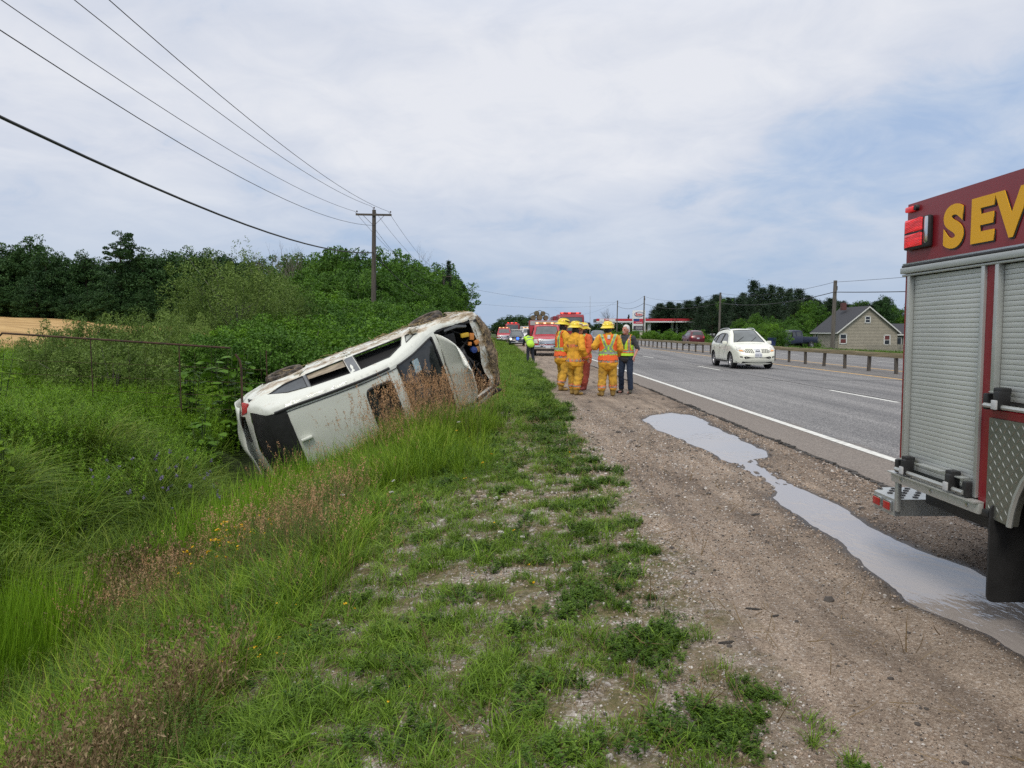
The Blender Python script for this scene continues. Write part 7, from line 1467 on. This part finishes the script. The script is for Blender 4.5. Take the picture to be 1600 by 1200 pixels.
X, Y = samp(900, -3.6, -.2, 9.0, 13.6, lambda x, y: np.clip(.5 + .9 * fbm(x, y, 1.6, 53), .1, 1) * wreck_clear(x, y)); scatter('tall_green_grass', T(30, .62, .07, .38, .0085, G_tall, 5, 4), X, Y, 'tall bright green grass below the rust coloured heads', scale=np.interp(X, [-3.5, -2.2, -1.2, -.3], [.8, .8, .8, .5]) * np.interp(Y, [9, 11, 13], [.85, 1., 1.1]), tilt=.08)
rq = []
for _ in range(3): S, sv, Hq, hv = panicle(5, .85, .08, g, .016, .13, 18, .02, .0022); rq.append(multi_mesh('reed', [(Hq, hv, G_red), (S, sv, G_straw)]))
X, Y = samp(300, -3.4, -.6, 4.6, 13.0, lambda x, y: wreck_clear(x, y) * np.clip(.1 + 1.4 * fbm(x, y, 1.3, 55), 0, 1)); scatter('thin_seed_stalks', rq, X, Y, 'scattered thin rust coloured seed stalks on the slope', scale=np.interp(Y, [4.6, 8, 12], [.6, .75, .95]), tilt=.1)
# drooping dark tussocks on the far side of the ditch
tus = T(90, .66, .10, 1.0, .0085, G_tuss, 7, 6)
X, Y = samp(1000, -8.5, -3.75, 4.2, 13.2, lambda x, y: np.clip(.30 + 1.6 * fbm(x, y, 1.7, 44), .04, 1) * wreck_clear(x, y) * ((x < -4.7) | (y < 12.4))); 
n_ = len(X); ro = g.normal(size=(n_, 3)) * .10; ro[:, 1] += .17; ro2 = ro.copy(); th = g.uniform(-1.2, 1.2, n_); ro2[:, 2] = th
scatter('ditch_tussocks', tus, X, Y, 'long dark drooping grass combed down toward the ditch', scale=np.interp(Y, [4, 8, 14], [.78, 1., 1.05]) * np.interp(X, [-8, -5, -3.8], [.85, 1., .72]), rots=ro2)
# upright bright rushes at the ditch bottom, left foreground
X, Y = samp(330, -4.4, -3.1, 4.0, 8.2, lambda x, y: np.clip(.1 + 1.8 * fbm(x, y, 1.5, 66), 0, 1)); scatter('ditch_rushes', T(22, .85, .055, .14, .0065, G_lime, 5, 3), X, Y, 'upright bright green rushes standing in the ditch bottom', tilt=.06, scale=.8)
X, Y = samp(240, -3.9, -2.9, 8, 13, lambda x, y: wreck_clear(x, y) * .8); scatter('ditch_rushes', T(18, .7, .06, .2, .006, G_lime, 5, 3), X, Y, 'upright green rushes near the tail of the wreck', tilt=.08)
# mixed dead stems and herbs on the near slope
hb = []
for _ in range(5): S, sv, Lq, lv = weed(5, .50, .09, g, 46, .030, .45, .4); S2, s2v = blades(4, .6, .09, .1, .0045, g, 4); hb.append(multi_mesh('herb', [(Lq, lv, G_herb), (S, sv, G_straw if _ % 2 else G_herb), (S2, s2v, G_straw)]))
X, Y = samp(1300, lambda y: -4.0 + 0 * y, lambda y: -1.25 - .05 * y, 2.4, 9.5, lambda x, y: np.clip(.55 + .9 * fbm(x, y, 1.5, 71), .1, 1)); scatter('slope_herbs', hb, X, Y, 'mixed small leaved herbs and brown dead stems on the near ditch slope', scale=np.interp(Y, [2.4, 5, 9], [.45, .7, .9]), tilt=.15)
dr = []
for _ in range(4): S, sv, Hq, hv = panicle(6, .5, .06, g, .022, .10, 14, .028, .003); B_, bv = blades(9, .38, .07, .9, .0045, g, 5); dr.append(multi_mesh('dry', [(Hq, hv, G_straw), (S, sv, G_straw), (B_, bv, G_straw)]))
X, Y = samp(620, -4.1, -1.5, 2.4, 11, lambda x, y: np.clip(.2 + 1.3 * fbm(x, y, 1.2, 73) + (y < 4.5) * .3, 0, 1)); scatter('dry_stalks', dr, X, Y, 'dry straw coloured seed stalks among the slope grass', scale=np.interp(Y, [2.4, 5, 9], [.6, .8, 1.]), tilt=.2)
# lime green goldenrod meadow beyond the ditch
mw = []
for _ in range(5): S, sv, Lq, lv = weed(9, .60, .13, g, 60, .075, .22, .8); mw.append(multi_mesh('goldenrod', [(Lq, lv, G_lime), (S, sv, G_herb)]))
X, Y = samp(8500, lambda y: -np.minimum(6.0 + y * .62, 17), lambda y: np.where(y < 15.5, -5.2, -4.3 + 0 * y), 7.0, 50, lambda x, y: np.clip(.75 + .6 * fbm(x, y, .8, 81), .2, 1) * wreck_clear(x, y)); scatter('goldenrod_meadow', mw, X, Y, 'dense lime green leafy weeds of the meadow beyond the ditch', scale=np.interp(Y, [7, 12, 30, 60], [.66, .84, 1.1, 1.5]), tilt=.1)
X, Y = samp(1100, -9.5, -4.9, 6.0, 12.5, lambda x, y: np.clip(.25 + 1.3 * fbm(x, y, 1.1, 88) + (x < -6.2) * .5, 0, 1)); scatter('lime_weeds', mw, X, Y, 'bright lime leafy weeds standing above the ditch grass at the left', scale=np.interp(Y, [6, 12], [.85, 1.]), tilt=.12)
X, Y = samp(1300, lambda y: -np.minimum(6.0 + y * .62, 17.), lambda y: -5.0 + 0 * y, 7.5, 26, lambda x, y: np.clip(.6 + .8 * fbm(x, y, .9, 83), .1, 1) * wreck_clear(x, y)); scatter('meadow_grass', T(26, .58, .09, .5, .010, G_lime, 5, 4), X, Y, 'tall light green meadow grass between the weeds', scale=np.interp(Y, [7, 12, 26], [.8, .95, 1.3]), tilt=.12)
# road bank grass further on, both sides
X, Y = samp(4500, lambda y: -9 + 0 * y, lambda y: verge_edge(y) - .9, 17, 130, lambda x, y: np.clip(.8 + .4 * fbm(x, y, .4, 85), 0, 1)); scatter('bank_grass', T(34, .26, .12, .5, .012, G_short, 4, 4), X, Y, 'green grass on the road bank past the wreck', scale=np.interp(Y, [17, 40, 130], [.75, 1.3, 3.]) * np.interp(X, [-6, -2, 0], [1.5, .9, .5]), tilt=.12)
X, Y = samp(3500, 26.3, 46, 40, 230, None, 0); scatter('far_verge_grass', T(34, .3, .25, .5, .03, G_herb, 3, 3), X, Y, 'rough grass on the far side of the highway', scale=1.0, tilt=.1)
# flowers
def flower(nst, h, np_, fs, m, sp=.10, dome=.4):
    S, sv = blades(nst, h, sp, .12, .003, g, 4, 0, .3); tips = S.reshape(nst, 4, 4, 3)[:, -1, 2:, :].mean(1); C = (tips[:, None] + g.normal(size=(nst, np_, 3)) * fs * .45 * np.array([1, 1, dome])).reshape(-1, 3); return multi_mesh('flower', [(leaf_quads(C, fs, .9, .4, 0, g), g.uniform(0, 1, len(C)), m), (S, sv, G_herb)])
yf = [flower(2, .16, 4, .013, M_yf, .05) for _ in range(3)]; X = np.concatenate([g.normal(-1.30, .22, 9), g.normal(-2.35, .18, 6), g.uniform(-2.5, 1.0, 7), [-.43, -.22, .72]]); Y = np.concatenate([g.normal(4.3, .4, 9), g.normal(8.4, .35, 6), g.uniform(3, 14, 7), [3.3, 4.9, 8.9]]); scatter('yellow_flowers', yf, X, Y, 'small yellow trefoil flowers scattered in the verge', scale=np.clip(Y / 6, .85, 1.3))
X = np.concatenate([g.normal(-2.65, .14, 26)]); Y = np.concatenate([g.normal(7.4, .35, 26)]); scatter('yellow_flowers', [flower(3, .45, 5, .017, M_yf, .12) for _ in range(3)], X, Y, 'patch of taller yellow flowers left of the wreck tail', scale=1.)
X = np.concatenate([g.normal(-4.6, .3, 9), g.uniform(-5.5, -4, 4)]); Y = np.concatenate([g.normal(10.2, .6, 9), g.uniform(6, 12, 4)]); scatter('vetch_flowers', [flower(3, .85, 14, .022, M_vf, .12, 1.4) for _ in range(3)], X, Y, 'violet vetch flowers among the ditch grass')
X = g.uniform(-3.5, .5, 16); Y = g.uniform(4, 13, 16); scatter('white_flowers', [flower(1, .36, 26, .018, M_wf, .02, .25) for _ in range(2)], X, Y, 'few white umbel flowers in the verge', scale=.9)
# pebbles
def pebble(seed):
    bm = bmesh.new(); bmesh.ops.create_icosphere(bm, subdivisions=1, radius=1); r_ = random.Random(seed); f = Vector((1, r_.uniform(.6, .9), r_.uniform(.4, .65)))
    for v in bm.verts: v.co = Vector((v.co.x * f.x, v.co.y * f.y, v.co.z * f.z)) * r_.uniform(.8, 1.15)
    me = bpy.data.meshes.new('pebble'); bm.to_mesh(me); bm.free(); return me
ps = []
pc = [mat('stone_grey', (.34, .315, .29), .85, var=.2, vscale=40), mat('stone_brown', (.24, .18, .135), .9, var=.2, vscale=40), mat('stone_dark', (.07, .06, .052), .9), mat('stone_tan', (.38, .30, .23), .9), mat('stone_pale', (.52, .49, .45), .85)]
for k in range(10): me = pebble(k); me.materials.append(pc[k % 5]); ps.append(me)
wts = np.array([.14, .32, .2, .26, .08] * 2) / 2
def dry(X, Y): return H(X, Y) > WATER_Z + .003
X, Y = samp(42000, lambda y: .55 + 0 * y, lambda y: 3.95 + 0 * y, 2.2, 16, lambda x, y: np.clip(.8 + .5 * fbm(x, y, 1.2, 91), .1, 1)); k_ = dry(X, Y); X, Y = X[k_], Y[k_]
scatter('gravel', ps, X, Y, 'loose grit and small stones on the shoulder', scale=.0048 * np.clip(Y / 4.5, .8, 2.0) * g.lognormal(0, .35, len(X)), tilt=.4, idx=g.choice(10, len(X), p=wts), dz=.0015)
X, Y = samp(9000, -1.7, 1.3, 2.2, 11, lambda x, y: np.clip(1 - patch(x, y), .05, 1)); wt2 = np.array([.30, .18, .07, .2, .25] * 2) / 2
scatter('verge_stones', ps, X, Y, 'grey and pale stones showing between the verge grass', scale=.0075 * np.clip(Y / 5, .8, 1.7) * g.lognormal(0, .4, len(X)), tilt=.4, idx=g.choice(10, len(X), p=wt2), dz=.001)
# clods, tyre shreds and twigs lying on the shoulder
X, Y = samp(260, 1.2, 3.9, 2.4, 26); k_ = dry(X, Y); X, Y = X[k_], Y[k_]
scatter('dark_bits', [ps[2], ps[7]], X, Y, 'small dark crumbs of rubber and soil strewn on the shoulder', scale=.013 * np.clip(Y / 6, .8, 2) * g.lognormal(0, .5, len(X)), tilt=.2)
X, Y = samp(420, -1.5, 2.2, 2.3, 12); scatter('dead_twigs', [quads_mesh('twig', *(lambda q: (q[0], G_straw, q[1]))(blades(3, .16, .03, .3, .004, g, 3))) for _ in range(3)], X, Y, 'dead straw and twigs lying on the gravel', tilt=1.2, dz=.004)
for (x, y, s, lb) in [(2.16, 6.62, .07, 'flat black scrap lying in the middle of the gravel shoulder'), (2.38, 11.3, .06, 'small dark clod beside the near end of the far puddle'), (1.12, 3.85, .05, 'dark stone lying at the foot of the verge weeds'), (1.42, 4.35, .05, 'dark torn clump of soil near the foreground weeds on the gravel'), (1.50, 4.22, .035, 'smaller soil clump beside the torn one'), (2.05, 11.0, .06, 'thin black scrap on the gravel left of the far puddle'), (1.2, 8.6, .06, 'dark leaf scrap at the gravel edge')]:
    _b = MB(); _p = pebble(int(x * 100)); _b.add([(v.co.x * s * .95, v.co.y * s * .5, v.co.z * s * .22 + s * .08) for v in _p.vertices], [tuple(q.vertices) for q in _p.polygons]); _b.add([(v.co.x * s * .4 + s * .7, v.co.y * s * .3 + s * .2, v.co.z * s * .2 + s * .06) for v in _p.vertices], [tuple(q.vertices) for q in _p.polygons]); o = _b.build('debris', mat('debris_dark', (.03, .025, .02), .9, var=.4, vscale=20), loc=(x, y, Hs(x, y)), rot=(0, 0, rr.uniform(-.6, .6)), label=lb, cat='debris'); crumple(o, s * .25, 12); o.scale = (1, 1, .6)
# big leaved plants and a leafy sapling
def big_leaf_plant(x, y, h, nl, size, label, mt, w=.5, seed=0, name='broad_leaf_plant'):
    root = empty(name, (x, y, Hs(x, y)), 0, label, 'plant'); r_ = random.Random(seed); st = MB(); lm = MB()
    # one leaf: 6-sided, folded along the midrib
    lf = MB().add([(0, 0, 0), (.35, .32, .06), (.75, .26, .03), (1, 0, -.10), (.75, -.26, .03), (.35, -.32, .06), (.5, 0, 0)], [(0, 6, 1), (1, 6, 2), (2, 6, 3), (3, 6, 4), (4, 6, 5), (5, 6, 0)]).mesh('leaf', mt)
    for k in range(7):
        a = r_.uniform(0, 6.28); rad = r_.uniform(0, w); tip = Vector((math.cos(a) * rad, math.sin(a) * rad * .6, h * r_.uniform(.65, 1))); b0 = Vector((tip.x * .3, tip.y * .3, 0)); m_ = b0.lerp(tip, .5); st.tube([b0, m_, tip], [.012, .009, .005], 5)
        for j in range(nl // 7): p = b0.lerp(tip, r_.uniform(.25, 1)); s = size * r_.uniform(.6, 1.2); l = link('leaf', lf, root, loc=tuple(p), rot=(r_.uniform(-.4, .4), r_.uniform(-.3, .45), r_.uniform(0, 6.28))); l.scale = (s, s, s)
    st.build('stem', mat('green_stem', (.07, .11, .03), .8), root); return root
_lb = leafmat('broad_leaf', [(.06, .14, .014), (.12, .24, .02), (.20, .34, .035)], scale=1.5, transl=.35)
big_leaf_plant(-5.55, 15.2, 1.95, 112, .30, 'tall plant with large light green leaves right behind the tail of the wreck', _lb, .6, 1)
big_leaf_plant(-5.15, 14.7, 1.7, 98, .26, 'leafy clump touching the upper side of the wreck tail', _lb, .5, 2)
big_leaf_plant(-6.3, 15.0, 1.6, 77, .24, 'large leaved plant at the right end of the rusty gate', _lb, .5, 3)
big_leaf_plant(-5.3, 13.2, 1.15, 70, .18, 'low large leaved plant left of the wreck tail', _lb, .5, 4)
_lv = leafmat('lime_vine_leaf', [(.12, .22, .015), (.19, .32, .02), (.27, .40, .04)], scale=1.5, transl=.4)
big_leaf_plant(-5.9, 8.9, 1.15, 70, .15, 'yellow green young shrub at the left edge of the meadow', _lv, .45, 5)
big_leaf_plant(-9.0, 13.4, 1.35, 84, .17, 'yellow green vine hanging over the left end of the rusty gate', _lv, .7, 6)
